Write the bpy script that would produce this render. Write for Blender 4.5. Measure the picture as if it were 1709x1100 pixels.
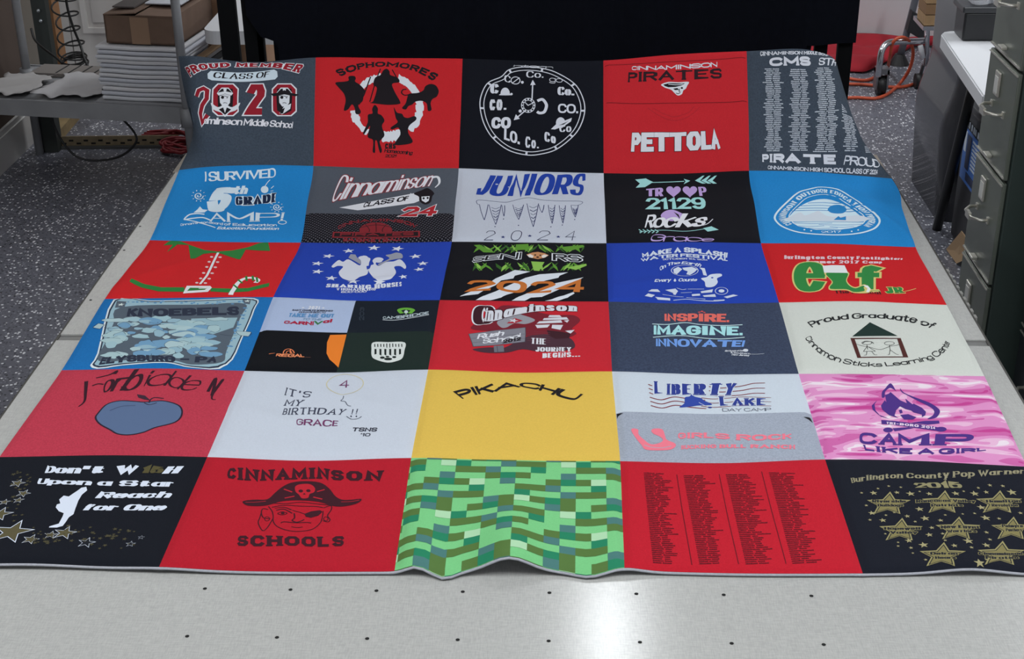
import bpy, bmesh, math, random
import numpy as np
from mathutils import Vector, Matrix
from mathutils.geometry import tessellate_polygon

random.seed(7)
for o in list(bpy.data.objects): bpy.data.objects.remove(o)
SC = bpy.context.scene; COL = SC.collection

# ---------------------------------------------------------------- camera, world, lights, exposure
W, H = 1709, 1100
FOCAL_PX = 2420.0
cam_d = bpy.data.cameras.new('camera'); cam = bpy.data.objects.new('camera', cam_d); COL.objects.link(cam)
cam_d.sensor_fit = 'HORIZONTAL'; cam_d.sensor_width = 36.0; cam_d.lens = FOCAL_PX / W * 36.0
cam_d.clip_start = 0.05; cam_d.clip_end = 60
cam.matrix_world = Matrix.Translation((0.07249, -2.3284, 1.91926)) @ (
    Matrix.Rotation(3.69437140e-02, 4, 'Z') @ Matrix.Rotation(1.11804827, 4, 'X') @ Matrix.Rotation(-1.01914101e-02, 4, 'Z'))
SC.camera = cam

world = bpy.data.worlds.new('world'); SC.world = world; world.use_nodes = True
world.node_tree.nodes['Background'].inputs[0].default_value = (0.90, 0.95, 1.0, 1)
world.node_tree.nodes['Background'].inputs[1].default_value = 0.85
SC.view_settings.view_transform = 'Standard'; SC.view_settings.look = 'None'
SC.view_settings.exposure = 0.0; SC.view_settings.gamma = 1.0; SC.view_settings.use_curve_mapping = False

LAMPS = [(0.25, 1.95, 12), (0.25, 4.2, 30), (2.2, 2.2, 32), (0.25, -0.9, 20), (2.2, -0.9, 24), (-1.9, -0.9, 34), (-1.75, 3.75, 15)]   # ceiling tubes: x, y, power; last is a fill added to brighten the door

def area(name, loc, sx, sy, power, color=(0.93, 0.97, 1.0)):
    d = bpy.data.lights.new(name, 'AREA'); d.shape = 'RECTANGLE'; d.size = sx; d.size_y = sy
    d.energy = power; d.color = color
    o = bpy.data.objects.new(name, d); COL.objects.link(o); o.location = loc
    return o
for lx, ly, power in LAMPS:
    area('tube_or_fill_light', (lx, ly, 2.655), 0.10, 1.15, power)

# ---------------------------------------------------------------- materials
def lin(c):
    return tuple((x / 255 / 12.92) if x / 255 <= 0.04045 else ((x / 255 + 0.055) / 1.055) ** 2.4 for x in c) + (1,)
MATS = {}
def mat(name, rgb, rough=0.6, metal=0.0, noise=0.0, nscale=60.0, bump=0.0, bscale=400.0, spec=0.5, coat=0.0, sheen=0.0, alpha=None):
    if name in MATS: return MATS[name]
    m = bpy.data.materials.new(name); m.use_nodes = True; MATS[name] = m
    nt = m.node_tree; b = nt.nodes['Principled BSDF']; c = lin(rgb)
    b.inputs['Base Color'].default_value = c; b.inputs['Roughness'].default_value = rough; b.inputs['Metallic'].default_value = metal
    b.inputs['Specular IOR Level'].default_value = spec; b.inputs['Coat Weight'].default_value = coat
    if sheen: b.inputs['Sheen Weight'].default_value = sheen
    tc = nt.nodes.new('ShaderNodeTexCoord')
    if noise:
        n = nt.nodes.new('ShaderNodeTexNoise'); n.inputs['Scale'].default_value = nscale; n.inputs['Detail'].default_value = 6
        nt.links.new(tc.outputs['Object'], n.inputs['Vector'])
        r = nt.nodes.new('ShaderNodeValToRGB'); r.color_ramp.elements[0].position = 0.3; r.color_ramp.elements[1].position = 0.7
        r.color_ramp.elements[0].color = tuple(x * (1 - noise) for x in c[:3]) + (1,)
        r.color_ramp.elements[1].color = tuple(min(1, x * (1 + noise)) for x in c[:3]) + (1,)
        nt.links.new(n.outputs['Fac'], r.inputs[0]); nt.links.new(r.outputs[0], b.inputs['Base Color'])
    if bump:
        n2 = nt.nodes.new('ShaderNodeTexNoise'); n2.inputs['Scale'].default_value = bscale; n2.inputs['Detail'].default_value = 3
        nt.links.new(tc.outputs['Object'], n2.inputs['Vector'])
        bp = nt.nodes.new('ShaderNodeBump'); bp.inputs['Strength'].default_value = bump; bp.inputs['Distance'].default_value = 0.002
        nt.links.new(n2.outputs['Fac'], bp.inputs['Height']); nt.links.new(bp.outputs[0], b.inputs['Normal'])
    return m
def cloth(rgb, heather=0.06, scale=350.0):
    return mat('cloth_%d_%d_%d' % tuple(rgb), rgb, rough=0.95, noise=heather, nscale=scale, bump=0.35, bscale=900, spec=0.15)
def ink(rgb):
    return mat('ink_%d_%d_%d' % tuple(rgb), rgb, rough=0.75, spec=0.2)

def floor_material():
    m = bpy.data.materials.new('flake_epoxy'); m.use_nodes = True; nt = m.node_tree; b = nt.nodes['Principled BSDF']
    tc = nt.nodes.new('ShaderNodeTexCoord'); prev = None
    base = lin((98, 99, 108))
    def flakes(scale, thr, col, prev, off):
        mp = nt.nodes.new('ShaderNodeMapping'); mp.inputs['Location'].default_value = (off, off * 2, 0)
        nt.links.new(tc.outputs['Object'], mp.inputs[0])
        v = nt.nodes.new('ShaderNodeTexVoronoi'); v.inputs['Scale'].default_value = scale; v.inputs['Randomness'].default_value = 1
        nt.links.new(mp.outputs[0], v.inputs['Vector'])
        sep = nt.nodes.new('ShaderNodeSeparateColor'); nt.links.new(v.outputs['Color'], sep.inputs[0])
        g = nt.nodes.new('ShaderNodeMath'); g.operation = 'GREATER_THAN'; g.inputs[1].default_value = thr; nt.links.new(sep.outputs[0], g.inputs[0])
        l = nt.nodes.new('ShaderNodeMath'); l.operation = 'LESS_THAN'; l.inputs[1].default_value = 0.42; nt.links.new(v.outputs['Distance'], l.inputs[0])
        a = nt.nodes.new('ShaderNodeMath'); a.operation = 'MULTIPLY'; nt.links.new(g.outputs[0], a.inputs[0]); nt.links.new(l.outputs[0], a.inputs[1])
        mx = nt.nodes.new('ShaderNodeMix'); mx.data_type = 'RGBA'; nt.links.new(a.outputs[0], mx.inputs['Factor'])
        if prev is None: mx.inputs['A'].default_value = base
        else: nt.links.new(prev, mx.inputs['A'])
        mx.inputs['B'].default_value = lin(col); return mx.outputs['Result']
    prev = flakes(110, 0.68, (124, 125, 134), prev, 0)
    prev = flakes(125, 0.74, (56, 57, 65), prev, 3.1)
    prev = flakes(98, 0.79, (222, 222, 226), prev, 7.7)
    prev = flakes(110, 0.92, (25, 26, 32), prev, 5.3)
    nt.links.new(prev, b.inputs['Base Color']); b.inputs['Roughness'].default_value = 0.42
    return m
def table_material():
    m = bpy.data.materials.new('laminate'); m.use_nodes = True; nt = m.node_tree; b = nt.nodes['Principled BSDF']
    tc = nt.nodes.new('ShaderNodeTexCoord'); outs = []
    for sc in ((2300, 220, 1), (220, 2000, 1)):
        mp = nt.nodes.new('ShaderNodeMapping'); mp.inputs['Scale'].default_value = sc; nt.links.new(tc.outputs['Object'], mp.inputs[0])
        n = nt.nodes.new('ShaderNodeTexNoise'); n.inputs['Scale'].default_value = 0.35; n.inputs['Detail'].default_value = 2; nt.links.new(mp.outputs[0], n.inputs['Vector']); outs.append(n.outputs['Fac'])
    ad = nt.nodes.new('ShaderNodeMath'); ad.operation = 'ADD'; nt.links.new(outs[0], ad.inputs[0]); nt.links.new(outs[1], ad.inputs[1])
    r = nt.nodes.new('ShaderNodeValToRGB'); r.color_ramp.elements[0].position = 0.38; r.color_ramp.elements[1].position = 0.62
    hv = nt.nodes.new('ShaderNodeMath'); hv.operation = 'MULTIPLY'; hv.inputs[1].default_value = 0.5; nt.links.new(ad.outputs[0], hv.inputs[0])
    r.color_ramp.elements[0].color = lin((168, 168, 165)); r.color_ramp.elements[1].color = lin((184, 184, 180))
    nt.links.new(hv.outputs[0], r.inputs[0]); nt.links.new(r.outputs[0], b.inputs['Base Color'])
    b.inputs['Roughness'].default_value = 0.2
    bp = nt.nodes.new('ShaderNodeBump'); bp.inputs['Strength'].default_value = 0.05; bp.inputs['Distance'].default_value = 0.001
    nt.links.new(hv.outputs[0], bp.inputs['Height']); nt.links.new(bp.outputs[0], b.inputs['Normal'])
    b.inputs['Roughness'].default_value = 0.19
    return m

# ---------------------------------------------------------------- mesh helpers
def finish(name, bm, material, parent=None, smooth=False):
    me = bpy.data.meshes.new(name); bm.normal_update(); bm.to_mesh(me); bm.free()
    if smooth:
        for p in me.polygons: p.use_smooth = True
    for m in (material if isinstance(material, (list, tuple)) else [material]): me.materials.append(m)
    o = bpy.data.objects.new(name, me); COL.objects.link(o)
    if parent is not None: o.parent = parent
    return o
def add_box(bm, x0, x1, y0, y1, z0, z1, M=None, bevel=0.0, mi=0):
    vs = [bm.verts.new((x, y, z)) for z in (z0, z1) for x, y in ((x0, y0), (x1, y0), (x1, y1), (x0, y1))]
    if M is not None:
        for v in vs: v.co = M @ v.co
    fs = [bm.faces.new([vs[i] for i in f]) for f in ((3, 2, 1, 0), (4, 5, 6, 7), (0, 1, 5, 4), (1, 2, 6, 5), (2, 3, 7, 6), (3, 0, 4, 7))]
    for f in fs: f.material_index = mi
    if bevel:
        es = list({e for f in fs for e in f.edges})
        r = bmesh.ops.bevel(bm, geom=es, offset=bevel, segments=2, affect='EDGES', profile=0.5)
        for f in r['faces']: f.material_index = mi
    return vs
def box(name, x0, x1, y0, y1, z0, z1, m, parent=None, M=None, bevel=0.0):
    bm = bmesh.new(); add_box(bm, x0, x1, y0, y1, z0, z1, M, bevel); return finish(name, bm, m, parent)
def catmull(pts, n=8, closed=False):
    P = [Vector(p) for p in pts]; out = []; N = len(P)
    if N < 3: return P
    for i in range(N if closed else N - 1):
        if closed: a, b, c, d = P[i - 1], P[i], P[(i + 1) % N], P[(i + 2) % N]
        else: a, b, c, d = P[max(i - 1, 0)], P[i], P[i + 1], P[min(i + 2, N - 1)]
        for k in range(n):
            t = k / n
            out.append(0.5 * ((2 * b) + (c - a) * t + (2 * a - 5 * b + 4 * c - d) * t * t + (3 * b - a - 3 * c + d) * t ** 3))
    if not closed: out.append(P[-1])
    return out
def add_tube(bm, pts, r, seg=8, mi=0, caps=True):
    pts = [Vector(p) for p in pts]; rings = []; up = None
    for i, p in enumerate(pts):
        t = (pts[min(i + 1, len(pts) - 1)] - pts[max(i - 1, 0)]).normalized()
        if up is None:
            up = t.orthogonal().normalized()
        else:
            up = (up - t * up.dot(t)).normalized()
        s = t.cross(up)
        rings.append([bm.verts.new(p + (up * math.cos(a) + s * math.sin(a)) * r) for a in [2 * math.pi * k / seg for k in range(seg)]])
    for a, b in zip(rings, rings[1:]):
        for k in range(seg):
            f = bm.faces.new((a[k], a[(k + 1) % seg], b[(k + 1) % seg], b[k])); f.smooth = True; f.material_index = mi
    if caps:
        bm.faces.new(rings[0][::-1]).material_index = mi; bm.faces.new(rings[-1]).material_index = mi
def tube(name, pts, r, m, parent=None, seg=8, smooth_path=True, n=8):
    bm = bmesh.new(); add_tube(bm, catmull(pts, n) if smooth_path else pts, r, seg); return finish(name, bm, m, parent)
def add_prism(bm, pts, z0, z1, M=None, mi=0):
    a = [bm.verts.new((x, y, z0)) for x, y in pts]; b = [bm.verts.new((x, y, z1)) for x, y in pts]
    if M is not None:
        for v in a + b: v.co = M @ v.co
    n = len(pts)
    fs = [bm.faces.new(a[::-1]), bm.faces.new(b)] + [bm.faces.new((a[i], a[(i + 1) % n], b[(i + 1) % n], b[i])) for i in range(n)]
    for f in fs: f.material_index = mi
    return fs
def rounded(x0, x1, y0, y1, r, n=6):
    out = []
    for cx, cy, a0 in ((x1 - r, y0 + r, -90), (x1 - r, y1 - r, 0), (x0 + r, y1 - r, 90), (x0 + r, y0 + r, 180)):
        for k in range(n + 1):
            a = math.radians(a0 + 90 * k / n); out.append((cx + r * math.cos(a), cy + r * math.sin(a)))
    return out
def thing(name, label, cat, loc=(0, 0, 0), group=None):
    o = bpy.data.objects.new(name, None); COL.objects.link(o); o.location = loc; o.empty_display_size = 0.1
    o['label'] = label; o['category'] = cat
    if group: o['group'] = group
    bpy.context.view_layer.update()
    return o
def tag(o, label, cat, group=None):
    o['label'] = label; o['category'] = cat
    if group: o['group'] = group
    return o
def put(o, parent):
    """parent a mesh built in world coordinates under a thing standing at its base"""
    o.parent = parent; o.matrix_parent_inverse = Matrix.Translation(-Vector(parent.location)); return o
def struct(o):
    o['kind'] = 'structure'; return o

# ---------------------------------------------------------------- setting
WHITE = mat('wall_paint', (206, 203, 205), 0.85, noise=0.02, nscale=8)
struct(box('floor', -4.2, 4.2, -4.5, 5.2, -0.1, 0, floor_material()))
struct(box('ceiling', -4.2, 4.2, -4.5, 5.2, 2.75, 2.85, mat('ceiling_paint', (225, 225, 222), 0.9)))
struct(box('wall_back', -4.2, 4.2, 4.97, 5.1, 0, 2.75, WHITE))
struct(box('wall_left', -2.25, -2.135, -4.5, 3.42, 0, 2.75, mat('dark_wall_paint', (88, 74, 66), 0.8, noise=0.08, nscale=5)))
struct(box('wall_alcove', -3.0, -2.9, 3.3, 4.97, 0, 2.75, mat('alcove_paint', (168, 160, 150), 0.85)))
struct(box('wall_right', 2.7, 2.8, -4.5, 5.2, 0, 2.75, WHITE))
bm = bmesh.new(); add_box(bm, -2.135, -2.115, -4.5, 3.42, 0, 0.13); add_box(bm, -2.135, -2.122, -4.5, 3.42, 0.13, 0.15)
struct(finish('baseboard_left', bm, mat('baseboard_paint', (190, 188, 186), 0.5)))
# panelled white door in the back wall
DW = mat('door_paint', (203, 199, 196), 0.5)
bm = bmesh.new(); add_box(bm, -2.20, -1.40, 4.25, 4.29, 0.01, 2.02)
for x0, x1 in ((-2.14, -1.85), (-1.75, -1.46)):
    for z0, z1 in ((0.235, 0.66), (0.78, 1.34), (1.44, 1.9)):
        for a in ((x0 + .025, x1 - .025, z0, z0 + .025), (x0 + .025, x1 - .025, z1 - .025, z1), (x0, x0 + .025, z0, z1), (x1 - .025, x1, z0, z1)):
            add_box(bm, a[0], a[1], 4.235, 4.251, a[2], a[3])
        add_box(bm, x0 + .05, x1 - .05, 4.24, 4.251, z0 + .05, z1 - .05)
struct(finish('door_1', bm, DW))
for k, a in enumerate(((-2.27, -2.205, 0, 2.12), (-1.395, -1.33, 0, 2.12), (-2.27, -1.33, 2.025, 2.12))):
    struct(box('trim_%d' % (k + 3), a[0], a[1], 4.245, 4.30, a[2], a[3], DW))
struct(box('wall_recess', -3.0, -2.27, 4.27, 4.40, 0, 2.75, mat('alcove_paint', (168, 160, 150), 0.85)))
struct(box('wall_recess_top', -2.27, -1.2, 4.30, 4.40, 0, 2.75, mat('alcove_paint', (168, 160, 150), 0.85)))
struct(box('wall_recess_side', -1.3, -1.2, 4.27, 4.97, 0, 2.75, WHITE))
struct(box('trim_2', -2.205, -2.135, 3.86, 3.95, 0, 2.75, mat('pine_stud', (150, 108, 72), 0.7, noise=0.15, nscale=14)))
# ---------------------------------------------------------------- lamps on the ceiling
def ceiling_lamp(x, y, label):
    t = thing('ceiling_lamp', label, 'ceiling light', (x, y, 2.75), 'tube lights on the ceiling')
    put(box('lamp_housing', x - .07, x + .07, y - .6, y + .6, 2.68, 2.75, mat('lamp_white', (230, 230, 230), .5)), t)
    m = mat('lamp_diffuser', (250, 250, 250), .4)
    b = m.node_tree.nodes['Principled BSDF']; b.inputs['Emission Color'].default_value = (0.95, 0.98, 1, 1); b.inputs['Emission Strength'].default_value = 3
    put(box('diffuser', x - .055, x + .055, y - .58, y + .58, 2.668, 2.68, m), t)
for lx, ly, power in LAMPS[:1]:
    ceiling_lamp(lx, ly, 'white ceiling tube light reflected as a streak in the bare table end')

# ---------------------------------------------------------------- the long work table
LAM = table_material()
tbl = thing('work_table', 'long grey-white laminate work table under the quilt, small holes along its edges', 'table', (0, 0, 0))
edge = mat('edge_band', (70, 68, 64), .6)
TOPZ = .70
put(box('table_top', -.887, .873, -1.45, .118, TOPZ - .035, TOPZ, LAM), tbl)
o = put(box('table_leaf', -.887, .873, .144, 1.06, TOPZ - .035, TOPZ, LAM), tbl)
o = put(box('end_board', -.895, .873, 1.062, 1.205, TOPZ - .035, TOPZ - .001, mat('end_board', (150, 140, 128), .6, noise=.12, nscale=20)), tbl); o['label'] = 'brownish end board at the far end'
o = put(box('seam_strip', -.887, .873, .118, .144, TOPZ - .035, TOPZ - .003, mat('seam_metal', (128, 128, 126), .4, .6)), tbl); o['label'] = 'grey metal joining strip'
for a in ((-.892, -.887, -1.45, 1.06), (.873, .878, -1.45, 1.06)): put(box('edge_band', a[0], a[1], a[2], a[3], TOPZ - .036, TOPZ - .0015, edge), tbl)
HOLES = [(-.426 + .1214 * i, y) for i in range(8) for y in (-.665, -.772)] + [(-.88, .698), (-.878, .559), (-.875, .30)]
for hx, hy in HOLES:
    bm = bmesh.new(); bm.faces.new([bm.verts.new((hx + .0029 * math.cos(a), hy + .0029 * math.sin(a), TOPZ + .0004)) for a in [k * math.pi / 6 for k in range(12)]])
    put(finish('screw_hole', bm, mat('hole_dark', (16, 16, 16), .9)), tbl)
bm = bmesh.new()
for k in range(9):   # nicked stretch of the right-hand edge
    y = .25 + .028 * k; add_box(bm, .872, .885, y, y + .014, TOPZ - .03, TOPZ - .004)
put(finish('nicked_edge', bm, mat('nick', (150, 149, 144), .7)), tbl)
for lx in (-.8, .8):
    for ly in (-1.3, 0.0, 1.0):
        put(box('leg', lx - .03, lx + .03, ly - .03, ly + .03, 0, TOPZ - .1, mat('table_steel', (60, 62, 64), .5, .5)), tbl)
for x in (-.80, .80): put(box('apron_rail', x - .03, x + .03, -1.4, 1.1, TOPZ - .1, TOPZ - .035, mat('table_steel', (60, 62, 64), .5, .5)), tbl)

# ---------------------------------------------------------------- black backdrop behind the table
BLACK = mat('black_drape', (13, 15, 23), .92, noise=.12, nscale=60, spec=.1)
BD = thing('fabric_backdrop', 'tall black fabric backdrop on a frame behind the quilt', 'backdrop', (0, 1.5, 0))
outline = [(-.772, 2.2), (.855, 2.2), (.852, .912), (.722, .905), (.70, .52), (-.655, .52), (-.665, .905), (-.70, .923), (-.735, .93), (-.772, .985)]
bm = bmesh.new()
nx, nz = 90, 40
def in_poly(x, z):
    c = False; n = len(outline)
    for i in range(n):
        (x1, z1), (x2, z2) = outline[i], outline[(i + 1) % n]
        if (z1 > z) != (z2 > z) and x < (x2 - x1) * (z - z1) / (z2 - z1) + x1: c = not c
    return c
fs = add_prism(bm, [(x, z) for x, z in outline], -.004, .004, Matrix(((1, 0, 0, 0), (0, 0, 1, 1.5), (0, 1, 0, 0), (0, 0, 0, 1))))
bmesh.ops.triangulate(bm, faces=bm.faces[:])
for k in range(1, 60):
    bmesh.ops.bisect_plane(bm, geom=bm.verts[:] + bm.edges[:] + bm.faces[:], plane_co=(-.8 + k * .028, 0, 0), plane_no=(1, 0, 0))
for z in (.7, .9, 1.1, 1.4, 1.8):
    bmesh.ops.bisect_plane(bm, geom=bm.verts[:] + bm.edges[:] + bm.faces[:], plane_co=(0, 0, z), plane_no=(0, 0, 1))
for v in bm.verts:
    v.co.y += .010 * math.sin(v.co.x * 13 + .6 * v.co.z) + .006 * math.sin(v.co.x * 31 + 1.3) * (2.2 - v.co.z)
bmesh.ops.recalc_face_normals(bm, faces=bm.faces[:])
put(finish('drape', bm, BLACK, smooth=False), BD)
PB = mat('black_strap', (10, 11, 14), .9, spec=.15)
for (a, b, c, d, top) in ((-.858, -.812, -.845, -.795, 2.2), (-.800, -.757, -.775, -.722, 2.2), (-.752, -.735, -.745, -.728, 1.2), (-.708, -.692, -.70, -.685, 1.0),
                          (.749, .783, .749, .783, 1.2), (.810, .850, .812, .848, 1.2)):
    bm = bmesh.new(); y0, y1 = (1.515, 1.535)
    for q in ((a, c, b, d),):
        vs = [bm.verts.new(p) for p in ((a, y0, top), (b, y0, top), (d, y0, 0), (c, y0, 0), (a, y1, top), (b, y1, top), (d, y1, 0), (c, y1, 0))]
        for f in ((0, 1, 2, 3), (7, 6, 5, 4), (0, 4, 5, 1), (1, 5, 6, 2), (2, 6, 7, 3), (3, 7, 4, 0)): bm.faces.new([vs[i] for i in f])
    put(finish('frame_post', bm, PB), BD)
put(box('top_rail', -.86, .86, 1.51, 1.54, 2.17, 2.21, PB), BD)
put(box('rest_bar', -.70, .66, 1.105, 1.13, .895, .92, PB), BD)
for x in (-.5, .5):
    bm = bmesh.new(); vs = [bm.verts.new(p) for p in ((x - .012, 1.12, .895), (x + .012, 1.12, .895), (x + .012, 1.12, .918), (x - .012, 1.12, .918), (x - .012, 1.50, .70), (x + .012, 1.50, .70), (x + .012, 1.50, .723), (x - .012, 1.50, .723))]
    for f in ((0, 1, 2, 3), (7, 6, 5, 4), (0, 4, 5, 1), (1, 5, 6, 2), (2, 6, 7, 3), (3, 7, 4, 0)): bm.faces.new([vs[k] for k in f])
    bmesh.ops.recalc_face_normals(bm, faces=bm.faces[:]); put(finish('bracket', bm, PB), BD)

# ---------------------------------------------------------------- steel shelf cart, back left
R0 = Vector((-1.28, 2.73, 0)); SA = Vector((-.989, .149, 0)); SN = Vector((.149, .989, 0))
SM = Matrix(((SA.x, SN.x, 0, R0.x), (SA.y, SN.y, 0, R0.y), (0, 0, 1, 0), (0, 0, 0, 1)))   # a (to the left), b (to the back), z
STEEL = mat('dull_steel', (142, 143, 146), .5, .15, noise=.08, nscale=12)
SHZ = .345
cart = thing('shelf_cart', 'grey steel shelf unit with round posts in the back left corner', 'shelf', (-1.7, 3.0, 0))
bm = bmesh.new(); add_box(bm, -.02, .85, 0, .44, SHZ - .02, SHZ, SM); add_box(bm, -.03, .86, -.012, 0, SHZ - .057, SHZ + .004, SM); add_box(bm, -.03, .86, .44, .452, SHZ - .05, SHZ + .004, SM)
add_box(bm, -.03, -.02, -.012, .452, SHZ - .057, SHZ + .004, SM)
put(finish('shelf', bm, STEEL), cart)
bm = bmesh.new(); add_box(bm, -.03, .86, -.03, .452, 1.28, 1.31, SM)
put(finish('top_shelf', bm, STEEL), cart)
for a, b in ((.0, -.026), (.83, .37), (.0, .42), (.83, .03)):
    if (a, b) == (.83, .03): continue
    q = SM @ Vector((a, b, 0)); bm = bmesh.new(); add_tube(bm, [(q.x, q.y, 0), (q.x, q.y, 1.28)], .0165, 14)
    put(finish('post', bm, STEEL), cart)
    bm = bmesh.new(); add_tube(bm, [(q.x, q.y, SHZ - .06), (q.x, q.y, SHZ + .012)], .027, 14); put(finish('collar', bm, STEEL), cart)
put(box('leg_plate', -2.055, -1.975, 3.24, 3.30, 0, .30, mat('dark_iron', (58, 62, 60), .6, .4)), cart)
# metal upright with bolt holes beside it
up = thing('steel_upright', 'dark steel upright with bolt holes beside the pine stud', 'post', (-2.2, 3.9, 0))
put(box('channel', -2.1859, -2.1253, 3.75, 3.80, 0, 2.3, mat('dark_iron', (58, 62, 60), .6, .4)), up)
for q in ((-2.1552, 3.7450, 0.4582), (-2.1515, 3.7450, 0.4145)):
    bm = bmesh.new(); bmesh.ops.create_uvsphere(bm, u_segments=12, v_segments=8, radius=.008, matrix=Matrix.Translation(q))
    put(finish('bolt', bm, mat('bolt_zinc', (170, 175, 178), .35, .8)), up)

PAPER = [mat('paper_%d' % k, c, .8) for k, c in enumerate(((206, 207, 212), (196, 198, 206), (214, 213, 216)))]
n = 12; z = SHZ + .012
rng = random.Random(4)
for k in range(n):
    h = .0168; da, db = rng.uniform(-.007, .007), rng.uniform(-.006, .006)
    bm = bmesh.new()
    pts = []
    N = 12
    lo = [(.025 + da + (.325) * i / N) for i in range(N + 1)]
    for side in (0, 1):
        pass
    vs = {}
    for zi in (0, 1, 2):
        for i, a in enumerate(lo):
            for j, b in enumerate((.026 + db, .15, .30 + db)):
                sag = .0012 * math.sin(i * .7) + .0006 * math.sin(i * .5 + k * .35)
                ins = .002 if zi != 1 else 0
                aa = a + (ins if i == 0 else -ins if i == N else 0); bb = b + (ins if j == 0 else 0)
                vs[zi, i, j] = bm.verts.new(SM @ Vector((aa, bb, z + (h - .0042) * zi / 2 + sag)))
    for i in range(N):
        for j in range(2):
            bm.faces.new((vs[0, i, j], vs[0, i + 1, j], vs[0, i + 1, j + 1], vs[0, i, j + 1])); bm.faces.new((vs[2, i, j + 1], vs[2, i + 1, j + 1], vs[2, i + 1, j], vs[2, i, j]))
        for zi in (0, 1):
            for j in (0, 2): bm.faces.new((vs[zi, i, j], vs[zi + 1, i, j], vs[zi + 1, i + 1, j], vs[zi, i + 1, j]))
    for j in range(2):
        for zi in (0, 1):
            for i in (0, N): bm.faces.new((vs[zi, i, j], vs[zi + 1, i, j], vs[zi + 1, i, j + 1], vs[zi, i, j + 1]))
    bmesh.ops.recalc_face_normals(bm, faces=bm.faces[:])
    o = finish('paper_bundle', bm, PAPER[k % 3])
    where = ('lowest white paper bundle of the tall stack, lying on the steel shelf' if k == 0 else
             'topmost white paper bundle of the stack, right under the cardboard box' if k == n - 1 else
             'white paper bundle, number %s from the bottom of the tall stack' % ['', 'two', 'three', 'four', 'five', 'six', 'seven', 'eight', 'nine', 'ten', 'eleven'][k])
    tag(o, where, 'paper', 'paper bundles stacked on the steel shelf'); z += h
bm = bmesh.new(); add_box(bm, .0, .37, .012, .33, SHZ + .001, SHZ + .008, SM)
tag(finish('base_sheet', bm, mat('grey_card', (150, 150, 154), .8)), 'flat grey card sheet under the tall paper stack', 'card')
# cardboard box on the stack
KRAFT = mat('kraft_card', (112, 90, 76), .85, noise=.08, nscale=25)
KR2 = mat('kraft_inside', (98, 74, 60), .9, noise=.06, nscale=25)
BZ = z + .003
cb = thing('cardboard_box', 'brown cardboard box with loose top flaps on the paper stack', 'box', tuple(SM @ Vector((.18, .2, BZ))))
bm = bmesh.new()
x0, x1, y0, y1, z1 = .04, .315, .05, .40, BZ + .102
for a in ((x0, x1, y0, y0 + .006, BZ, z1), (x0, x1, y1 - .006, y1, BZ, z1), (x0, x0 + .006, y0, y1, BZ, z1), (x1 - .006, x1, y0, y1, BZ, z1), (x0, x1, y0, y1, BZ, BZ + .006)): add_box(bm, *a, SM)
put(finish('carton_body', bm, KRAFT), cb)
for (pts, nm) in ((((x1, y0 - .002, z1), (x1, y1, z1), (.17, y1, z1 + .012), (.19, y0 - .004, z1 + .010)), 'flap'), (((x0, y0 - .002, z1), (x0, y1, z1), (.17, y1, z1 + .008), (.188, y0 - .004, z1 + .001)), 'flap')):
    bm = bmesh.new(); a = [bm.verts.new(SM @ Vector(p)) for p in pts]; b = [bm.verts.new(SM @ (Vector(p) + Vector((0, 0, .004)))) for p in pts]
    bm.faces.new(a); bm.faces.new(b[::-1])
    for i in range(4): bm.faces.new((a[i], a[(i + 1) % 4], b[(i + 1) % 4], b[i]))
    bmesh.ops.recalc_face_normals(bm, faces=bm.faces[:]); put(finish(nm, bm, KRAFT), cb)
bm = bmesh.new(); add_box(bm, .145, .215, y0 - .0015, y0, BZ, z1 - .004, SM)
o = put(finish('packing_tape', bm, mat('tape_tan', (150, 122, 100), .35)), cb); o['label'] = 'shiny tan tape strip'
# a paler taller carton behind and to the right
cb2 = thing('cardboard_box', 'taller light brown carton behind the taped cardboard box', 'box', tuple(SM @ Vector((-.02, .6, 0))))
bm = bmesh.new(); add_box(bm, -.06, .20, .50, .80, 0, .70, SM)
put(finish('carton_body', bm, mat('kraft_pale', (158, 124, 98), .85, noise=.06, nscale=20)), cb2)
bm = bmesh.new(); add_box(bm, -.062, -.06, .62, .66, .50, .70, SM); put(finish('packing_tape', bm, mat('tape_tan', (150, 122, 100), .35)), cb2)
# papers on the box
bm = bmesh.new(); add_box(bm, .06, .20, .16, .36, z1 + .018, z1 + .022, SM)
tag(finish('document_sheet', bm, mat('paper_cool', (190, 193, 200), .6)), 'pale printed sheet lying on top of the taped box', 'paper')
bm = bmesh.new(); add_box(bm, .215, .30, .10, .33, z1 + .016, z1 + .021, SM)
tag(finish('folded_card', bm, mat('dark_card', (78, 72, 70), .8)), 'dark folded card on the left half of the taped box', 'card')
# folders to the right of the post
z = SHZ + .003
for k in range(6):
    bm = bmesh.new(); add_box(bm, -.012 + .002 * k, .014, .10 + .01 * k, .385, z, z + .022, SM)
    tag(finish('file_folder', bm, mat('folder_%d' % (k % 2), ((62, 62, 62), (176, 174, 170))[k % 2], .7)),
        ['lowest dark folder', 'second folder up, pale', 'third folder up, dark', 'fourth folder up, pale', 'fifth folder up, dark', 'topmost pale folder'][k] + ' in the pile behind the right shelf post', 'folder', 'folders piled behind the shelf post'); z += .024
bm = bmesh.new(); add_box(bm, -.018, .016, .12, .385, z, z + .006, SM)
tag(finish('kraft_envelope', bm, mat('kraft_light', (176, 146, 112), .8)), 'tan envelope on the folder pile beside the shelf post', 'envelope')
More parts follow.
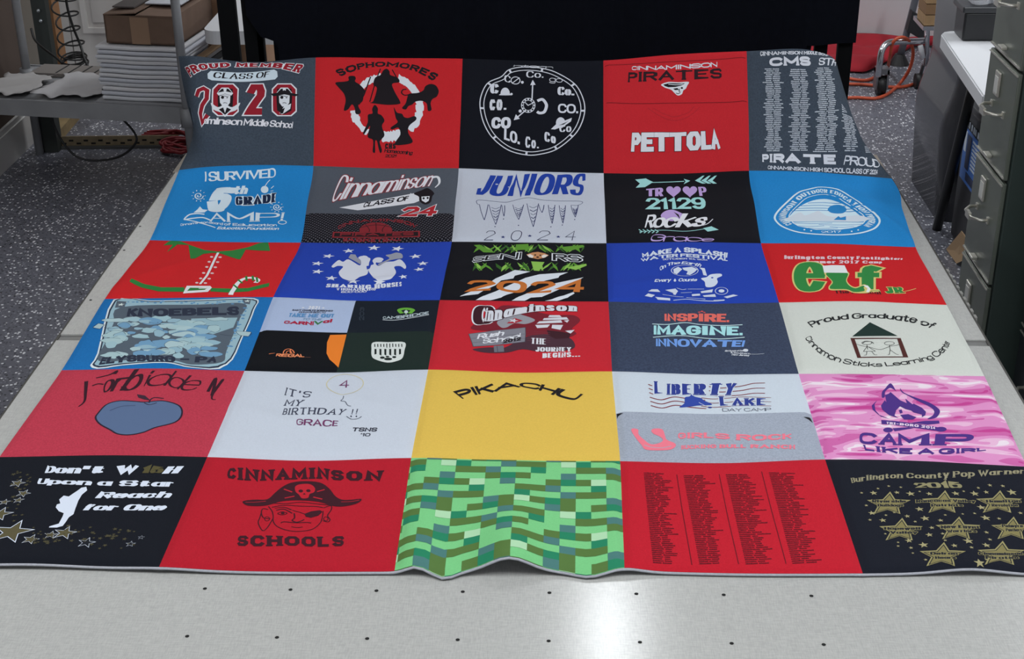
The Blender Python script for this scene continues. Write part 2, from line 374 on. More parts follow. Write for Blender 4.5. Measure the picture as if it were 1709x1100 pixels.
# crumpled sheets on the left of the shelf
def sheet(a0, a1, b0, b1, z0, amp, seed, label):
    bm = bmesh.new(); r = random.Random(seed); nx, ny = 26, 18
    ph = [(r.uniform(5, 30), r.uniform(5, 30), r.uniform(0, 6)) for _ in range(7)]; V = {}
    for t in (0, 1):
        for i in range(nx + 1):
            for j in range(ny + 1):
                a = a0 + (a1 - a0) * i / nx; b = b0 + (b1 - b0) * j / ny
                hgt = sum(abs(math.sin(f * a + g * b + p)) for f, g, p in ph) / 7
                e = .012 * math.sin(j * 1.1 + seed) * (i in (0, nx)) ; e2 = .010 * math.sin(i * .9 + seed) * (j in (0, ny))
                V[t, i, j] = bm.verts.new(SM @ Vector((a + e, max(.004, b + e2), z0 + amp * hgt + .0015 * t)))
    for i in range(nx):
        for j in range(ny):
            bm.faces.new((V[1, i, j], V[1, i + 1, j], V[1, i + 1, j + 1], V[1, i, j + 1])); bm.faces.new((V[0, i, j + 1], V[0, i + 1, j + 1], V[0, i + 1, j], V[0, i, j]))
    for i in range(nx):
        for j in (0, ny): bm.faces.new((V[0, i, j], V[0, i + 1, j], V[1, i + 1, j], V[1, i, j]))
    for j in range(ny):
        for i in (0, nx): bm.faces.new((V[0, i, j], V[0, i, j + 1], V[1, i, j + 1], V[1, i, j]))
    bmesh.ops.recalc_face_normals(bm, faces=bm.faces[:])
    return tag(finish('crumpled_sheet', bm, mat('tissue_%d' % seed, ((182, 180, 181), (190, 188, 190), (174, 171, 170))[seed % 3], .9), smooth=True), label, 'paper sheet', 'crumpled sheets on the steel shelf')
sheet(.38, .62, .02, .30, SHZ + .003, .028, 1, 'crumpled grey tissue sheet beside the tall paper stack')
sheet(.648, .845, .01, .26, SHZ + .003, .030, 2, 'crumpled grey sheet at the left end of the steel shelf')
bm = bmesh.new(); add_box(bm, .40, .78, .30, .425, SHZ + .002, SHZ + .016, SM)
for k in range(4): add_box(bm, .52 + .05 * k, .526 + .05 * k, .31, .42, SHZ + .016, SHZ + .0175, SM, mi=1)
tag(finish('flat_carton', bm, [mat('grey_board', (122, 116, 112), .85), mat('print_dark', (40, 38, 38), .8)]), 'flattened grey carton with dark printed bars at the back of the shelf', 'carton')

# cables and small things in the alcove
RUB = mat('black_rubber', (17, 17, 18), .5)
pts = []
c = Vector((-1.9966, 3.6000, 0.3872))
for i in range(9 * 16 + 1):
    t = i / 16; a = 2 * math.pi * t; zc = .60 - .062 * t if t < 5 else .60 - .062 * 5 - .008 * (t - 5)
    rad = .052 + .006 * math.sin(t * 1.7)
    pts.append((c.x + rad * math.cos(a) + .01 * (t / 9), 3.62 + .05 * math.sin(a), zc + .012 * math.sin(a)))
tag(tube('coiled_hose', pts, .0038, RUB, seg=8, smooth_path=False), 'black coiled hose hanging in loops in front of the white door', 'hose')
tag(tube('black_cable', [(-1.9408, 3.5000, 0.6580), (-1.9437, 3.5000, 0.5366), (-1.9314, 3.5000, 0.4503), (-1.9122, 3.5000, 0.3754), (-1.8858, 3.4500, 0.3312), (-1.8690, 3.4300, 0.3017)], .0055, RUB), 'thick straight black cable running down beside the coiled hose', 'cable')
tag(tube('black_cable', [(-2.1253, 3.5500, 0.4303), (-2.0986, 3.5000, 0.3981), (-2.0506, 3.4500, 0.3763), (-1.9886, 3.4000, 0.3525), (-1.9488, 3.3600, 0.3362)], .005, RUB), 'black cable slung from the steel upright towards the hose', 'cable')
tag(tube('black_cable', [(-1.8656, 2.9200, 0.2730), (-1.8595, 2.9200, 0.2210), (-1.8370, 2.9200, 0.1542), (-1.8025, 2.9200, 0.1036), (-1.7637, 2.9200, 0.0819), (-1.7061, 2.9200, 0.0772), (-1.6346, 2.9200, 0.0895), (-1.5821, 2.9200, 0.1186), (-1.5493, 2.9200, 0.1595), (-1.5584, 2.9200, 0.1976), (-1.5918, 2.9200, 0.2426), (-1.6005, 2.9200, 0.2639)], .0045, RUB), 'black cable hanging in a loop under the steel shelf', 'cable')
bar = thing('slotted_bar', 'tan slotted metal bar lying on the floor under the shelf', 'metal bar', (-1.7886, 3.2952, 0.0000))
A = Vector((-1.9848, 3.2865, 0.0000)); B = Vector((-1.4930, 3.3044, 0.0000)); L = (B - A).length; u = (B - A).normalized(); nn = Vector((-u.y, u.x, 0))
BM_ = Matrix(((u.x, nn.x, 0, A.x), (u.y, nn.y, 0, A.y), (0, 0, 1, 0), (0, 0, 0, 1)))
bm = bmesh.new(); add_box(bm, 0, L, 0, .004, 0, .052, BM_); add_box(bm, 0, L, 0, .05, 0, .006, BM_); add_box(bm, 0, L, -.012, 0, 0, .012, BM_, mi=1)
k = 0
while .01 + k * .03 < L - .03:
    add_box(bm, .012 + k * .03, .030 + k * .03, -.002, .0, .030 if k % 2 else .018, .037 if k % 2 else .025, BM_, mi=2); k += 1
put(finish('bar_body', bm, [mat('tan_zinc', (164, 146, 116), .5, .3, noise=.15, nscale=40), mat('bar_lip', (96, 96, 94), .5, .3), mat('slot_dark', (34, 30, 28), .8)]), bar)
bm = bmesh.new(); a = Vector((-2.0392, 3.3473, -0.0000)); b = Vector((-2.0535, 3.6872, 0.0000)); d = (b - a).normalized(); q = Vector((-d.y, d.x, 0))
M2 = Matrix(((d.x, q.x, 0, a.x), (d.y, q.y, 0, a.y), (0, 0, 1, 0), (0, 0, 0, 1))); add_box(bm, 0, (b - a).length, -.03, .03, 0, .045, M2)
tag(finish('timber_offcut', bm, mat('timber', (140, 120, 84), .7, noise=.2, nscale=20)), 'short timber offcut on the floor beside the slotted bar', 'wood')
r = random.Random(2); REDC = mat('red_cord', (128, 24, 34), .6)
for k, (lab, qs) in enumerate((('dark red cord bundle on the floor beside the shelf post', [(248, 228), (275, 222), (300, 221), (318, 226), (312, 236), (285, 240), (270, 246), (300, 254), (322, 250)]),)):
    base = [Vector(p) for p in ((-1.6385, 3.3671, 0.0200), (-1.5752, 3.3685, 0.0300), (-1.5128, 3.4003, 0.0300), (-1.4584, 3.3993, 0.0200), (-1.4517, 3.3064, 0.0200), (-1.5070, 3.2537, 0.0300), (-1.5454, 3.2453, 0.0200), (-1.4642, 3.1937, 0.0200), (-1.4086, 3.2162, 0.0200))]
    bm = bmesh.new()
    for s in range(5):
        add_tube(bm, catmull([p + Vector((r.uniform(-.02, .02), r.uniform(-.03, .03), r.uniform(-.008, .02))) for p in base], 6), .0065, 7)
    tag(finish('cord_bundle', bm, REDC), lab, 'cord')
# white folding table corner behind the straps
PLAST = mat('white_plastic', (216, 217, 220), .45, bump=.08, bscale=300)
wt = thing('folding_table', 'white plastic table corner behind the black straps', 'table', (-.8, 2.8, 0))
bm = bmesh.new(); add_prism(bm, rounded(-1.165, -.3, 2.56, 3.2, .05), .625, .672); put(finish('table_top', bm, PLAST), wt)
for x, y in ((-1.08, 2.66), (-1.08, 3.1), (-.38, 2.66), (-.38, 3.1)):
    bm = bmesh.new(); add_tube(bm, [(x, y, 0), (x, y, .625)], .014, 10); put(finish('leg', bm, mat('leg_grey', (120, 122, 124), .4, .6)), wt)

# ---------------------------------------------------------------- right side
# red cloth on the floor by the back wall
REDF = mat('red_fabric', (158, 22, 38), .85, noise=.1, nscale=15)
bm = bmesh.new(); V = {}; nx, ny = 46, 20
for i in range(nx + 1):
    for j in range(ny + 1):
        x = 1.02 + .98 * i / nx; f = j / ny; front = min(4.85, 4.42 + .04 * math.sin(x * 7) + max(0, (x - 1.5)) * 1.3); y = front + (4.955 - front) * f
        z = .012 + .030 * abs(math.sin(y * 15 + x * 2.1)) * (j not in (0,)) + .014 * abs(math.sin(x * 9 + y * 5)) * (j > 0)
        V[i, j] = bm.verts.new((x, y, z))
for i in range(nx):
    for j in range(ny): bm.faces.new((V[i, j], V[i + 1, j], V[i + 1, j + 1], V[i, j + 1]))
o = finish('red_cloth', bm, REDF, smooth=True); sm = o.modifiers.new('thickness', 'SOLIDIFY'); sm.thickness = .006
tag(o, 'heap of red cloth on the floor along the white back wall', 'cloth')
# chrome rack base with caster
CHR = mat('chrome', (200, 200, 204), .18, 1.0)
ck = thing('garment_rack', 'chrome tube rack with a black caster wheel near the red cloth', 'rack', (1.5028, 4.0521, 0.0000))
bm = bmesh.new(); path = catmull([(1.4843, 4.0300, 0.0893), (1.4832, 4.0300, 0.1520), (1.4902, 4.0400, 0.2062), (1.5178, 4.0600, 0.2332), (1.5692, 4.0800, 0.2346), (1.6320, 4.1000, 0.2307), (1.6976, 4.1200, 0.2281)], 6)
add_tube(bm, path, .0145, 12); put(finish('frame_tube', bm, CHR), ck)
bm = bmesh.new(); add_tube(bm, [(1.7077, 4.1000, 0.1243), (1.6883, 4.1000, 0.3622), (1.6718, 4.1000, 0.5719)], .011, 10); put(finish('upright_tube', bm, CHR), ck)
w = Vector((1.5028, 4.0521, 0.0000))
bm = bmesh.new(); add_tube(bm, [(w.x - .018, w.y, .045), (w.x + .018, w.y, .045)], .043, 20); put(finish('wheel', bm, mat('wheel_black', (22, 22, 24), .5)), ck)
bm = bmesh.new(); add_box(bm, w.x - .028, w.x - .019, w.y - .03, w.y + .03, .03, .12); add_box(bm, w.x + .019, w.x + .028, w.y - .03, w.y + .03, .03, .12); add_box(bm, w.x - .028, w.x + .028, w.y - .03, w.y + .03, .10, .125)
put(finish('caster_fork', bm, mat('caster_grey', (120, 120, 124), .4, .6)), ck)
w2 = Vector((1.6991, 4.1554, 0.0000))
bm = bmesh.new(); add_tube(bm, [(w2.x - .02, w2.y, .034), (w2.x + .02, w2.y, .034)], .034, 18); put(finish('wheel', bm, mat('wheel_black', (22, 22, 24), .5)), ck)
bm = bmesh.new(); q = Vector((1.7077, 4.1000, 0.1243)); add_tube(bm, [(w2.x, w2.y, .05), (w2.x + .01, w2.y, .11), q], .008, 8); put(finish('caster_fork', bm, mat('caster_grey', (120, 120, 124), .4, .6)), ck)
bm = bmesh.new(); add_tube(bm, [(1.6858, 4.0900, 0.1572), (1.6687, 4.0900, 0.2143)], .012, 8); put(finish('plastic_sleeve', bm, PLAST), ck)
# grey tripod leg
tp = thing('tripod_stand', 'grey stand leg with black mesh panel beside the chrome rack', 'stand', (1.6898, 4.5452, 0.0000))
bm = bmesh.new(); f = Vector((1.6919, 4.5558, 0.0000)); add_tube(bm, [f + Vector((0, 0, .03)), (1.7123, 4.5600, 0.1360), (1.7409, 4.5600, 0.3359), (1.7530, 4.5600, 0.4756)], .017, 10); put(finish('leg', bm, mat('leg_slate', (104, 106, 114), .45, .3)), tp)
bm = bmesh.new(); bmesh.ops.create_cone(bm, cap_ends=True, segments=18, radius1=.05, radius2=.022, depth=.05, matrix=Matrix.Translation(f + Vector((0, 0, .025)))); put(finish('rubber_foot', bm, RUB), tp)
bm = bmesh.new(); vs = [bm.verts.new(p) for p in ((1.7012, 4.5000, 0.1744), (1.7160, 4.5000, 0.2682), (1.7732, 4.5000, 0.2313), (1.7877, 4.5000, 0.1285), (1.7402, 4.5000, 0.1515))]; bm.faces.new(vs)
r_ = bmesh.ops.extrude_face_region(bm, geom=bm.faces[:]); bmesh.ops.translate(bm, verts=[e for e in r_['geom'] if isinstance(e, bmesh.types.BMVert)], vec=(0, .05, 0)); bmesh.ops.recalc_face_normals(bm, faces=bm.faces[:])
put(finish('mesh_panel', bm, mat('mesh_black', (38, 38, 42), .7, noise=.3, nscale=200)), tp)
# orange extension cord
OR = mat('orange_cord', (196, 82, 50), .5)
tag(tube('extension_cord', [(1.3062, 3.9702, 0.0080), (1.3873, 3.9795, 0.0080), (1.4704, 3.9706, 0.0080), (1.5451, 4.0532, 0.0080), (1.6257, 4.2000, 0.0122), (1.6546, 4.1800, 0.0825), (1.6558, 4.1500, 0.1600), (1.6276, 4.1000, 0.2226), (1.5889, 4.0600, 0.2574), (1.5553, 4.0500, 0.2573), (1.5368, 4.0600, 0.2278), (1.5459, 4.1200, 0.1545), (1.6029, 4.4131, 0.0080), (1.5210, 4.2925, 0.0080), (1.4640, 4.2531, 0.0080), (1.3883, 4.2924, 0.0080)], .0075, OR), 'orange extension cord looped over the chrome rack', 'cord')
tag(tube('extension_cord', [(1.3441, 4.1947, 0.0080), (1.4516, 4.1852, 0.0080), (1.5530, 4.1471, 0.0080), (1.6207, 4.1472, 0.0080), (1.6851, 4.1951, 0.0080), (1.7612, 4.2927, 0.0080), (1.8299, 4.4132, 0.0080), (1.8811, 4.3929, 0.0080)], .0075, OR), 'orange cord lying straight across the floor behind the bin', 'cord')
# slatted crate on the rack, behind the bin
bm = bmesh.new(); cx0 = 1.635
for k in range(7): add_box(bm, cx0, cx0 + .30, 3.93, 3.95, .345 + .047 * k, .388 + .047 * k, mi=k % 2)
for k in range(7): add_box(bm, cx0, cx0 + .02, 3.952, 4.07, .345 + .047 * k, .388 + .047 * k, mi=k % 2)
for k in range(7): add_box(bm, cx0 + .28, cx0 + .30, 3.952, 4.07, .345 + .047 * k, .388 + .047 * k, mi=k % 2)
add_box(bm, cx0 + .02, cx0 + .04, 3.951, 3.97, .345, .67); add_box(bm, cx0 + .02, cx0 + .04, 4.05, 4.07, .345, .67)
tag(finish('slatted_crate', bm, [mat('crate_tan', (158, 128, 92), .75, noise=.12, nscale=30), mat('crate_brown', (132, 102, 72), .75)]), 'tan slatted wooden crate on the chrome rack behind the grey bin', 'crate')
put(box('rack_shelf', cx0 - .005, cx0 + .32, 3.92, 4.115, .325, .343, CHR), ck)
# big grey bin
bn = thing('waste_bin', 'tall glossy dark grey bin behind the white table', 'bin', (1.6, 2.72, 0))
GB = mat('bin_plastic', (70, 70, 74), .14)
bm = bmesh.new()
rings = [[bm.verts.new((x, y, z)) for x, y in rounded(a, 1.82, c, 2.98, .06, 12)] for a, c, z in [(1.405, 2.50, 0), (1.385, 2.495, .32)] + [(1.385 + .019 * (1 - math.cos(math.pi * t / 6)), 2.495, .32 + .20 * t / 6) for t in range(1, 7)] + [(1.416, 2.495, .80)]]
bm.faces.new(rings[0][::-1]); bm.faces.new(rings[-1]); nq = len(rings[0])
for ra, rb in zip(rings, rings[1:]):
    for i in range(nq):
        f = bm.faces.new((ra[i], ra[(i + 1) % nq], rb[(i + 1) % nq], rb[i])); f.smooth = True
put(finish('bin_body', bm, GB), bn)
bm = bmesh.new(); add_prism(bm, rounded(1.405, 1.835, 2.485, 2.995, .07), .80, .835); put(finish('rim', bm, mat('rim_dark', (44, 44, 46), .4)), bn)
# white folding table with black leg, right
w3 = thing('folding_table', 'white plastic folding table with black legs between bin and filing cabinet', 'table', (1.6, 1.95, 0))
bm = bmesh.new(); add_prism(bm, [(1.232, 1.585), (1.95, 1.585), (1.95, 2.29), (1.31, 2.29), (1.285, 2.278), (1.272, 2.25)], .695, .74); bmesh.ops.bevel(bm, geom=bm.edges[:], offset=.004, segments=2, affect='EDGES')
put(finish('table_top', bm, PLAST), w3)
bm = bmesh.new(); add_box(bm, 1.2820, 1.2920, 2.15, 2.18, .708, .722); put(finish('slot', bm, mat('slot_dark', (34, 30, 28), .8)), w3)
for x, y in ((1.393, 2.43), (1.85, 2.43)):
    pass
for x, y in ((1.392, 2.20), (1.85, 2.20), (1.392, 1.70), (1.85, 1.70)):
    bm = bmesh.new(); add_tube(bm, [(x, y, .695), (x - .004, y + .235 if y > 2 else y - .05, 0)], .0165, 12); put(finish('leg', bm, mat('leg_black', (20, 20, 22), .45)), w3)
# dark case and clear bags on the table
cs = thing('equipment_case', 'black case standing on the white folding table', 'case', (1.5, 2.2, .74))
put(box('case_body', 1.3150, 1.9, 2.16, 2.27, .741, .83, mat('case_black', (30, 31, 34), .35), bevel=.006), cs)
put(box('lid', 1.3052, 1.9, 2.15, 2.28, .83, .85, mat('case_lid', (52, 53, 56), .3), bevel=.004), cs)
CLR = mat('clear_film', (225, 228, 232), .15); CLR.node_tree.nodes['Principled BSDF'].inputs['Transmission Weight'].default_value = .75
bm = bmesh.new(); q = Vector((1.3853, 2.2000, 0.8557)); bmesh.ops.create_icosphere(bm, subdivisions=4, radius=.05, matrix=Matrix.Translation((q.x, q.y, .885)))
rr = random.Random(3)
for v in bm.verts:
    d = v.co - Vector((q.x, q.y, .885)); k = 1 + .18 * math.sin(d.x * 90 + d.z * 60) + .12 * math.sin(d.y * 130 + d.x * 40); v.co = Vector((q.x, q.y, .885)) + Vector((d.x * 1.1 * k, d.y * .8 * k, max(-.034, d.z * .9 * k)))
tag(finish('plastic_bag', bm, CLR, smooth=True), 'crumpled clear plastic bag on the black case', 'bag')
# bin under the table with blue label
b2 = thing('paper_shredder', 'black bin with a blue label under the white folding table', 'bin', (1.6, 2.0, 0))
bx = 1.425
put(box('bin_body', bx, 1.80, 2.02, 2.40, 0, .465, mat('shred_black', (26, 26, 28), .4), bevel=.008), b2)
put(box('top_rim', bx - .004, 1.805, 2.015, 2.405, .465, .485, mat('rim_grey', (70, 70, 72), .4), bevel=.004), b2)
bm = bmesh.new(); add_box(bm, bx - .002, bx, 2.06, 2.372, .222, .395)
for k in range(8): add_box(bm, bx - .0035, bx - .002, 2.20, 2.262, .285 + .013 * k, .291 + .013 * k, mi=1)
add_box(bm, bx - .0035, bx - .002, 2.28, 2.325, .27, .385, mi=2); add_box(bm, bx - .0035, bx - .002, 2.20, 2.30, .235, .262, mi=2); add_box(bm, bx - .0035, bx - .002, 2.335, 2.36, .32, .388, mi=1)
for k, w in enumerate((.014, .008, .014, .02, .01, .016)): add_box(bm, bx - .0035, bx - .002, 2.352 - .026 * k - w, 2.352 - .026 * k, .405, .425, mi=1)
o = put(finish('label_sheet', bm, [mat('label_blue', (62, 112, 190), .4), mat('label_white', (205, 215, 228), .4), mat('label_dark', (24, 38, 74), .4)]), b2); o['label'] = 'blue printed label'
# cardboard scrap
bm = bmesh.new(); ps = ((1.3765, 2.2492, 0.0030), (1.3805, 2.1200, 0.1209), (1.40, 1.98, .10), (1.3812, 2.1266, 0.0030))
a = [bm.verts.new(p) for p in ps]; b = [bm.verts.new(Vector(p) + Vector((.004, .006, 0))) for p in ps]; bm.faces.new(a); bm.faces.new(b[::-1])
for i in range(4): bm.faces.new((a[i], a[(i + 1) % 4], b[(i + 1) % 4], b[i]))
bmesh.ops.recalc_face_normals(bm, faces=bm.faces[:])
tag(finish('cardboard_scrap', bm, mat('kraft_light', (176, 146, 112), .8)), 'small tan cardboard piece standing on the floor behind the dark green filing cabinet', 'cardboard')
# filing cabinets
def cabinet(x, y0, y1, zl, rgb, frgb, label, ztop):
    t = thing('filing_cabinet', label, 'cabinet', (x + .3, (y0 + y1) / 2, 0), 'steel filing cabinets on the right')
    body = mat('cabinet_%d' % rgb[0], rgb, .38, .1, noise=.05, nscale=6); dark = mat('cabinet_gap', (14, 15, 15), .8)
    face = mat('drawer_%d' % rgb[1], frgb, .36, .1, noise=.06, nscale=7)
    NI = mat('nickel', (218, 215, 204), .32, .7)
    put(box('carcass', x + .012, x + .62, y0, y1, 0, ztop, body, bevel=.003), t)
    zs = [.07] + list(zl) + [ztop - .02]
    for k in range(4):
        a, b = zs[k] + .004, zs[k + 1] - .004; ym = (y0 + y1) / 2
        d = put(box('drawer', x, x + .011, y0 + .010, y1 - .010, a, b, face, bevel=.003), t)
        def sub(nm, o): 
            o.parent = d; return o
        for za, zb in ((a + .004, a + .008), (b - .008, b - .005)): sub('trim_line', box('trim_line', x - .003, x + .001, y0 + .012, y1 - .012, za, zb, NI))
        h = b - (b - a) * .46
        bm = bmesh.new(); w = (y1 - y0) * .19
        path = [(x, ym + w, h), (x - .020, ym + w * .98, h), (x - .036, ym + w * .55, h - .001), (x - .036, ym - w * .55, h - .001), (x - .020, ym - w * .98, h), (x, ym - w, h)]
        add_tube(bm, path, .0044, 8)
        add_box(bm, x - .004, x, ym + w - .007, ym + w + .007, h - .008, h + .008); add_box(bm, x - .004, x, ym - w - .007, ym - w + .007, h - .008, h + .008); add_box(bm, x - .040, x - .033, ym - .018, ym + .018, h - .012, h + .006)
        sub('handle', finish('handle', bm, NI))
        bm = bmesh.new(); lz = b - (b - a) * .24; yl = y1 - .42 * (y1 - y0); add_box(bm, x - .006, x, yl - .020, yl + .020, lz - .030, lz + .030, bevel=.002); lh = sub('label_holder', finish('label_holder', bm, NI))
        bm = bmesh.new(); add_box(bm, x - .0075, x - .006, yl - .013, yl + .013, lz - .022, lz + .018); sub('label_card', finish('label_card', bm, mat('card_white', (226, 226, 222), .6)))
        bm = bmesh.new(); add_box(bm, x - .016, x, ym - .012, ym + .022, a + .020, a + .028, bevel=.002); sub('latch', finish('latch', bm, NI))
cabinet(1.15, 1.035, 1.305, (.405, .683, .957), (64, 76, 72), (110, 116, 106), 'dark green four-drawer filing cabinet beside the white folding table', 1.24)
cabinet(1.225, .62, .985, (.33, .63, .93), (40, 45, 50), (40, 44, 50), 'blackish filing cabinet at the right edge, nearest the table', 1.24)
# ---------------------------------------------------------------- the quilt
UK = [0, 0.15, 0.5, 1, 1.5, 2, 2.5, 3, 3.5, 4, 4.5, 4.75, 5]
VK = [0, 0.25, 0.5, 0.75, 1, 1.5, 2, 2.5, 3, 3.5, 4, 4.5, 5, 5.5, 6]
G = np.array([-0.8604,1.11,0.9802,-0.823,1.08,0.9899,-0.6905,1.08,0.9744,-0.5196,1.08,0.9854,-0.3416,1.08,0.9839,-0.1656,1.08,0.9824,0.0041,1.08,0.9772,0.172,1.08,0.9779,0.3416,1.08,0.9924,0.5118,1.08,1.0004,0.6646,1.08,1.0025,0.7334,1.15,0.9629,0.7482,1.24,0.8968,-0.8514,1.085,0.9276,-0.817,1.035,0.948,-0.691,1.035,0.9333,-0.5175,1.035,0.9348,-0.342,1.035,0.9319,-0.1662,1.035,0.9291,0.0034,1.035,0.9233,0.1719,1.035,0.9219,0.3423,1.035,0.9337,0.5125,1.035,0.941,0.6798,1.035,0.9396,0.7436,1.085,0.9191,0.752,1.175,0.8654,-0.8391,1.06,0.8779,-0.8108,0.99,0.8936,-0.692,0.99,0.8863,-0.5156,0.99,0.882,-0.341,0.99,0.8777,-0.1668,0.99,0.875,0.0027,0.99,0.8692,0.1719,0.99,0.8665,0.343,0.99,0.874,0.5132,0.99,0.8815,0.6821,0.99,0.8773,0.7559,1.015,0.8695,0.7651,1.1,0.8216,-0.821,1.015,0.8121,-0.7956,0.945,0.8309,-0.6854,0.945,0.8281,-0.5138,0.945,0.8269,-0.3408,0.945,0.8227,-0.168,0.945,0.8215,0.002,0.945,0.8144,0.1721,0.945,0.8118,0.3429,0.945,0.815,0.5131,0.945,0.8227,0.6798,0.945,0.82,0.7645,0.945,0.8246,0.7929,0.995,0.799,-0.8325,0.9,0.7627,-0.786,0.9,0.7688,-0.6769,0.9,0.775,-0.5119,0.9,0.7739,-0.3405,0.9,0.7684,-0.1685,0.9,0.7688,0.0014,0.9,0.7617,0.1724,0.9,0.7577,0.3429,0.9,0.7567,0.5116,0.9,0.7645,0.6777,0.9,0.7605,0.7617,0.9,0.7533,0.8444,0.9,0.7461,-0.8393,0.7782,0.726,-0.7927,0.7851,0.726,-0.6804,0.7904,0.726,-0.5114,0.788,0.726,-0.3395,0.7795,0.726,-0.1696,0.7855,0.726,0.0019,0.7742,0.726,0.1726,0.7679,0.726,0.3428,0.7709,0.726,0.513,0.7788,0.726,0.6795,0.7725,0.726,0.7606,0.758,0.726,0.8402,0.7436,0.726,-0.8293,0.5928,0.71,-0.779,0.5903,0.71,-0.6619,0.5843,0.71,-0.4943,0.5826,0.71,-0.3288,0.5809,0.71,-0.1648,0.5911,0.71,0.0038,0.5878,0.71,0.1715,0.5861,0.71,0.3392,0.5946,0.71,0.5055,0.5896,0.71,0.6712,0.588,0.71,0.7522,0.5787,0.71,0.8327,0.5696,0.71,-0.8364,0.4431,0.708,-0.7859,0.443,0.708,-0.6685,0.4427,0.708,-0.4996,0.4444,0.708,-0.3317,0.436,0.708,-0.1665,0.4436,0.708,0.0022,0.4401,0.708,0.1698,0.4397,0.708,0.3379,0.4401,0.708,0.5053,0.4414,0.708,0.6714,0.4445,0.708,0.7524,0.4362,0.708,0.8327,0.4279,0.708,-0.8434,0.2933,0.706,-0.7929,0.2957,0.706,-0.6751,0.3012,0.706,-0.5049,0.3062,0.706,-0.3347,0.2911,0.706,-0.1683,0.2961,0.706,0.0007,0.2925,0.706,0.1681,0.2932,0.706,0.3367,0.2855,0.706,0.5052,0.2933,0.706,0.6716,0.301,0.706,0.7525,0.2936,0.706,0.8328,0.2862,0.706,-0.8385,0.1384,0.706,-0.7884,0.141,0.706,-0.6714,0.1471,0.706,-0.5021,0.1461,0.706,-0.3326,0.1364,0.706,-0.1673,0.1459,0.706,0.0007,0.1395,0.706,0.1673,0.1435,0.706,0.3348,0.135,0.706,0.5028,0.1413,0.706,0.6685,0.1453,0.706,0.7499,0.1405,0.706,0.8308,0.1357,0.706,-0.8335,-0.0165,0.706,-0.7838,-0.0137,0.706,-0.6677,-0.007,0.706,-0.4993,-0.0139,0.706,-0.3306,-0.0184,0.706,-0.1662,-0.0042,0.706,0.0007,-0.0134,0.706,0.1664,-0.0063,0.706,0.333,-0.0154,0.706,0.5003,-0.0106,0.706,0.6655,-0.0104,0.706,0.7473,-0.0126,0.706,0.8288,-0.0148,0.706,-0.8367,-0.1696,0.706,-0.7866,-0.1669,0.706,-0.6697,-0.1605,0.706,-0.4995,-0.1654,0.706,-0.3312,-0.1718,0.706,-0.1668,-0.1591,0.706,0.0015,-0.1664,0.706,0.1683,-0.1623,0.706,0.3336,-0.1682,0.706,0.5,-0.1588,0.706,0.663,-0.1601,0.706,0.7432,-0.1647,0.706,0.823,-0.1692,0.706,-0.8398,-0.3227,0.706,-0.7894,-0.3201,0.706,-0.6716,-0.3141,0.706,-0.4996,-0.3168,0.706,-0.3318,-0.3252,0.706,-0.1673,-0.3139,0.706,0.0024,-0.3194,0.706,0.1702,-0.3183,0.706,0.3342,-0.3211,0.706,0.4997,-0.3071,0.706,0.6605,-0.3099,0.706,0.7392,-0.3168,0.706,0.8172,-0.3237,0.706,-0.8408,-0.4741,0.706,-0.7899,-0.4723,0.706,-0.6712,-0.4681,0.706,-0.4996,-0.4722,0.706,-0.3308,-0.4777,0.706,-0.1644,-0.4704,0.706,0.0022,-0.4715,0.706,0.168,-0.4687,0.706,0.3343,-0.4713,0.706,0.5013,-0.4626,0.706,0.6656,-0.4609,0.706,0.7462,-0.4654,0.706,0.8262,-0.4698,0.706,-0.8418,-0.6255,0.706,-0.7904,-0.6245,0.706,-0.6707,-0.6222,0.706,-0.4995,-0.6277,0.706,-0.3298,-0.6302,0.706,-0.1615,-0.6269,0.706,0.0021,-0.6237,0.706,0.1658,-0.619,0.706,0.3344,-0.6215,0.706,0.5028,-0.6182,0.706,0.6707,-0.612,0.706,0.7532,-0.614,0.706,0.8353,-0.616,0.706], float).reshape(len(VK), len(UK), 3)
WB = [(2.09, 0.06, 0.01), (2.5, 0.13, 0.026), (3.0, 0.1, 0.006), (1.0, 0.2, 0.004), (4.45, 0.16, 0.007), (0.4, 0.3, 0.004)]
WY = [(2.22, 0.06, 0.014), (2.85, 0.09, 0.012)]
WR = [(4.62, 1.5, 0.95, 0.55, 0.05, 0.009), (4.8, 1.62, 1.0, 0.5, 0.04, 0.008), (4.72, 1.3, 0.9, 0.5, 0.04, 0.006), (4.9, 1.75, 1.1, 0.4, 0.04, 0.006), (0.3, 1.5, -1.0, 0.6, 0.06, 0.006), (0.2, 2.6, -0.9, 0.6, 0.06, 0.005), (4.82, 3.45, 1.1, 0.6, 0.05, 0.006), (3.6, 0.7, -0.5, 0.5, 0.05, 0.004), (1.3, 4.6, 0.5, 0.7, 0.05, 0.004), (1.7, 4.4, 0.5, 0.6, 0.05, 0.003), (2.4, 1.3, 0.5, 0.5, 0.05, 0.004), (1.6, 2.7, -0.4, 0.6, 0.04, 0.004), (3.3, 2.7, -0.3, 0.6, 0.05, 0.004), (2.3, 2.3, -0.7, 0.7, 0.05, 0.003), (0.4, 0.8, 0.4, 0.6, 0.06, 0.005), (3.5, 0.55, 0.15, 0.45, 0.05, 0.004), (1.5, 0.75, 0.3, 0.6, 0.06, 0.003), (4.6, 5.2, 0.3, 0.6, 0.07, 0.005)]
def _w(K, t):
    i = np.clip(np.searchsorted(K, t, side='right') - 1, 0, len(K) - 2); h = K[i + 1] - K[i]
    return i, h, (t - K[i]) / h
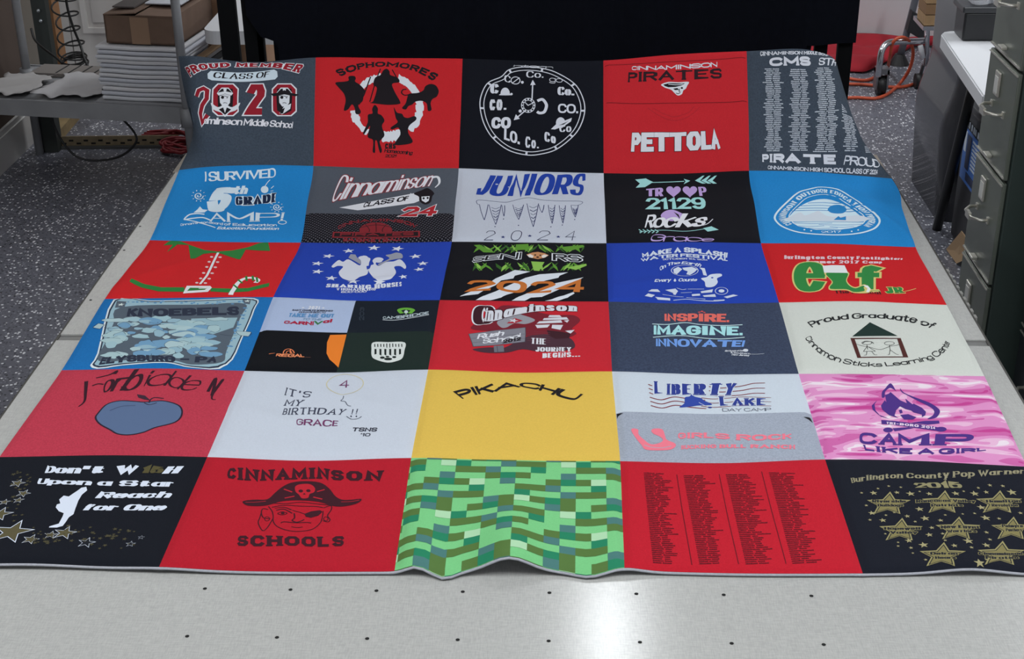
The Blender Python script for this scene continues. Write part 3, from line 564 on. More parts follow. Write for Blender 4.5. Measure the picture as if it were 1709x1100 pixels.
def _tan(K, A):
    D = np.zeros_like(A); n = len(K)
    for k in range(n):
        if k == 0: D[k] = (A[1] - A[0]) / (K[1] - K[0])
        elif k == n - 1: D[k] = (A[-1] - A[-2]) / (K[-1] - K[-2])
        else:
            h0 = K[k] - K[k - 1]; h1 = K[k + 1] - K[k]; D[k] = (h1 * (A[k] - A[k - 1]) / h0 + h0 * (A[k + 1] - A[k]) / h1) / (h0 + h1)
    return D
KU, KV = np.array(UK, float), np.array(VK, float)
def S(u, v):
    """the draped quilt: u = 0..5 across, v = 0..6 from the far hem to the near hem -> points in the room"""
    u = np.asarray(u, float); v = np.asarray(v, float); uc = np.clip(u, 0, 5); vc = np.clip(v, 0, 6)
    i, h, s = _w(KU, uc); R = []
    s2, h2 = s[:, None], h[:, None]
    for k in range(len(VK)):
        A = G[k]; D = _tan(KU, A)
        R.append((2*s2**3-3*s2**2+1)*A[i] + (s2**3-2*s2**2+s2)*h2*D[i] + (3*s2**2-2*s2**3)*A[i+1] + (s2**3-s2**2)*h2*D[i+1])
    R = np.stack(R); D = _tan(KV, R); i, h, s = _w(KV, vc); m = np.arange(len(uc)); h = h[:, None]; s = s[:, None]
    P = (2*s**3-3*s**2+1)*R[i, m] + (s**3-2*s**2+s)*h*D[i, m] + (3*s**2-2*s**3)*R[i+1, m] + (s**3-s**2)*h*D[i+1, m]
    for c, w, a in WB: P[:, 2] += a * np.exp(-((u - c) / w) ** 2 - ((6 - v) / .55) ** 2)
    for c, w, a in WY: P[:, 1] -= a * np.exp(-((u - c) / w) ** 2 - ((6 - v) / .35) ** 2)
    for cu, cv, an, L, w, a in WR:
        x = (u - cu) * math.cos(an) + (v - cv) * math.sin(an); y = -(u - cu) * math.sin(an) + (v - cv) * math.cos(an)
        P[:, 2] += a * np.exp(-(x / L * 2) ** 2 - (y / w) ** 2)
    du = np.abs(u - np.round(u)); dv = np.abs(v - np.round(v))
    P[:, 2] += .0045 * (1 - np.exp(-(du / .022) ** 2)) * (1 - np.exp(-(dv / .024) ** 2))
    return P
NG = 24                                      # cells per panel; seams get extra lines
def lines(k):
    return sorted(set([k + i / NG for i in range(NG + 1)] + [k + .012, k + .025, k + 1 - .012, k + 1 - .025]))
LU = sorted(set(round(x, 5) for k in range(5) for x in lines(k))); LV = sorted(set(round(x, 5) for k in range(6) for x in lines(k)))
AU, AV = np.array(LU), np.array(LV)
gu, gv = np.meshgrid(AU, AV); SP = S(gu.ravel(), gv.ravel()).reshape(len(AV), len(AU), 3)
tu = np.gradient(SP, AU, axis=1); tv = np.gradient(SP, AV, axis=0)
SNRM = np.cross(tu, -tv); SNRM /= np.linalg.norm(SNRM, axis=2)[..., None] + 1e-12
def on_quilt(uv, off):
    """points of the faceted quilt surface (bilinear inside a cell), lifted by off along the surface normal"""
    uv = np.asarray(uv, float); u = np.clip(uv[:, 0], 0, 5); v = np.clip(uv[:, 1], 0, 6)
    i, h, s = _w(AU, u); j, k, t = _w(AV, v); s = s[:, None]; t = t[:, None]
    bl = lambda Q: Q[j, i] * (1 - s) * (1 - t) + Q[j, i + 1] * s * (1 - t) + Q[j + 1, i] * (1 - s) * t + Q[j + 1, i + 1] * s * t
    n = bl(SNRM); return bl(SP) + n * np.asarray(off).reshape(-1, 1)
CU, CV = .336, .306                          # metres per panel, across and along

quilt = thing('patchwork_quilt', 'large patchwork quilt of colourful printed shirt panels spread over the work table', 'quilt', (0, .2, .70))
def piece(name, faces2d, material, off, label=None, parent=None):
    """faces2d: list of (polygon in quilt coordinates, material index, extra lift); cut along the quilt's cells and laid on it"""
    bm = bmesh.new(); lay = bm.verts.layers.float.new('lift')
    for poly, mi, lift in faces2d:
        vs = [bm.verts.new((p[0], p[1], 0)) for p in poly]
        for w in vs: w[lay] = lift
        try: f = bm.faces.new(vs); f.material_index = mi
        except ValueError: pass
    if len(bm.verts) == 0: bm.free(); return None
    us = [v.co.x for v in bm.verts]; vs_ = [v.co.y for v in bm.verts]
    for x in LU:
        if min(us) < x < max(us): bmesh.ops.bisect_plane(bm, geom=bm.verts[:] + bm.edges[:] + bm.faces[:], plane_co=(x, 0, 0), plane_no=(1, 0, 0), dist=1e-6)
    for y in LV:
        if min(vs_) < y < max(vs_): bmesh.ops.bisect_plane(bm, geom=bm.verts[:] + bm.edges[:] + bm.faces[:], plane_co=(0, y, 0), plane_no=(0, 1, 0), dist=1e-6)
    uv = np.array([(v.co.x, v.co.y) for v in bm.verts]); lf = np.array([v[lay] for v in bm.verts])
    Q = on_quilt(uv, off + lf)
    for v, q in zip(bm.verts, Q): v.co = q
    for f in bm.faces:
        f.smooth = True
        f.normal_update()
        a = f.normal
        if a.z < 0 and a.y > 0 or (a.z < -.2): f.normal_flip()
    me = bpy.data.meshes.new(name); bm.to_mesh(me); bm.free()
    for m in material: me.materials.append(m)
    o = bpy.data.objects.new(name, me); COL.objects.link(o)
    if parent is None: put(o, quilt)
    else: o.parent = parent
    if label: o['label'] = label
    return o
# backing fleece: a layer under the panels with a rolled rim all round
bm = bmesh.new()
ring = [(u, 6.0) for u in LU] + [(5.0, v) for v in reversed(LV[:-1])] + [(u, 0.0) for u in reversed(LU[:-1])] + [(0.0, v) for v in LV[1:-1]]
ringo = on_quilt(ring, 0.0); c0 = np.array(ring) - np.array([2.5, 3.0])
cols = []
ix = {round(x, 5): i for i, x in enumerate(LU)}; iy = {round(x, 5): i for i, x in enumerate(LV)}
for (u, v), P in zip(ring, ringo):
    i, j = ix[round(u, 5)], iy[round(v, 5)]
    d = np.zeros(3)
    if v == 6.0: d += tv[j, i] / np.linalg.norm(tv[j, i])
    if v == 0.0: d -= tv[j, i] / np.linalg.norm(tv[j, i])
    if u == 5.0: d += tu[j, i] / np.linalg.norm(tu[j, i])
    if u == 0.0: d -= tu[j, i] / np.linalg.norm(tu[j, i])
    d /= np.linalg.norm(d) + 1e-9; n = SNRM[j, i]
    cols.append([bm.verts.new(P + d * a + n * b) for a, b in (((-.006, -.0008), (.0005, -.0005), (.0022, -.0012), (.0028, -.0026), (.0020, -.0040), (-.004, -.0046)) if v == 6.0 else ((-.006, -.0012), (-.0012, -.0012), (-.001, -.002), (-.001, -.003), (-.001, -.004), (-.004, -.0046)))])
for a, b in zip(cols, cols[1:] + cols[:1]):
    for k in range(5):
        f = bm.faces.new((a[k], a[k + 1], b[k + 1], b[k])); f.smooth = True
gb = {}
for j in range(0, len(AV), 1):
    for i in range(0, len(AU), 1): gb[j, i] = bm.verts.new(SP[j, i] - SNRM[j, i] * .0044)
for j in range(len(AV) - 1):
    for i in range(len(AU) - 1): bm.faces.new((gb[j, i], gb[j, i + 1], gb[j + 1, i + 1], gb[j + 1, i])).smooth = True
bmesh.ops.recalc_face_normals(bm, faces=bm.faces[:])
o = put(finish('backing', bm, cloth((178, 180, 188), .08, 250)), quilt); o['label'] = 'pale grey fleece backing showing as a rim along the hem'

# 2D drawing helpers; all coordinates are quilt coordinates (u, v)
STEP = 0.000005
class Art:
    def __init__(self, lift=0.0): self.faces = []; self.mats = []; self.lift = lift
    def mi(self, rgb):
        m = ink(tuple(rgb))
        if m not in self.mats: self.mats.append(m)
        return self.mats.index(m)
    def poly(self, rgb, loops):
        k = self.mi(rgb); self.lift += STEP
        vl = [[Vector((p[0] * CU, p[1] * CV, 0)) for p in lp] for lp in loops]; flat = [p for lp in loops for p in lp]
        for t in tessellate_polygon(vl):
            a, b, c = (flat[x] for x in t)
            if abs((b[0]-a[0])*(c[1]-a[1])-(b[1]-a[1])*(c[0]-a[0])) > 1e-9: self.faces.append(((a, b, c), k, self.lift))
    def quads(self, rgb, qs):
        k = self.mi(rgb); self.lift += STEP
        for q in qs: self.faces.append((q, k, self.lift))
    def stroke(self, rgb, w, pts, closed=False, smooth=False, w2=None):
        P = [(p[0] * CU, p[1] * CV) for p in pts]
        if smooth: P = [(p.x, p.y) for p in catmull([(a, b, 0) for a, b in P], 6, closed)]
        for q in ribbon(P, w, closed, w2=w2): self.quads(rgb, [[(x / CU, y / CV) for x, y in q]])
def ribbon(P, w, closed=False, nib=None, w2=None, raw=False):
    """quads along a polyline, mitred joints; nib = (angle, thin share) for pen contrast; w2 = width at the far end"""
    P = [p for i, p in enumerate(P) if i == 0 or math.hypot(p[0] - P[i-1][0], p[1] - P[i-1][1]) > 1e-9]
    if closed and math.hypot(P[0][0] - P[-1][0], P[0][1] - P[-1][1]) < 1e-9: P = P[:-1]
    n = len(P)
    if n < 2: return []
    def wid(i, d):
        ww = w if w2 is None else w + (w2 - w) * i / max(1, n - 1)
        if nib: a = math.atan2(d[1], d[0]) - nib[0]; ww *= nib[1] + (1 - nib[1]) * abs(math.sin(a))
        return ww / 2
    L, R = [], []
    for i in range(n):
        a = P[i - 1] if (i or closed) else None; b = P[(i + 1) % n] if (i < n - 1 or closed) else None
        ds = []
        if a is not None: l = math.hypot(P[i][0] - a[0], P[i][1] - a[1]); ds.append(((P[i][0] - a[0]) / l, (P[i][1] - a[1]) / l))
        if b is not None: l = math.hypot(b[0] - P[i][0], b[1] - P[i][1]); ds.append(((b[0] - P[i][0]) / l, (b[1] - P[i][1]) / l))
        if len(ds) == 1: nx_, ny_ = -ds[0][1], ds[0][0]; m = wid(i, ds[0])
        else:
            tx, ty = ds[0][0] + ds[1][0], ds[0][1] + ds[1][1]; l = math.hypot(tx, ty)
            if l < .25: tx, ty, l = ds[1][0], ds[1][1], 1.0; 
            tx, ty = tx / l, ty / l; nx_, ny_ = -ty, tx; cs = max(.5, nx_ * -ds[1][1] + ny_ * ds[1][0]); m = max(wid(i, ds[0]), wid(i, ds[1])) / cs
        L.append((P[i][0] + nx_ * m, P[i][1] + ny_ * m)); R.append((P[i][0] - nx_ * m, P[i][1] - ny_ * m))
    return [(L[i], L[(i + 1) % n], R[(i + 1) % n], R[i]) for i in range(n if closed else n - 1)]
# own stroke alphabet: width, strokes on a 10 x 10 field ('c' closes a loop)
GLYPHS = {}
for _l in '''A .8 0,0 5,10 10,0|2,3.5 8,3.5
B .7 0,0 0,10 6.5,10 9.3,8.8 9.3,6.4 6.8,5.3 0,5.3|6.8,5.3 10,4 10,1.3 7.2,0 0,0
C .75 10,8 7.8,10 2.5,10 0,7.5 0,2.5 2.5,0 7.8,0 10,2
D .75 0,0 0,10 6,10 10,7.5 10,2.5 6,0 0,0
E .62 10,10 0,10 0,0 10,0|0,5.2 8,5.2
F .6 10,10 0,10 0,0|0,5.2 8,5.2
G .78 10,8 7.8,10 2.5,10 0,7.5 0,2.5 2.5,0 7.8,0 10,2 10,4.8 6,4.8
H .75 0,0 0,10|10,0 10,10|0,5.2 10,5.2
I .12 5,0 5,10
J .55 10,10 10,2.5 7.5,0 2.5,0 0,2.5
K .72 0,0 0,10|10,10 0,4.2|3.5,6.2 10,0
L .58 0,10 0,0 10,0
M .95 0,0 0,10 5,3 10,10 10,0
N .78 0,0 0,10 10,0 10,10
O .8 2.5,0 7.5,0 10,2.5 10,7.5 7.5,10 2.5,10 0,7.5 0,2.5c
P .68 0,0 0,10 7.5,10 10,8.4 10,6.2 7.5,4.6 0,4.6
Q .8 2.5,0 7.5,0 10,2.5 10,7.5 7.5,10 2.5,10 0,7.5 0,2.5c|6,3 10,-.5
R .7 0,0 0,10 7.5,10 10,8.5 10,6.4 7.5,4.9 0,4.9|5.5,4.7 10,0
S .7 10,8.2 8,10 2,10 0,8.4 0,6.8 2,5.4 8,4.7 10,3.3 10,1.6 8,0 2,0 0,1.8
T .78 0,10 10,10|5,10 5,0
U .75 0,10 0,2.5 2.5,0 7.5,0 10,2.5 10,10
V .78 0,10 5,0 10,10
W 1.1 0,10 2.7,0 5,8 7.3,0 10,10
X .75 0,0 10,10|0,10 10,0
Y .75 0,10 5,5 10,10|5,5 5,0
Z .7 0,10 10,10 0,0 10,0
0 .7 2.5,0 7.5,0 10,2.5 10,7.5 7.5,10 2.5,10 0,7.5 0,2.5c
1 .25 0,8 8,10 8,0
2 .65 0,8 2,10 8,10 10,8.2 10,6.3 0,0 10,0
3 .62 0,8.4 2,10 8,10 10,8.4 10,6.6 8,5.3 4,5.3|8,5.3 10,4 10,1.6 8,0 2,0 0,1.6
4 .72 7.5,0 7.5,10 0,3 10,3
5 .65 9.5,10 1,10 .5,5.6 7.5,6 10,4.4 10,1.8 7.8,0 2,0 0,1.6
6 .66 9,9 7,10 2.5,10 0,7.5 0,2.5 2.5,0 7.5,0 10,2 10,4 7.5,5.8 2.5,5.8 0,4.5
7 .62 0,10 10,10 3.5,0
8 .66 2.5,5.3 7.5,5.3 9.5,6.8 9.5,8.6 7.5,10 2.5,10 .5,8.6 .5,6.8c|2.5,0 7.5,0 10,1.6 10,3.8 7.5,5.3 2.5,5.3 0,3.8 0,1.6c
9 .66 1,1 3,0 7.5,0 10,2.5 10,7.5 7.5,10 2.5,10 0,8 0,6 2.5,4.2 7.5,4.2 10,5.5
a .6 9.5,1.5 7,0 2.5,0 0,2 0,4.8 2.5,6.8 7,6.8 9.5,5.2|9.7,6.8 9.7,0
b .62 0,10 0,0|0,1.5 2.5,0 7,0 10,2 10,4.8 7,6.8 2.5,6.8 0,5.2
c .58 9.5,5.3 7,6.8 2.5,6.8 0,4.8 0,2 2.5,0 7,0 9.5,1.5
d .62 10,10 10,0|10,1.5 7.5,0 3,0 0,2 0,4.8 3,6.8 7.5,6.8 10,5.2
e .6 .4,3.6 10,3.6 10,4.8 7.5,6.8 2.5,6.8 0,4.8 0,2 2.5,0 7.5,0 9.5,1.3
f .42 10,9.6 7,10 4,8.6 4,0|0,6.6 9,6.6
g .6 9.5,1.5 7,0 2.5,0 0,2 0,4.8 2.5,6.8 7,6.8 9.5,5.2|9.7,6.8 9.7,-1.5 7,-3 2,-3 0,-2
h .58 0,10 0,0|0,4.8 3,6.8 7.5,6.8 10,4.8 10,0
i .1 5,0 5,6.8|5,8.6 5,9.6
j .3 6,6.8 6,-1.8 3,-3 0,-2.6|6,8.6 6,9.8
k .55 0,0 0,10|9,6.8 0,2.6|3.5,4 10,0
l .1 5,0 5,10
m .95 0,0 0,6.8|0,4.8 1.5,6.8 4,6.8 5,5.2 5,0|5,5.2 6.5,6.8 9,6.8 10,5.2 10,0
n .58 0,0 0,6.8|0,4.8 3,6.8 7.5,6.8 10,4.8 10,0
o .62 2.5,0 7.5,0 10,2 10,4.8 7.5,6.8 2.5,6.8 0,4.8 0,2c
p .62 0,6.8 0,-3|0,1.5 2.5,0 7,0 10,2 10,4.8 7,6.8 2.5,6.8 0,5.2
r .42 0,0 0,6.8|0,4.6 4,6.8 10,6.6
s .52 9.5,5.4 7.5,6.8 2.5,6.8 .5,5.4 2,3.9 8,3 9.8,1.6 7.5,0 2,0 0,1.3
t .42 4,9 4,1.3 6.5,0 10,.5|0,6.6 9,6.6
u .58 0,6.8 0,2 2.5,0 7,0 10,2|10,6.8 10,0
v .58 0,6.8 5,0 10,6.8
w .9 0,6.8 2.6,0 5,5.5 7.4,0 10,6.8
x .58 0,0 10,6.8|0,6.8 10,0
y .58 0,6.8 5,0|10,6.8 3,-3
z .52 0,6.8 10,6.8 0,0 10,0
. .08 5,0 5,.6
, .08 5,.6 3,-1.6
' .1 5,10 4,7.2
! .08 5,10 5,3|5,0 5,.6
- .35 0,4.8 10,4.8
& .7 10,0 2,8 3,10 6,10 7,8 1,3.4 1,1 3,0 6,0 10,4'''.split('\n'):
    _c, _w_, _s = _l.split(' ', 2); GLYPHS[_c] = (float(_w_), _s.split('|'))

STY = { # weight, curves smooth, slab serif length, nib (angle, thin), slant, gap as a share of the weight
 'sans': (.19, 1, 0, None, 0, 1.0), 'bold': (.27, 1, 0, None, 0, 1.0), 'block': (.25, 0, .13, None, 0, .98), 'blocks': (.24, 0, 0, None, 0, 1.0), 'slab': (.30, 1, .12, None, 0, .98),
 'deco': (.40, 1, 0, (0, .18), 0, .95), 'decoi': (.40, 1, 0, (0, .18), .22, .95), 'serif': (.20, 1, .07, (0, .35), 0, 1.0), 'hand': (.10, 1, 0, None, .05, 1.2), 'brush': (.20, 1, 0, (.6, .4), .22, .62),
 'thin': (.07, 1, 0, None, 0, 1.6), 'ital': (.2, 1, 0, None, .25, .95), 'cond': (.25, 0, 0, None, 0, .95), 'stencil': (.26, 0, .08, (0, .55), 0, .95), 'serifh': (.10, 1, .10, None, .08, 1.2),
}
def layout(s, style, K, wt, serif, gap):
    """strokes of a line of writing at cap height 1, spread to the width K; thins the pen when the line is tight"""
    gs = [GLYPHS.get(ch, GLYPHS['-']) for ch in s if ch != ' ']; sw = sum(g[0] for g in gs); ns = s.count(' '); n = len(gs)
    for _ in range(14):
        g = wt * gap + .02 + serif * .85; e = wt / 2 + serif * .8
        k = (K - 2 * e - (n - 1 - ns) * g - ns * (g * 1.2 + .3 * min(1, K / n))) / sw
        if k > .30 and k * .72 > wt * (1.3 if s != s.upper() else 1.1): break
        wt *= .91; serif *= .91
    k = max(k, .2); x = 0; out = []; fresh = True
    for ch in s:
        if ch == ' ': x += g * 1.2 + .3 * min(1, K / n) - g; continue
        w, strokes = GLYPHS.get(ch, GLYPHS['-'])
        for st in strokes:
            cl = st.endswith('c'); pts = [tuple(float(a) / 10 for a in t.split(',')) for t in st.rstrip('c').split()]
            out.append(([(x + px * w * k, py) for px, py in pts], cl))
        x += w * k + g
    return out, x - g + 2 * e, wt, serif, e
def text(art, rgb, s, bot, top, style='sans', weight=None, slant=None, grow=0.0):
    """write s between a lower and an upper guide line (lists of (u, v)), following both"""
    wt, smooth, serif, nib, sl, gap = STY[style]
    if weight: wt = weight
    if slant is not None: sl = slant
    def seglen(g): return sum(math.hypot((b[0]-a[0]) * CU, (b[1]-a[1]) * CV) for a, b in zip(g, g[1:]))
    def at(g, t):
        if len(g) == 2: return (g[0][0] + (g[1][0]-g[0][0]) * t, g[0][1] + (g[1][1]-g[0][1]) * t)
        n = len(g) - 1; k = min(int(max(0, t) * n), n - 1); f = t * n - k
        a, b, c, d = g[max(k-1, 0)], g[k], g[k+1], g[min(k+2, n)]
        return tuple(.5*((2*b[i])+(c[i]-a[i])*f+(2*a[i]-5*b[i]+4*c[i]-d[i])*f*f+(3*b[i]-a[i]-3*c[i]+d[i])*f**3) for i in (0, 1))
    Lb = (seglen(bot) + seglen(top)) / 2; hm = sum(math.hypot((a[0]-b[0]) * CU, (a[1]-b[1]) * CV) for a, b in ((bot[0], top[0]), (bot[-1], top[-1]), (bot[len(bot)//2], top[len(top)//2]))) / 3
    K = Lb / max(hm, 1e-6); strokes, K, wt, serif, e = layout(s, style, K, wt, serif, gap)
    def mp(p):
        x, y = p; x += sl * (y - .5); t = (x + e) / K; a, b = at(bot, t), at(top, t); yy = y
        return (a[0] + (b[0]-a[0]) * yy, a[1] + (b[1]-a[1]) * yy)
    gl = wt * gap + .02 + serif * .85 - wt; hw = wt / 2; base = art.lift; lev = 0; qs = {0: [], 1: [], 2: [], 3: [], 4: []}
    for pts, cl in strokes:
        P = [(x, hw + y * (1 - 2 * hw)) for x, y in pts]
        if smooth and len(P) > 2:
            # keep hard corners: only smooth through obtuse turns
            runs = [[P[0]]]
            for i in range(1, len(P)):
                runs[-1].append(P[i])
                if i < len(P) - 1:
                    a, b, c = P[i-1], P[i], P[i+1]; d1 = (b[0]-a[0], b[1]-a[1]); d2 = (c[0]-b[0], c[1]-b[1])
                    cs = (d1[0]*d2[0]+d1[1]*d2[1]) / (math.hypot(*d1) * math.hypot(*d2) + 1e-9)
                    if cs < .2: runs.append([P[i]])
            if cl: P = [(p.x, p.y) for p in catmull([(a, b, 0) for a, b in P], 4, True)]; rr = [P]
            else: rr = [[(p.x, p.y) for p in catmull([(a, b, 0) for a, b in r], 4)] if len(r) > 2 else r for r in runs]; rr = [sum([r if i == 0 else r[1:] for i, r in enumerate(rr)], [])]
        else: rr = [P]
        for r in rr:
            q = ribbon(r, wt + grow, cl, nib)
            qs[lev % 5] += q; lev += 1
            if not cl and not serif and grow: pass
            if serif and not cl:
                for pnt, nxt in ((r[0], r[1]), (r[-1], r[-2])):
                    yo = (pnt[1] - hw) / (1 - 2 * hw)
                    if abs(pnt[0]-nxt[0]) < .6 * abs(pnt[1]-nxt[1]) and (yo > .97 or abs(yo) < .02 or abs(yo - .68) < .015 or abs(yo + .3) < .02) and math.hypot(r[0][0]-r[-1][0], r[0][1]-r[-1][1]) > .3:        # vertical-ish stem: a bar across its end
                        up = 1 if pnt[1] > nxt[1] else -1; yb = pnt[1] + up * hw; th = wt * .55 if style != 'serif' and style != 'serifh' else .08
                        hs = hw * (1 if nib else 1) + min(serif, gl * .45); qs[lev % 5].append(((pnt[0]-hs-grow/2, yb+up*grow/2), (pnt[0]+hs+grow/2, yb+up*grow/2), (pnt[0]+hs+grow/2, yb-up*th), (pnt[0]-hs-grow/2, yb-up*th))); lev += 1
                        continue
                    d = (pnt[0]-nxt[0], pnt[1]-nxt[1]); l = math.hypot(*d); ext = hw * .6
                    if l > 1e-9: qs[lev % 5] += ribbon([pnt, (pnt[0] + d[0]/l*ext, pnt[1] + d[1]/l*ext)], wt + grow, False, nib); lev += 1
            if not cl and not serif:                                        # square off the free ends
                for pnt, nxt in ((r[0], r[1]), (r[-1], r[-2])):
                    d = (pnt[0]-nxt[0], pnt[1]-nxt[1]); l = math.hypot(*d); ext = (hw if style not in ('deco', 'decoi') else hw * .5) + grow / 2
                    if l > 1e-9: qs[lev % 5] += ribbon([pnt, (pnt[0] + d[0]/l*ext, pnt[1] + d[1]/l*ext)], wt + grow, False, nib); lev += 1
    for l in range(5):
        if qs[l]: art.quads(rgb, [[mp(p) for p in q] for q in qs[l]])
def star_pts(u, v, r, rot=0.0, k=.4, sx=1.0):
    return [(u + sx * r * (1 if i % 2 == 0 else k) * math.sin(rot + i * math.pi / 5) / CU, v - r * (1 if i % 2 == 0 else k) * math.cos(rot + i * math.pi / 5) / CV) for i in range(10)]
def tiny_lines(art, rgb, q, n, align, seed, hgt=.62, fill=.85):
    """a column of n unreadably small printed names filling the quadrilateral q (tl, tr, br, bl)"""
    r = random.Random(seed); qs = []
    def mp(x, y): 
        a = [q[0][i] + (q[1][i]-q[0][i]) * x for i in (0, 1)]; b = [q[3][i] + (q[2][i]-q[3][i]) * x for i in (0, 1)]; return (a[0] + (b[0]-a[0]) * y, a[1] + (b[1]-a[1]) * y)
    for i in range(n):
        wd = min(1, r.choice((.55, .62, .68, .74, .8, .7, .66, .95)) + r.uniform(-.06, .06)); x0 = 0 if align == 'l' else (1 - wd) / 2
        y = (i + .5) / n; h = hgt / n / 2; gapx = x0 + wd * r.uniform(.38, .6); x = x0
        while x < x0 + wd:
            lw = r.uniform(.030, .052)
            if not (gapx < x < gapx + .045): hh = h * r.choice((1, .75, .75, .85)); qs.append([mp(x, y + h), mp(x + lw * fill, y + h), mp(x + lw * fill, y + h - 2 * hh), mp(x, y + h - 2 * hh)])
            x += lw
    art.quads(rgb, qs)
# panels: (row, column) -> list of (rectangle in panel coordinates, colour, heather, label)
def camo_cloth():
    m = cloth((214, 128, 186), 0, 1); m = m.copy(); m.name = 'pink_camouflage'; nt = m.node_tree; b = nt.nodes['Principled BSDF']
    tc = nt.nodes.new('ShaderNodeTexCoord'); mp = nt.nodes.new('ShaderNodeMapping'); mp.inputs['Scale'].default_value = (7, 26, 7); nt.links.new(tc.outputs['Object'], mp.inputs[0])
    n = nt.nodes.new('ShaderNodeTexNoise'); n.inputs['Scale'].default_value = 1.0; n.inputs['Detail'].default_value = 1.2; n.inputs['Distortion'].default_value = 1.4; nt.links.new(mp.outputs[0], n.inputs['Vector'])
    r = nt.nodes.new('ShaderNodeValToRGB'); r.color_ramp.interpolation = 'CONSTANT'
    cols = [(0, (196, 70, 146)), (.36, (206, 104, 168)), (.44, (222, 146, 196)), (.545, (232, 184, 214)), (.61, (238, 222, 232)), (.66, (226, 160, 200)), (.72, (200, 84, 152))]
    e = r.color_ramp.elements; e[0].position = 0; e[0].color = lin(cols[0][1]); e[1].position = cols[1][0]; e[1].color = lin(cols[1][1])
    for p, c in cols[2:]: x = e.new(p); x.color = lin(c)
    nt.links.new(n.outputs['Fac'], r.inputs[0]); nt.links.new(r.outputs[0], b.inputs['Base Color']); return m
def net_cloth():
    m = cloth((20, 20, 26), 0, 1); m = m.copy(); m.name = 'jersey_net'; nt = m.node_tree; b = nt.nodes['Principled BSDF']
    tc = nt.nodes.new('ShaderNodeTexCoord'); mp = nt.nodes.new('ShaderNodeMapping'); mp.inputs['Scale'].default_value = (170, 105, 105); mp.inputs['Rotation'].default_value = (0, 0, .5); nt.links.new(tc.outputs['Object'], mp.inputs[0])
    v = nt.nodes.new('ShaderNodeTexVoronoi'); v.inputs['Randomness'].default_value = .0; v.inputs['Scale'].default_value = 1; v.voronoi_dimensions = '2D'; nt.links.new(mp.outputs[0], v.inputs['Vector'])
    l = nt.nodes.new('ShaderNodeMath'); l.operation = 'LESS_THAN'; l.inputs[1].default_value = .27; nt.links.new(v.outputs['Distance'], l.inputs[0])
    mx = nt.nodes.new('ShaderNodeMix'); mx.data_type = 'RGBA'; mx.inputs['A'].default_value = lin((20, 20, 26)); mx.inputs['B'].default_value = lin((92, 90, 100)); nt.links.new(l.outputs[0], mx.inputs['Factor'])
    nt.links.new(mx.outputs['Result'], b.inputs['Base Color']); return m
SPECIAL = {'camo': camo_cloth, 'net': net_cloth}
F_ = (0, 0, 1, 1)
BLK, RED, ROY = (20, 22, 29), (196, 34, 44), (36, 66, 170)
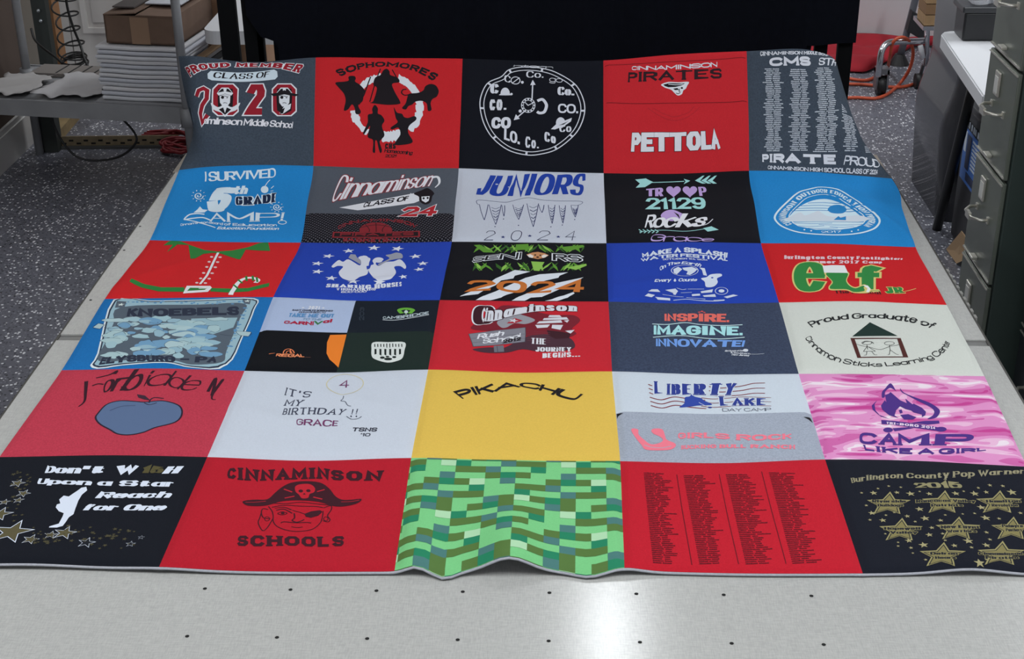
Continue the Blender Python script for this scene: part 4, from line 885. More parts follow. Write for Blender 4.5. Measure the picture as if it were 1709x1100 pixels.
PANELS = {
 (0, 0): [(F_, (66, 76, 88), .16, 'dark slate panel with a maroon and white 2020 print')],
 (0, 1): [(F_, (200, 40, 46), .05, 'red panel with black stage silhouettes round a white ring')],
 (0, 2): [(F_, (20, 22, 30), .05, 'black panel with a white outline clock')],
 (0, 3): [((0, 0, 1, .43), (200, 42, 50), .05, 'upper red panel with white and black team lettering'), ((0, .43, 1, 1), (200, 42, 50), .05, 'lower red panel with one white block-letter name')],
 (0, 4): [(F_, (66, 76, 88), .16, 'dark slate panel with white columns of tiny names')],
 (1, 0): [(F_, (36, 132, 200), .06, 'bright blue panel with white camp lettering')],
 (1, 1): [((0, 0, 1, .66), (84, 90, 100), .06, 'grey panel with white script and red 24'), ((0, .66, 1, 1), 'net', 0, 'black net jersey strip with a red ball emblem')],
 (1, 2): [(F_, (196, 202, 214), .03, 'white panel with blue lettering and drawn icicles')],
 (1, 3): [(F_, (19, 20, 26), .05, 'black panel with mint and lilac troop lettering')],
 (1, 4): [(F_, (36, 132, 200), .06, 'bright blue panel with a white oval badge')],
 (2, 0): [(F_, (202, 36, 40), .05, 'red panel with a green collar and belt costume print')],
 (2, 1): [(F_, ROY, .05, 'royal blue panel with a ring of white stars')],
 (2, 2): [(F_, (19, 20, 26), .05, 'black panel with green leaves and orange 2024')],
 (2, 3): [(F_, ROY, .05, 'royal blue panel with a white globe drawing')],
 (2, 4): [(F_, (200, 32, 38), .05, 'red panel with green lettering and a stocking')],
 (3, 0): [(F_, (30, 110, 176), .08, 'blue panel with a large weathered grey poster print')],
 (3, 1): [((0, 0, .5, .5), (172, 188, 218), .03, 'pale blue quarter panel'), ((.5, 0, 1, .5), (22, 30, 40), .05, 'navy quarter panel with a small tree logo'),
          ((0, .5, .5, 1), (15, 17, 22), .05, 'black quarter panel with an orange side stripe'), ((.5, .5, 1, 1), (30, 44, 40), .05, 'dark green quarter panel with a white shield')],
 (3, 2): [(F_, (194, 38, 50), .05, 'red panel with a wooden sign and ship print')],
 (3, 3): [(F_, (58, 68, 90), .22, 'navy heather panel with three coloured words')],
 (3, 4): [(F_, (208, 212, 204), .03, 'off-white panel with a small house drawing')],
 (4, 0): [(F_, (184, 58, 76), .13, 'faded red heather panel with a grey-blue apple')],
 (4, 1): [(F_, (198, 205, 216), .03, 'white panel with a hand-drawn birthday balloon')],
 (4, 2): [(F_, (222, 186, 84), .04, 'yellow panel with one arched black word')],
 (4, 3): [((0, 0, 1, .5), (202, 212, 222), .03, 'white strip panel with red wavy stripes and blue words'), ((0, .5, 1, 1), (160, 168, 182), .12, 'grey heather strip panel with a pink horseshoe')],
 (4, 4): [(F_, 'camo', 0, 'pink camouflage panel with a purple campfire')],
 (5, 0): [(F_, (21, 24, 32), .05, 'black panel with white slogan and gold stars')],
 (5, 1): [(F_, (178, 28, 44), .07, 'shade-darkened red panel with a black pirate head')],  # red darkened to stand for light falling off towards the near hem
 (5, 2): [(F_, (122, 200, 132), .03, 'green panel of light and dark pixel blocks')],
 (5, 3): [(F_, (190, 30, 46), .06, 'shade-darkened red panel with black columns of tiny names')],  # near-end dimness put into this red as well
 (5, 4): [(F_, (25, 28, 38), .05, 'navy black panel with gold team stars')],
}

PANEL = {}
for (r, c), parts in PANELS.items():
    for k, (rect, rgb, hea, lab) in enumerate(parts):
        u0, v0, u1, v1 = rect
        m = SPECIAL[rgb]() if isinstance(rgb, str) else cloth(rgb, hea, 260 if hea > .15 else 350)
        PANEL[r, c, k] = piece('shirt_panel', [([(c + u0, r + v0), (c + u1, r + v0), (c + u1, r + v1), (c + u0, r + v1)], 0, 0.0)], [m], 0.0, lab)
# prints
PRINTS = [
 ((0,0,0),'lettering',None,[
  ('T',(150,28,44),'PROUD MEMBER',['d',299,518,569,318,931,172,1373,177,1775,330],['d',153,308,542,197,924,58,1393,78,1855,172],'block',None,None,[(0.16,(222,226,232))]),
  ('P',(206,222,232),[[603,350,1414,227,1460,270,1473,385,1438,439,623,547,575,522,567,424]]),
  ('T',(26,22,28),'CLASS OF',['d',635,494,1365,382],['d',635,362,1365,251],'serif',0.2,0.12,[]),
  ('S',(222,226,232),0.0146,['d',427,866,459,761,529,715,578,747,576,891,514,1010,477,1146,487,1299,580,1163],0,0,None),
  ('S',(150,28,44),0.00961,['d',427,866,459,761,529,715,578,747,576,891,514,1010,477,1146,487,1299,580,1163],0,0,None),
  ('T',(150,28,44),'2',['d',1029,1145,1357,1133],['d',1029,544,1357,533],'block',0.26,None,[(0.07,(222,226,232))]),
  ('T',(228,228,234),'aminson Middle School',['d',524,1314,972,1320,1372,1334,1713,1361],['d',524,1198,972,1204,1372,1218,1713,1245],'brush',0.2,None,[])]),
 ((0,0,0),'emblem','pirate heads inside the two zeros',[
  ('P',(222,226,232),[[695,591,882,548,956,649,976,1092,903,1174,706,1181,644,1107,638,705]]),
  ('P',(150,28,44),[[706,611,874,574,940,667,958,1078,894,1155,717,1161,661,1092,655,716]]),
  ('P',(26,22,28),[[712,692,879,661,898,831,895,1080,805,1145,721,1088,712,852]]),
  ('P',(222,226,232),[[1473,521,1673,530,1752,637,1763,1066,1692,1150,1499,1154,1426,1074,1405,630]]),
  ('P',(150,28,44),[[1484,545,1664,552,1735,652,1746,1051,1682,1130,1509,1134,1443,1059,1423,646]]),
  ('P',(26,22,28),[[1479,631,1677,635,1694,802,1691,1051,1595,1117,1498,1056,1479,803]]),
  ('P',(222,226,232),[[698,781,746,664,828,648,891,753,872,799,794,774,721,818]]),
  ('P',(26,22,28),[[710,766,751,684,826,670,877,741,791,726]]),
  ('P',(222,226,232),[[808,695,807,709,803,721,796,728,787,729,780,725,774,715,771,702,772,688,776,676,784,668,792,667,800,671,806,681]]),
  ('P',(222,226,232),[[733,816,795,781,860,800,861,937,828,1011,776,1014,742,946]]),
  ('P',(26,22,28),[[788,846,786,858,781,868,774,874,766,875,758,870,752,862,750,851,751,839,756,829,763,823,772,822,779,826,785,835]]),
  ('P',(26,22,28),[[834,845,833,849,830,853,826,855,822,856,817,854,814,851,813,847,814,842,817,839,821,836,825,836,830,837,833,840]]),
  ('S',(26,22,28),0.00145,['d',738,816,839,823],0,0,None),
  ('S',(26,22,28),0.00143,['d',780,953,801,941,827,952],0,1,None),
  ('P',(222,226,232),[[1470,725,1527,610,1627,613,1696,726,1673,767,1583,732,1497,767]]),
  ('P',(26,22,28),[[1484,710,1534,632,1623,634,1681,712,1581,683]]),
  ('P',(222,226,232),[[1602,655,1600,669,1594,680,1586,686,1576,686,1567,679,1560,668,1557,654,1559,640,1564,629,1573,623,1583,623,1592,630,1599,641]]),
  ('P',(222,226,232),[[1512,767,1584,739,1658,767,1658,904,1622,978,1564,979,1523,906]]),
  ('P',(26,22,28),[[1574,806,1573,818,1567,827,1559,833,1549,833,1540,828,1533,818,1531,806,1532,794,1538,784,1546,779,1556,779,1565,784,1572,794]]),
  ('P',(26,22,28),[[1628,809,1627,813,1624,817,1619,819,1614,819,1609,817,1605,813,1604,809,1605,804,1608,801,1613,799,1618,799,1623,801,1627,804]]),
  ('S',(26,22,28),0.00164,['d',1516,767,1635,788],0,0,None),
  ('S',(26,22,28),0.00162,['d',1567,915,1591,905,1620,918],0,1,None),
  ('C',(222,226,232),[[630,955,716,1027,802,974,889,1017,991,927,945,1062,854,1113,797,1189,753,1117,667,1075]]),
  ('P',(26,22,28),[[726,1066,802,1012,877,1059,799,1154]]),
  ('P',(222,226,232),[[776,1008,828,1005,800,1124]]),
  ('P',(222,226,232),[[1588,979,1683,920,1673,1019,1567,1118,1530,1103]]),
  ('P',(26,22,28),[[1546,1039,1601,998,1578,1102,1538,1109]]),
  ('P',(26,22,28),[[1394,732,1479,714,1580,662,1676,716,1787,750,1739,784,1584,746,1434,786]])]),
 ((0,1,0),'lettering',None,[
  ('T',(26,22,28),'SOPHOMORES',['d',345,407,574,276,814,208,1106,209,1376,294,1611,463],['d',258,290,547,161,811,112,1127,114,1421,185,1698,345],'block',0.26,None,[]),
  ('T',(26,22,28),'CHS',['d',974,1683,1136,1684],['d',974,1601,1136,1601],'block',None,None,[]),
  ('T',(26,22,28),'Homecoming',['d',975,1743,1364,1785],['d',975,1678,1364,1721],'brush',None,None,[]),
  ('T',(26,22,28),'2021',['d',987,1829,1144,1827],['d',987,1780,1144,1777],'ital',None,None,[])]),
 ((0,1,0),'emblem','black stage silhouettes on a broken white ring',[
  ('P',(222,226,232),[[1456,733,1448,707,1437,679,1426,656,1408,618,1395,599,1363,532,1352,526,1340,523,1316,487,1298,477,1265,420,1247,417,1220,390,1199,388,1174,375,1144,336,1122,495,1137,486,1157,498,1181,520,1197,527,1221,553,1225,544,1246,569,1257,578,1281,613,1305,647,1299,640,1315,668,1322,684,1336,713,1346,738,1358,767]]),
  ('P',(222,226,232),[[891,322,868,331,843,369,821,371,803,353,778,395,762,377,737,414,722,407,704,418,676,477,666,464,649,485,622,541,607,558,601,553,576,608,667,637,664,640,688,602,703,581,702,589,717,573,742,536,744,550,762,533,786,504,797,508,821,476,833,487,856,459,874,446,889,461,908,457]]),
  ('P',(222,226,232),[[490,1027,492,1066,507,1077,500,1143,513,1163,519,1208,532,1236,555,1238,568,1271,587,1291,604,1318,622,1342,638,1378,654,1414,682,1410,696,1458,722,1462,767,1384,753,1355,724,1361,717,1321,694,1311,674,1298,660,1273,647,1249,638,1219,625,1197,629,1153,622,1126,607,1110,606,1076,581,1074,589,1032,582,1010]]),
  ('P',(222,226,232),[[933,1562,953,1584,975,1573,996,1568,1018,1575,1039,1583,1059,1556,1083,1589,1100,1547,1124,1572,1146,1570,1160,1526,1186,1552,1201,1522,1222,1519,1235,1477,1253,1464,1184,1335,1171,1345,1151,1335,1140,1350,1122,1344,1115,1376,1094,1355,1081,1364,1071,1394,1051,1365,1040,1401,1023,1381,1009,1391,994,1398,979,1392,965,1380,949,1397]]),
  ('P',(222,226,232),[[1330,1377,1366,1382,1376,1317,1406,1309,1428,1282,1445,1246,1447,1182,1459,1143,1472,1111,1485,1081,1476,1010,1493,997,1494,957,1494,918,1473,839,1485,839,1459,759,1383,824,1367,830,1396,891,1377,899,1380,935,1381,970,1396,1023,1373,1035,1374,1076,1371,1113,1361,1144,1335,1156,1323,1185,1313,1218,1309,1262,1275,1264,1271,1311]]),
  ('C',(24,18,24),[[281,519,408,496,461,472,455,415,484,387,540,392,558,436,550,493,617,551,691,663,668,713,657,843,597,926,635,1037,607,1086,563,1071,549,976,511,912,458,1004,402,1019,424,850,399,721,324,608]]),
  ('S',(24,18,24),0.00287,['d',759,396,680,713,609,909],0,0,None),
  ('C',(24,18,24),[[755,872,803,839,849,610,799,545,821,412,892,359,926,274,973,239,1012,289,1026,356,1125,405,1152,488,1055,523,1094,669,1170,845,1146,888,1000,904,829,886]]),
  ('S',(24,18,24),0.00246,['d',888,241,834,462,755,856],0,0,None),
  ('S',(24,18,24),0.00245,['d',1047,255,1113,405],0,0,None),
  ('C',(24,18,24),[[1196,957,1243,876,1266,763,1289,698,1410,679,1482,629,1505,557,1576,513,1650,544,1689,641,1666,739,1606,789,1584,870,1599,982,1550,996,1530,871,1461,824,1376,841,1336,890,1281,923,1250,982]]),
  ('S',(24,18,24),0.00285,['d',1289,714,1229,725,1187,684,1203,628,1251,617],0,1,None),
  ('C',(24,18,24),[[795,1064,789,984,824,909,867,972,868,1062,918,1092,962,1186,930,1284,970,1459,930,1536,906,1577,940,1704,921,1756,896,1690,869,1563,844,1562,847,1691,843,1752,813,1729,815,1548,740,1491,769,1292,695,1446,679,1416,733,1226,734,1091]]),
  ('C',(24,18,24),[[1084,944,1129,1039,1198,1060,1229,1117,1286,1132,1370,1099,1396,1162,1302,1275,1294,1405,1360,1575,1214,1625,1115,1608,1185,1445,1156,1309,1072,1345,1053,1306,1141,1214,1115,1135]])]),
 ((0,2,0),'emblem','white outline clock with co. marks in place of numerals',[
  ('S',(214,217,226),0.0025,['d',663,209,878,151,1132,171,1349,254,1593,444,1708,684,1739,924,1685,1180,1573,1389,1351,1616,1130,1709,932,1730,682,1659,466,1467,334,1217,269,930,278,703,366,470,552,346],1,1,None),
  ('S',(214,217,226),0.00208,['d',689,265,887,212,1122,230,1323,307,1548,482,1655,704,1684,926,1634,1163,1531,1356,1325,1567,1120,1654,937,1672,706,1607,506,1428,384,1197,323,931,332,721,413,507,586,392],1,1,None),
  ('S',(214,217,226),0.0051,['d',663,209,689,265],0,0,None),
  ('S',(214,217,226),0.00512,['d',1132,171,1122,230],0,0,None),
  ('S',(214,217,226),0.0051,['d',1593,444,1548,482],0,0,None),
  ('S',(214,217,226),0.00504,['d',1739,924,1684,926],0,0,None),
  ('S',(214,217,226),0.005,['d',1573,1389,1531,1356],0,0,None),
  ('S',(214,217,226),0.005,['d',1351,1616,1325,1567],0,0,None),
  ('S',(214,217,226),0.005,['d',932,1730,937,1672],0,0,None),
  ('S',(214,217,226),0.00503,['d',466,1467,506,1428],0,0,None),
  ('S',(214,217,226),0.00504,['d',269,930,323,931],0,0,None),
  ('S',(214,217,226),0.00509,['d',366,470,413,507],0,0,None),
  ('S',(214,217,226),0.00298,['d',995,735,1000,459],0,0,None),
  ('P',(214,217,226),[[999,384,965,483,1041,474]]),
  ('S',(214,217,226),0.00295,['d',893,959,800,1065],0,0,None),
  ('P',(214,217,226),[[746,1125,773,1018,830,1096]]),
  ('S',(214,217,226),0.00381,['d',1019,848,1044,847],0,0,None),
  ('S',(214,217,226),0.0038,['d',1010,897,1032,912],0,0,None),
  ('S',(214,217,226),0.00378,['d',983,933,996,960],0,0,None),
  ('S',(214,217,226),0.0038,['d',946,947,946,979],0,0,None),
  ('S',(214,217,226),0.0038,['d',908,936,896,964],0,0,None),
  ('S',(214,217,226),0.00381,['d',879,901,858,918],0,0,None),
  ('S',(214,217,226),0.00381,['d',868,853,843,854],0,0,None),
  ('S',(214,217,226),0.00381,['d',878,804,855,789],0,0,None),
  ('S',(214,217,226),0.00381,['d',905,768,891,740],0,0,None),
  ('S',(214,217,226),0.0038,['d',942,753,942,721],0,0,None),
  ('S',(214,217,226),0.0038,['d',980,765,992,737],0,0,None),
  ('S',(214,217,226),0.0038,['d',1008,800,1030,783],0,0,None),
  ('S',(214,217,226),0.00169,['d',1039,847,1035,887,1022,924,1002,953,975,972,946,979,917,974,890,957,868,929,854,894,848,854,852,814,865,777,886,748,912,728,942,721,971,726,998,744,1020,772,1034,808],1,1,None),
  ('S',(214,217,226),0.00212,['d',890,788,941,851,1016,800],0,0,None),
  ('S',(214,217,226),0.00127,['d',1012,848,1007,883,993,913,971,933,945,941,919,935,897,916,882,887,876,853,880,818,895,788,916,768,942,760,968,766,991,785,1006,814],1,1,None),
  ('S',(214,217,226),0.0072,['d',1071,766,1141,737,1192,810,1198,874,1169,962,1107,983,1069,959],0,1,None),
  ('P',(214,217,226),[[855,957,853,970,847,980,838,986,828,986,819,981,812,971,810,959,812,946,818,936,827,930,837,929,846,935,853,945]])]),
 ((0,2,0),'lettering',None,[
  ('T',(214,217,226),'Intern',['d',713,150,993,167,1285,174],['d',725,117,992,108,1284,129],'brush',None,None,[]),
  ('T',(214,217,226),'Co.',['d',902,347,1160,347],['d',902,223,1160,222],'serif',None,None,[]),
  ('T',(214,217,226),'go',['d',1237,410,1420,425],['d',1237,312,1420,327],'hand',None,None,[]),
  ('T',(214,217,226),'Co.',['d',1354,659,1594,663],['d',1354,491,1594,495],'deco',None,None,[]),
  ('T',(214,217,226),'CO.',['d',1365,968,1651,973],['d',1365,808,1651,813],'sans',None,None,[]),
  ('T',(214,217,226),'Co',['d',1379,1314,1560,1310],['d',1379,1168,1560,1164],'serif',None,None,[]),
  ('T',(214,217,226),'Co',['d',1171,1480,1346,1529],['d',1171,1302,1346,1351],'serif',None,None,[]),
  ('T',(214,217,226),'Co.',['d',905,1600,1116,1617],['d',905,1404,1116,1421],'block',None,None,[]),
  ('T',(214,217,226),'LO.',['d',616,1474,842,1556],['d',616,1276,842,1359],'sans',None,None,[]),
  ('T',(214,217,226),'CO',['d',436,1288,704,1273],['d',436,1090,704,1075],'bold',None,None,[]),
  ('T',(214,217,226),'CO.',['d',385,963,654,950],['d',385,769,654,756],'block',None,None,[]),
  ('T',(214,217,226),'C',['d',403,671,521,665],['d',403,475,521,469],'deco',None,None,[]),
  ('T',(214,217,226),'C',['d',592,433,694,460],['d',592,301,694,329],'serif',None,None,[])]),
 ((0,2,0),'emblem','small marks on the clock: dome, planet and crossed circle',[
  ('C',(214,217,226),[[549,657,550,632,554,609,562,587,572,569,584,555,598,546,612,543,627,545,641,552,654,565,664,582,673,603,678,626,680,650,698,676,534,684]]),
  ('P',(214,217,226),[[721,655,719,665,714,673,707,678,699,678,692,674,687,667,685,657,687,647,692,639,699,634,706,634,714,638,719,645]]),
  ('S',(214,217,226),0.00213,['d',819,403,816,425,805,445,789,461,768,469,746,470,726,463,708,450,697,430,693,408,696,385,707,365,723,350,744,341,766,340,787,347,804,361,815,380],1,1,None),
  ('S',(214,217,226),0.00213,['d',707,460,811,350],0,0,None),
  ('P',(214,217,226),[[873,433,871,445,866,454,858,459,849,460,841,455,835,446,833,435,834,423,840,414,848,409,857,408,865,413,871,422]]),
  ('C',(214,217,226),[[1467,1144,1463,1176,1452,1205,1435,1227,1414,1239,1392,1240,1370,1229,1353,1208,1341,1180,1337,1148,1341,1115,1352,1086,1369,1064,1390,1052,1413,1051,1434,1062,1451,1083,1463,1111]]),
  ('P',(214,217,226),[[1268,1264,1347,1166,1559,1055,1547,1119,1448,1208,1323,1268]]),
  ('P',(20,22,30),[[1372,1197,1485,1131,1527,1098,1447,1176]])]),
 ((0,3,0),'lettering',None,[
  ('T',(216,218,226),'CINNAMINSON',['d',398,238,944,286,1581,281],['d',403,170,946,210,1582,196],'blocks',0.22,None,[]),
  ('T',(44,22,30),'PIRATES',['d',339,445,941,468,1646,483],['d',347,270,944,301,1648,302],'stencil',None,None,[])]),
 ((0,3,0),'emblem','white swooping pirate hat head',[
  ('C',(222,226,232),[[804,527,904,493,1040,508,1183,511,1162,573,1142,622,1107,650,1086,708,1031,729,982,681,939,627,865,592,828,565]]),
  ('P',(26,22,28),[[831,532,916,512,1027,525,1133,532,1088,562,1001,584,902,583,853,558]]),
  ('S',(222,226,232),0.00166,['d',903,529,1014,549,1101,542],0,1,None),
  ('P',(26,22,28),[[964,611,1026,603,1050,635,993,637]]),
  ('P',(26,22,28),[[1105,608,1103,614,1098,619,1091,622,1083,621,1077,618,1072,613,1070,606,1072,600,1077,595,1084,592,1092,593,1099,596,1103,602]]),
  ('S',(26,22,28),0.00166,['d',1007,686,1036,699,1066,677],0,1,None),
  ('S',(26,22,28),0.00166,['d',1058,617,1047,658,1067,659],0,1,None),
  ('S',(120,20,28),0.00166,['d',42,780,492,826,1083,856,1699,880,1978,857],0,1,None),
  ('S',(130,22,30),0.00166,['d',22,114,498,137,1095,154,1587,154,1978,128],0,1,None)]),
 ((0,3,1),'lettering',None,[
  ('T',(222,224,230),'PETTOLA',['d',376,1647,781,1656,1272,1647,1603,1644],['d',395,1324,783,1332,1273,1363,1563,1341],'cond',0.25,None,[(0.05,(60,20,26))]),
  ('S',(176,36,46),0.00124,['d',614,913,784,1079,980,1161,1177,1100,1328,940],0,1,None),
  ('S',(176,36,46),0.00124,['d',688,918,834,1042,980,1104,1154,1039,1255,920],0,1,None)]),
 ((0,4,0),'lettering',None,[
  ('T',(216,220,228),'CINNAMINSON MIDDLE SCHO',['d',190,123,473,118,810,116,1048,93,1275,69],['d',197,27,481,57,826,53,1075,8,1326,8],'cond',0.2,None,[]),
  ('T',(216,220,228),'CMS',['d',296,295,919,289],['d',307,164,941,142],'slab',None,None,[]),
  ('T',(216,220,228),'STR',['d',1057,263,1246,243,1419,218],['d',1103,132,1294,96,1644,8],'brush',None,0.1,[]),
  ('T',(216,220,228),'PIRATE',['d',183,1873,565,1891,1226,1876],['d',179,1747,566,1726,1211,1729],'slab',None,None,[]),
  ('T',(216,220,228),'PROUD',['d',1314,1875,1594,1875,1889,1877],['d',1327,1737,1604,1751,1992,1758],'brush',None,0.05,[]),
  ('T',(216,220,228),'CINNAMINSON HIGH SCHOOL CLASS OF 2024',['d',262,1977,858,1992,1385,1980,1805,1967],['d',265,1932,858,1942,1381,1920,1842,1908],'cond',0.2,None,[])]),
 ((0,4,0),'name_columns','columns of tiny unreadable names',[
  ('N',(196,204,214),['d',197,322,473,330,474,1697,197,1705],44,'c',0),
  ('N',(196,204,214),['d',544,341,843,336,850,1675,547,1684],44,'c',1),
  ('N',(196,204,214),['d',909,312,1341,261,1213,1697,896,1695],44,'c',2),
  ('N',(196,204,214),['d',1286,1039,1523,1124,1512,1688,1271,1689],20,'c',7),
  ('N',(196,204,214),['d',1336,884,1400,993,1444,1048,1317,1040],4,'l',9),
  ('N',(196,204,214),['d',1729,1593,1992,1571,1992,1663,1701,1693],5,'l',8)]),
 ((1,0,0),'lettering',None,[
  ('T',(214,230,240),'I SURVIVED',['d',438,412,776,424,1154,393,1490,346],['d',400,138,740,164,1129,160,1470,95],'brush',0.17,0,[]),
  ('T',(214,230,240),'5',['d',693,1296,995,1272],['d',599,698,919,669],'ital',0.27,None,[]),
  ('T',(214,230,240),'th',['d',951,856,1149,846],['d',951,600,1149,590],'bold',None,None,[]),
  ('P',(214,230,240),[[823,719,879,663,930,836,881,828]]),
  ('T',(24,40,70),'GRADE',['d',1030,1148,1331,1128,1586,1069],['d',1000,918,1304,898,1568,786],'serif',0.3,None,[(0.16,(214,230,240))]),
  ('T',(214,230,240),'AMP!',['d',729,1542,1153,1543,1723,1501],['d',698,1335,1127,1323,1732,1314],'serif',0.22,None,[]),
  ('S',(214,230,240),0.00374,['d',752,1524,614,1449,467,1479,372,1511,418,1409,525,1365,627,1372],0,1,None),
  ('S',(214,230,240),0.00291,['d',372,1511,529,1547,745,1642,826,1684],0,1,None),
  ('T',(214,230,240),'Cinnaminson Board of Education',['d',344,1661,661,1587,1016,1631,1644,1639],['d',334,1611,653,1535,1008,1571,1638,1579],'sans',None,None,[]),
  ('T',(214,230,240),'Education Foundation',['d',857,1723,1680,1725],['d',857,1657,1680,1660],'ital',None,None,[])]),
 ((1,0,0),'emblem','white suns and apple doodles',[
  ('S',(214,230,240),0.00316,['d',542,930,544,1001,521,1031,485,1019,448,973,420,919,409,867,413,827,431,809,456,816,480,846,497,888,502,927,495,947,480,946,464,931,452,910,448,890,450,878,455,875],0,1,None),
  ('S',(214,230,240),0.00232,['d',563,942,582,952],0,0,None),
  ('S',(214,230,240),0.00215,['d',563,1034,580,1053],0,0,None),
  ('S',(214,230,240),0.00215,['d',527,1077,537,1107],0,0,None),
  ('S',(214,230,240),0.00241,['d',469,1053,471,1091],0,0,None),
  ('S',(214,230,240),0.00254,['d',410,969,399,988],0,0,None),
  ('S',(214,230,240),0.0023,['d',374,876,356,873],0,0,None),
  ('S',(214,230,240),0.0023,['d',370,784,350,758],0,0,None),
  ('S',(214,230,240),0.00231,['d',400,731,386,690],0,0,None),
  ('S',(214,230,240),0.00233,['d',456,739,452,700],0,0,None),
  ('S',(214,230,240),0.00272,['d',516,810,525,788],0,0,None),
  ('S',(214,230,240),0.00249,['d',1661,1185,1654,1228,1633,1254,1605,1259,1579,1243,1562,1212,1559,1178,1568,1149,1586,1135,1606,1137,1622,1153,1630,1176,1629,1198,1620,1213,1608,1217,1597,1211,1590,1200,1589,1188,1592,1180,1597,1177],0,1,None),
  ('S',(214,230,240),0.00208,['d',1676,1185,1691,1185],0,0,None),
  ('S',(214,230,240),0.00206,['d',1667,1247,1681,1262],0,0,None),
  ('S',(214,230,240),0.00206,['d',1634,1286,1640,1310],0,0,None),
  ('S',(214,230,240),0.00206,['d',1588,1286,1586,1311],0,0,None),
  ('S',(214,230,240),0.00207,['d',1548,1249,1537,1264],0,0,None),
  ('S',(214,230,240),0.00208,['d',1528,1187,1513,1187],0,0,None),
  ('S',(214,230,240),0.00208,['d',1537,1124,1523,1108],0,0,None),
  ('S',(214,230,240),0.00208,['d',1570,1084,1564,1057],0,0,None),
  ('S',(214,230,240),0.00208,['d',1617,1084,1619,1057],0,0,None),
  ('S',(214,230,240),0.00208,['d',1657,1124,1668,1108],0,0,None),
  ('P',(214,230,240),[[1434,711,1436,760,1426,798,1407,820,1384,820,1359,799,1339,761,1327,713,1326,664,1335,624,1354,602,1378,602,1402,623,1423,662]]),
  ('S',(214,230,240),0.00217,['d',1372,611,1391,498,1419,410],0,1,None),
  ('S',(214,230,240),0.00214,['d',1466,677,1494,597],0,0,None),
  ('S',(214,230,240),0.00213,['d',1469,761,1507,743],0,0,None),
  ('P',(214,230,240),[[894,1255,886,1281,856,1303,811,1315,759,1315,710,1304,674,1285,659,1260,667,1234,696,1211,742,1196,794,1195,843,1207,879,1228]]),
  ('P',(214,230,240),[[517,1281,541,1214,586,1266,658,1269,621,1330,472,1352]]),
  ('S',(214,230,240),0.00204,['d',1761,1543,1758,1561,1744,1576,1724,1585,1700,1585,1678,1577,1661,1563,1654,1544,1658,1526,1671,1511,1692,1503,1716,1502,1738,1510,1754,1525],1,1,None)]),
 ((1,1,0),'lettering',None,[
  ('T',(222,224,230),'Cinnaminson',['d',351,1016,696,853,1103,689,1394,587,1651,518],['d',374,205,654,280,1074,212,1371,150,1668,93],'brush',0.24,None,[(0.06,(140,40,50))]),
  ('P',(222,224,230),[[448,1174,734,1055,1357,789,1501,723,1564,951,1446,1048,697,1232]]),
  ('S',(222,224,230),0.0092,['d',1638,269,1725,260,1753,432,1704,579],0,1,0.0025),
  ('T',(30,30,38),'CLASS OF',['d',770,1157,1054,1063,1368,970],['d',777,1035,1046,938,1360,835],'ital',0.2,None,[]),
  ('T',(178,38,48),'24',['d',1274,1390,1746,1381],['d',1317,1148,1790,1126],'blocks',0.27,None,[(0.1,(222,224,230))])]),
 ((1,1,0),'emblem','small pirate head in a dark hat',[
  ('C',(26,22,28),[[1425,768,1523,664,1605,594,1701,760,1682,858,1667,1031,1596,1092,1517,1001,1498,868]]),
  ('P',(222,226,232),[[1535,869,1645,856,1640,995,1599,1043,1546,982]]),
  ('P',(26,22,28),[[1582,920,1581,934,1578,945,1572,951,1566,951,1559,944,1555,933,1552,919,1553,905,1556,894,1562,888,1569,888,1575,895,1580,906]]),
  ('P',(26,22,28),[[1636,911,1635,925,1632,936,1626,942,1619,942,1613,936,1608,924,1606,910,1607,896,1610,885,1616,879,1622,879,1629,885,1633,897]]),
  ('P',(222,226,232),[[1379,748,1488,922,1422,1056,1366,944]])]),
 ((1,1,1),'emblem','dull red basketball emblem with arched lettering',[
  ('C',(132,38,46),[[1191,1716,1187,1768,1169,1817,1138,1860,1095,1893,1044,1912,988,1918,932,1911,877,1890,829,1857,791,1813,765,1764,753,1713,757,1662,775,1615,807,1574,851,1543,902,1523,959,1517,1016,1523,1070,1543,1118,1575,1155,1616,1180,1664]]),
  ('S',(26,20,24),0.00163,['d',760,1646,963,1578,1173,1634],0,1,None),
  ('S',(26,20,24),0.00163,['d',959,1517,977,1712,984,1918],0,1,None),
  ('S',(26,20,24),0.00163,['d',815,1557,887,1712,840,1875],0,1,None),
  ('S',(26,20,24),0.00164,['d',1108,1557,1057,1712,1130,1879],0,1,None),
  ('P',(132,38,46),[[404,1756,1563,1742,1574,1904,406,1906]]),
  ('P',(26,20,24),[[428,1783,1540,1768,1548,1874,427,1878]]),
  ('T',(132,38,46),'PIRATES',['d',498,1857,1492,1851],['d',498,1781,1492,1776],'block',None,None,[]),
  ('T',(132,38,46),'CINNAMINSON',['d',472,1696,645,1560,957,1490,1277,1531,1480,1660],['d',454,1622,627,1487,953,1429,1297,1461,1525,1595],'block',None,None,[]),
  ('T',(132,38,46),'BASKETBALL',['d',557,1970,993,1979,1330,1964],['d',557,1910,993,1919,1330,1903],'block',None,None,[])]),
 ((1,2,0),'lettering',None,[
  ('T',(30,62,158),'JUNIORS',['d',272,794,666,808,1010,785,1402,695,1716,731],['d',336,174,676,172,1027,91,1402,99,1746,41],'bold',0.2,0.12,[]),
  ('T',(52,54,84),'2',['d',430,1973,548,1970],['d',430,1750,548,1748],'thin',0.05,0.15,[]),
  ('T',(52,54,84),'0',['d',769,1966,898,1964],['d',769,1737,898,1735],'thin',0.05,0.15,[]),
  ('T',(52,54,84),'2',['d',1117,1962,1259,1962],['d',1117,1726,1259,1725],'thin',0.05,0.15,[]),
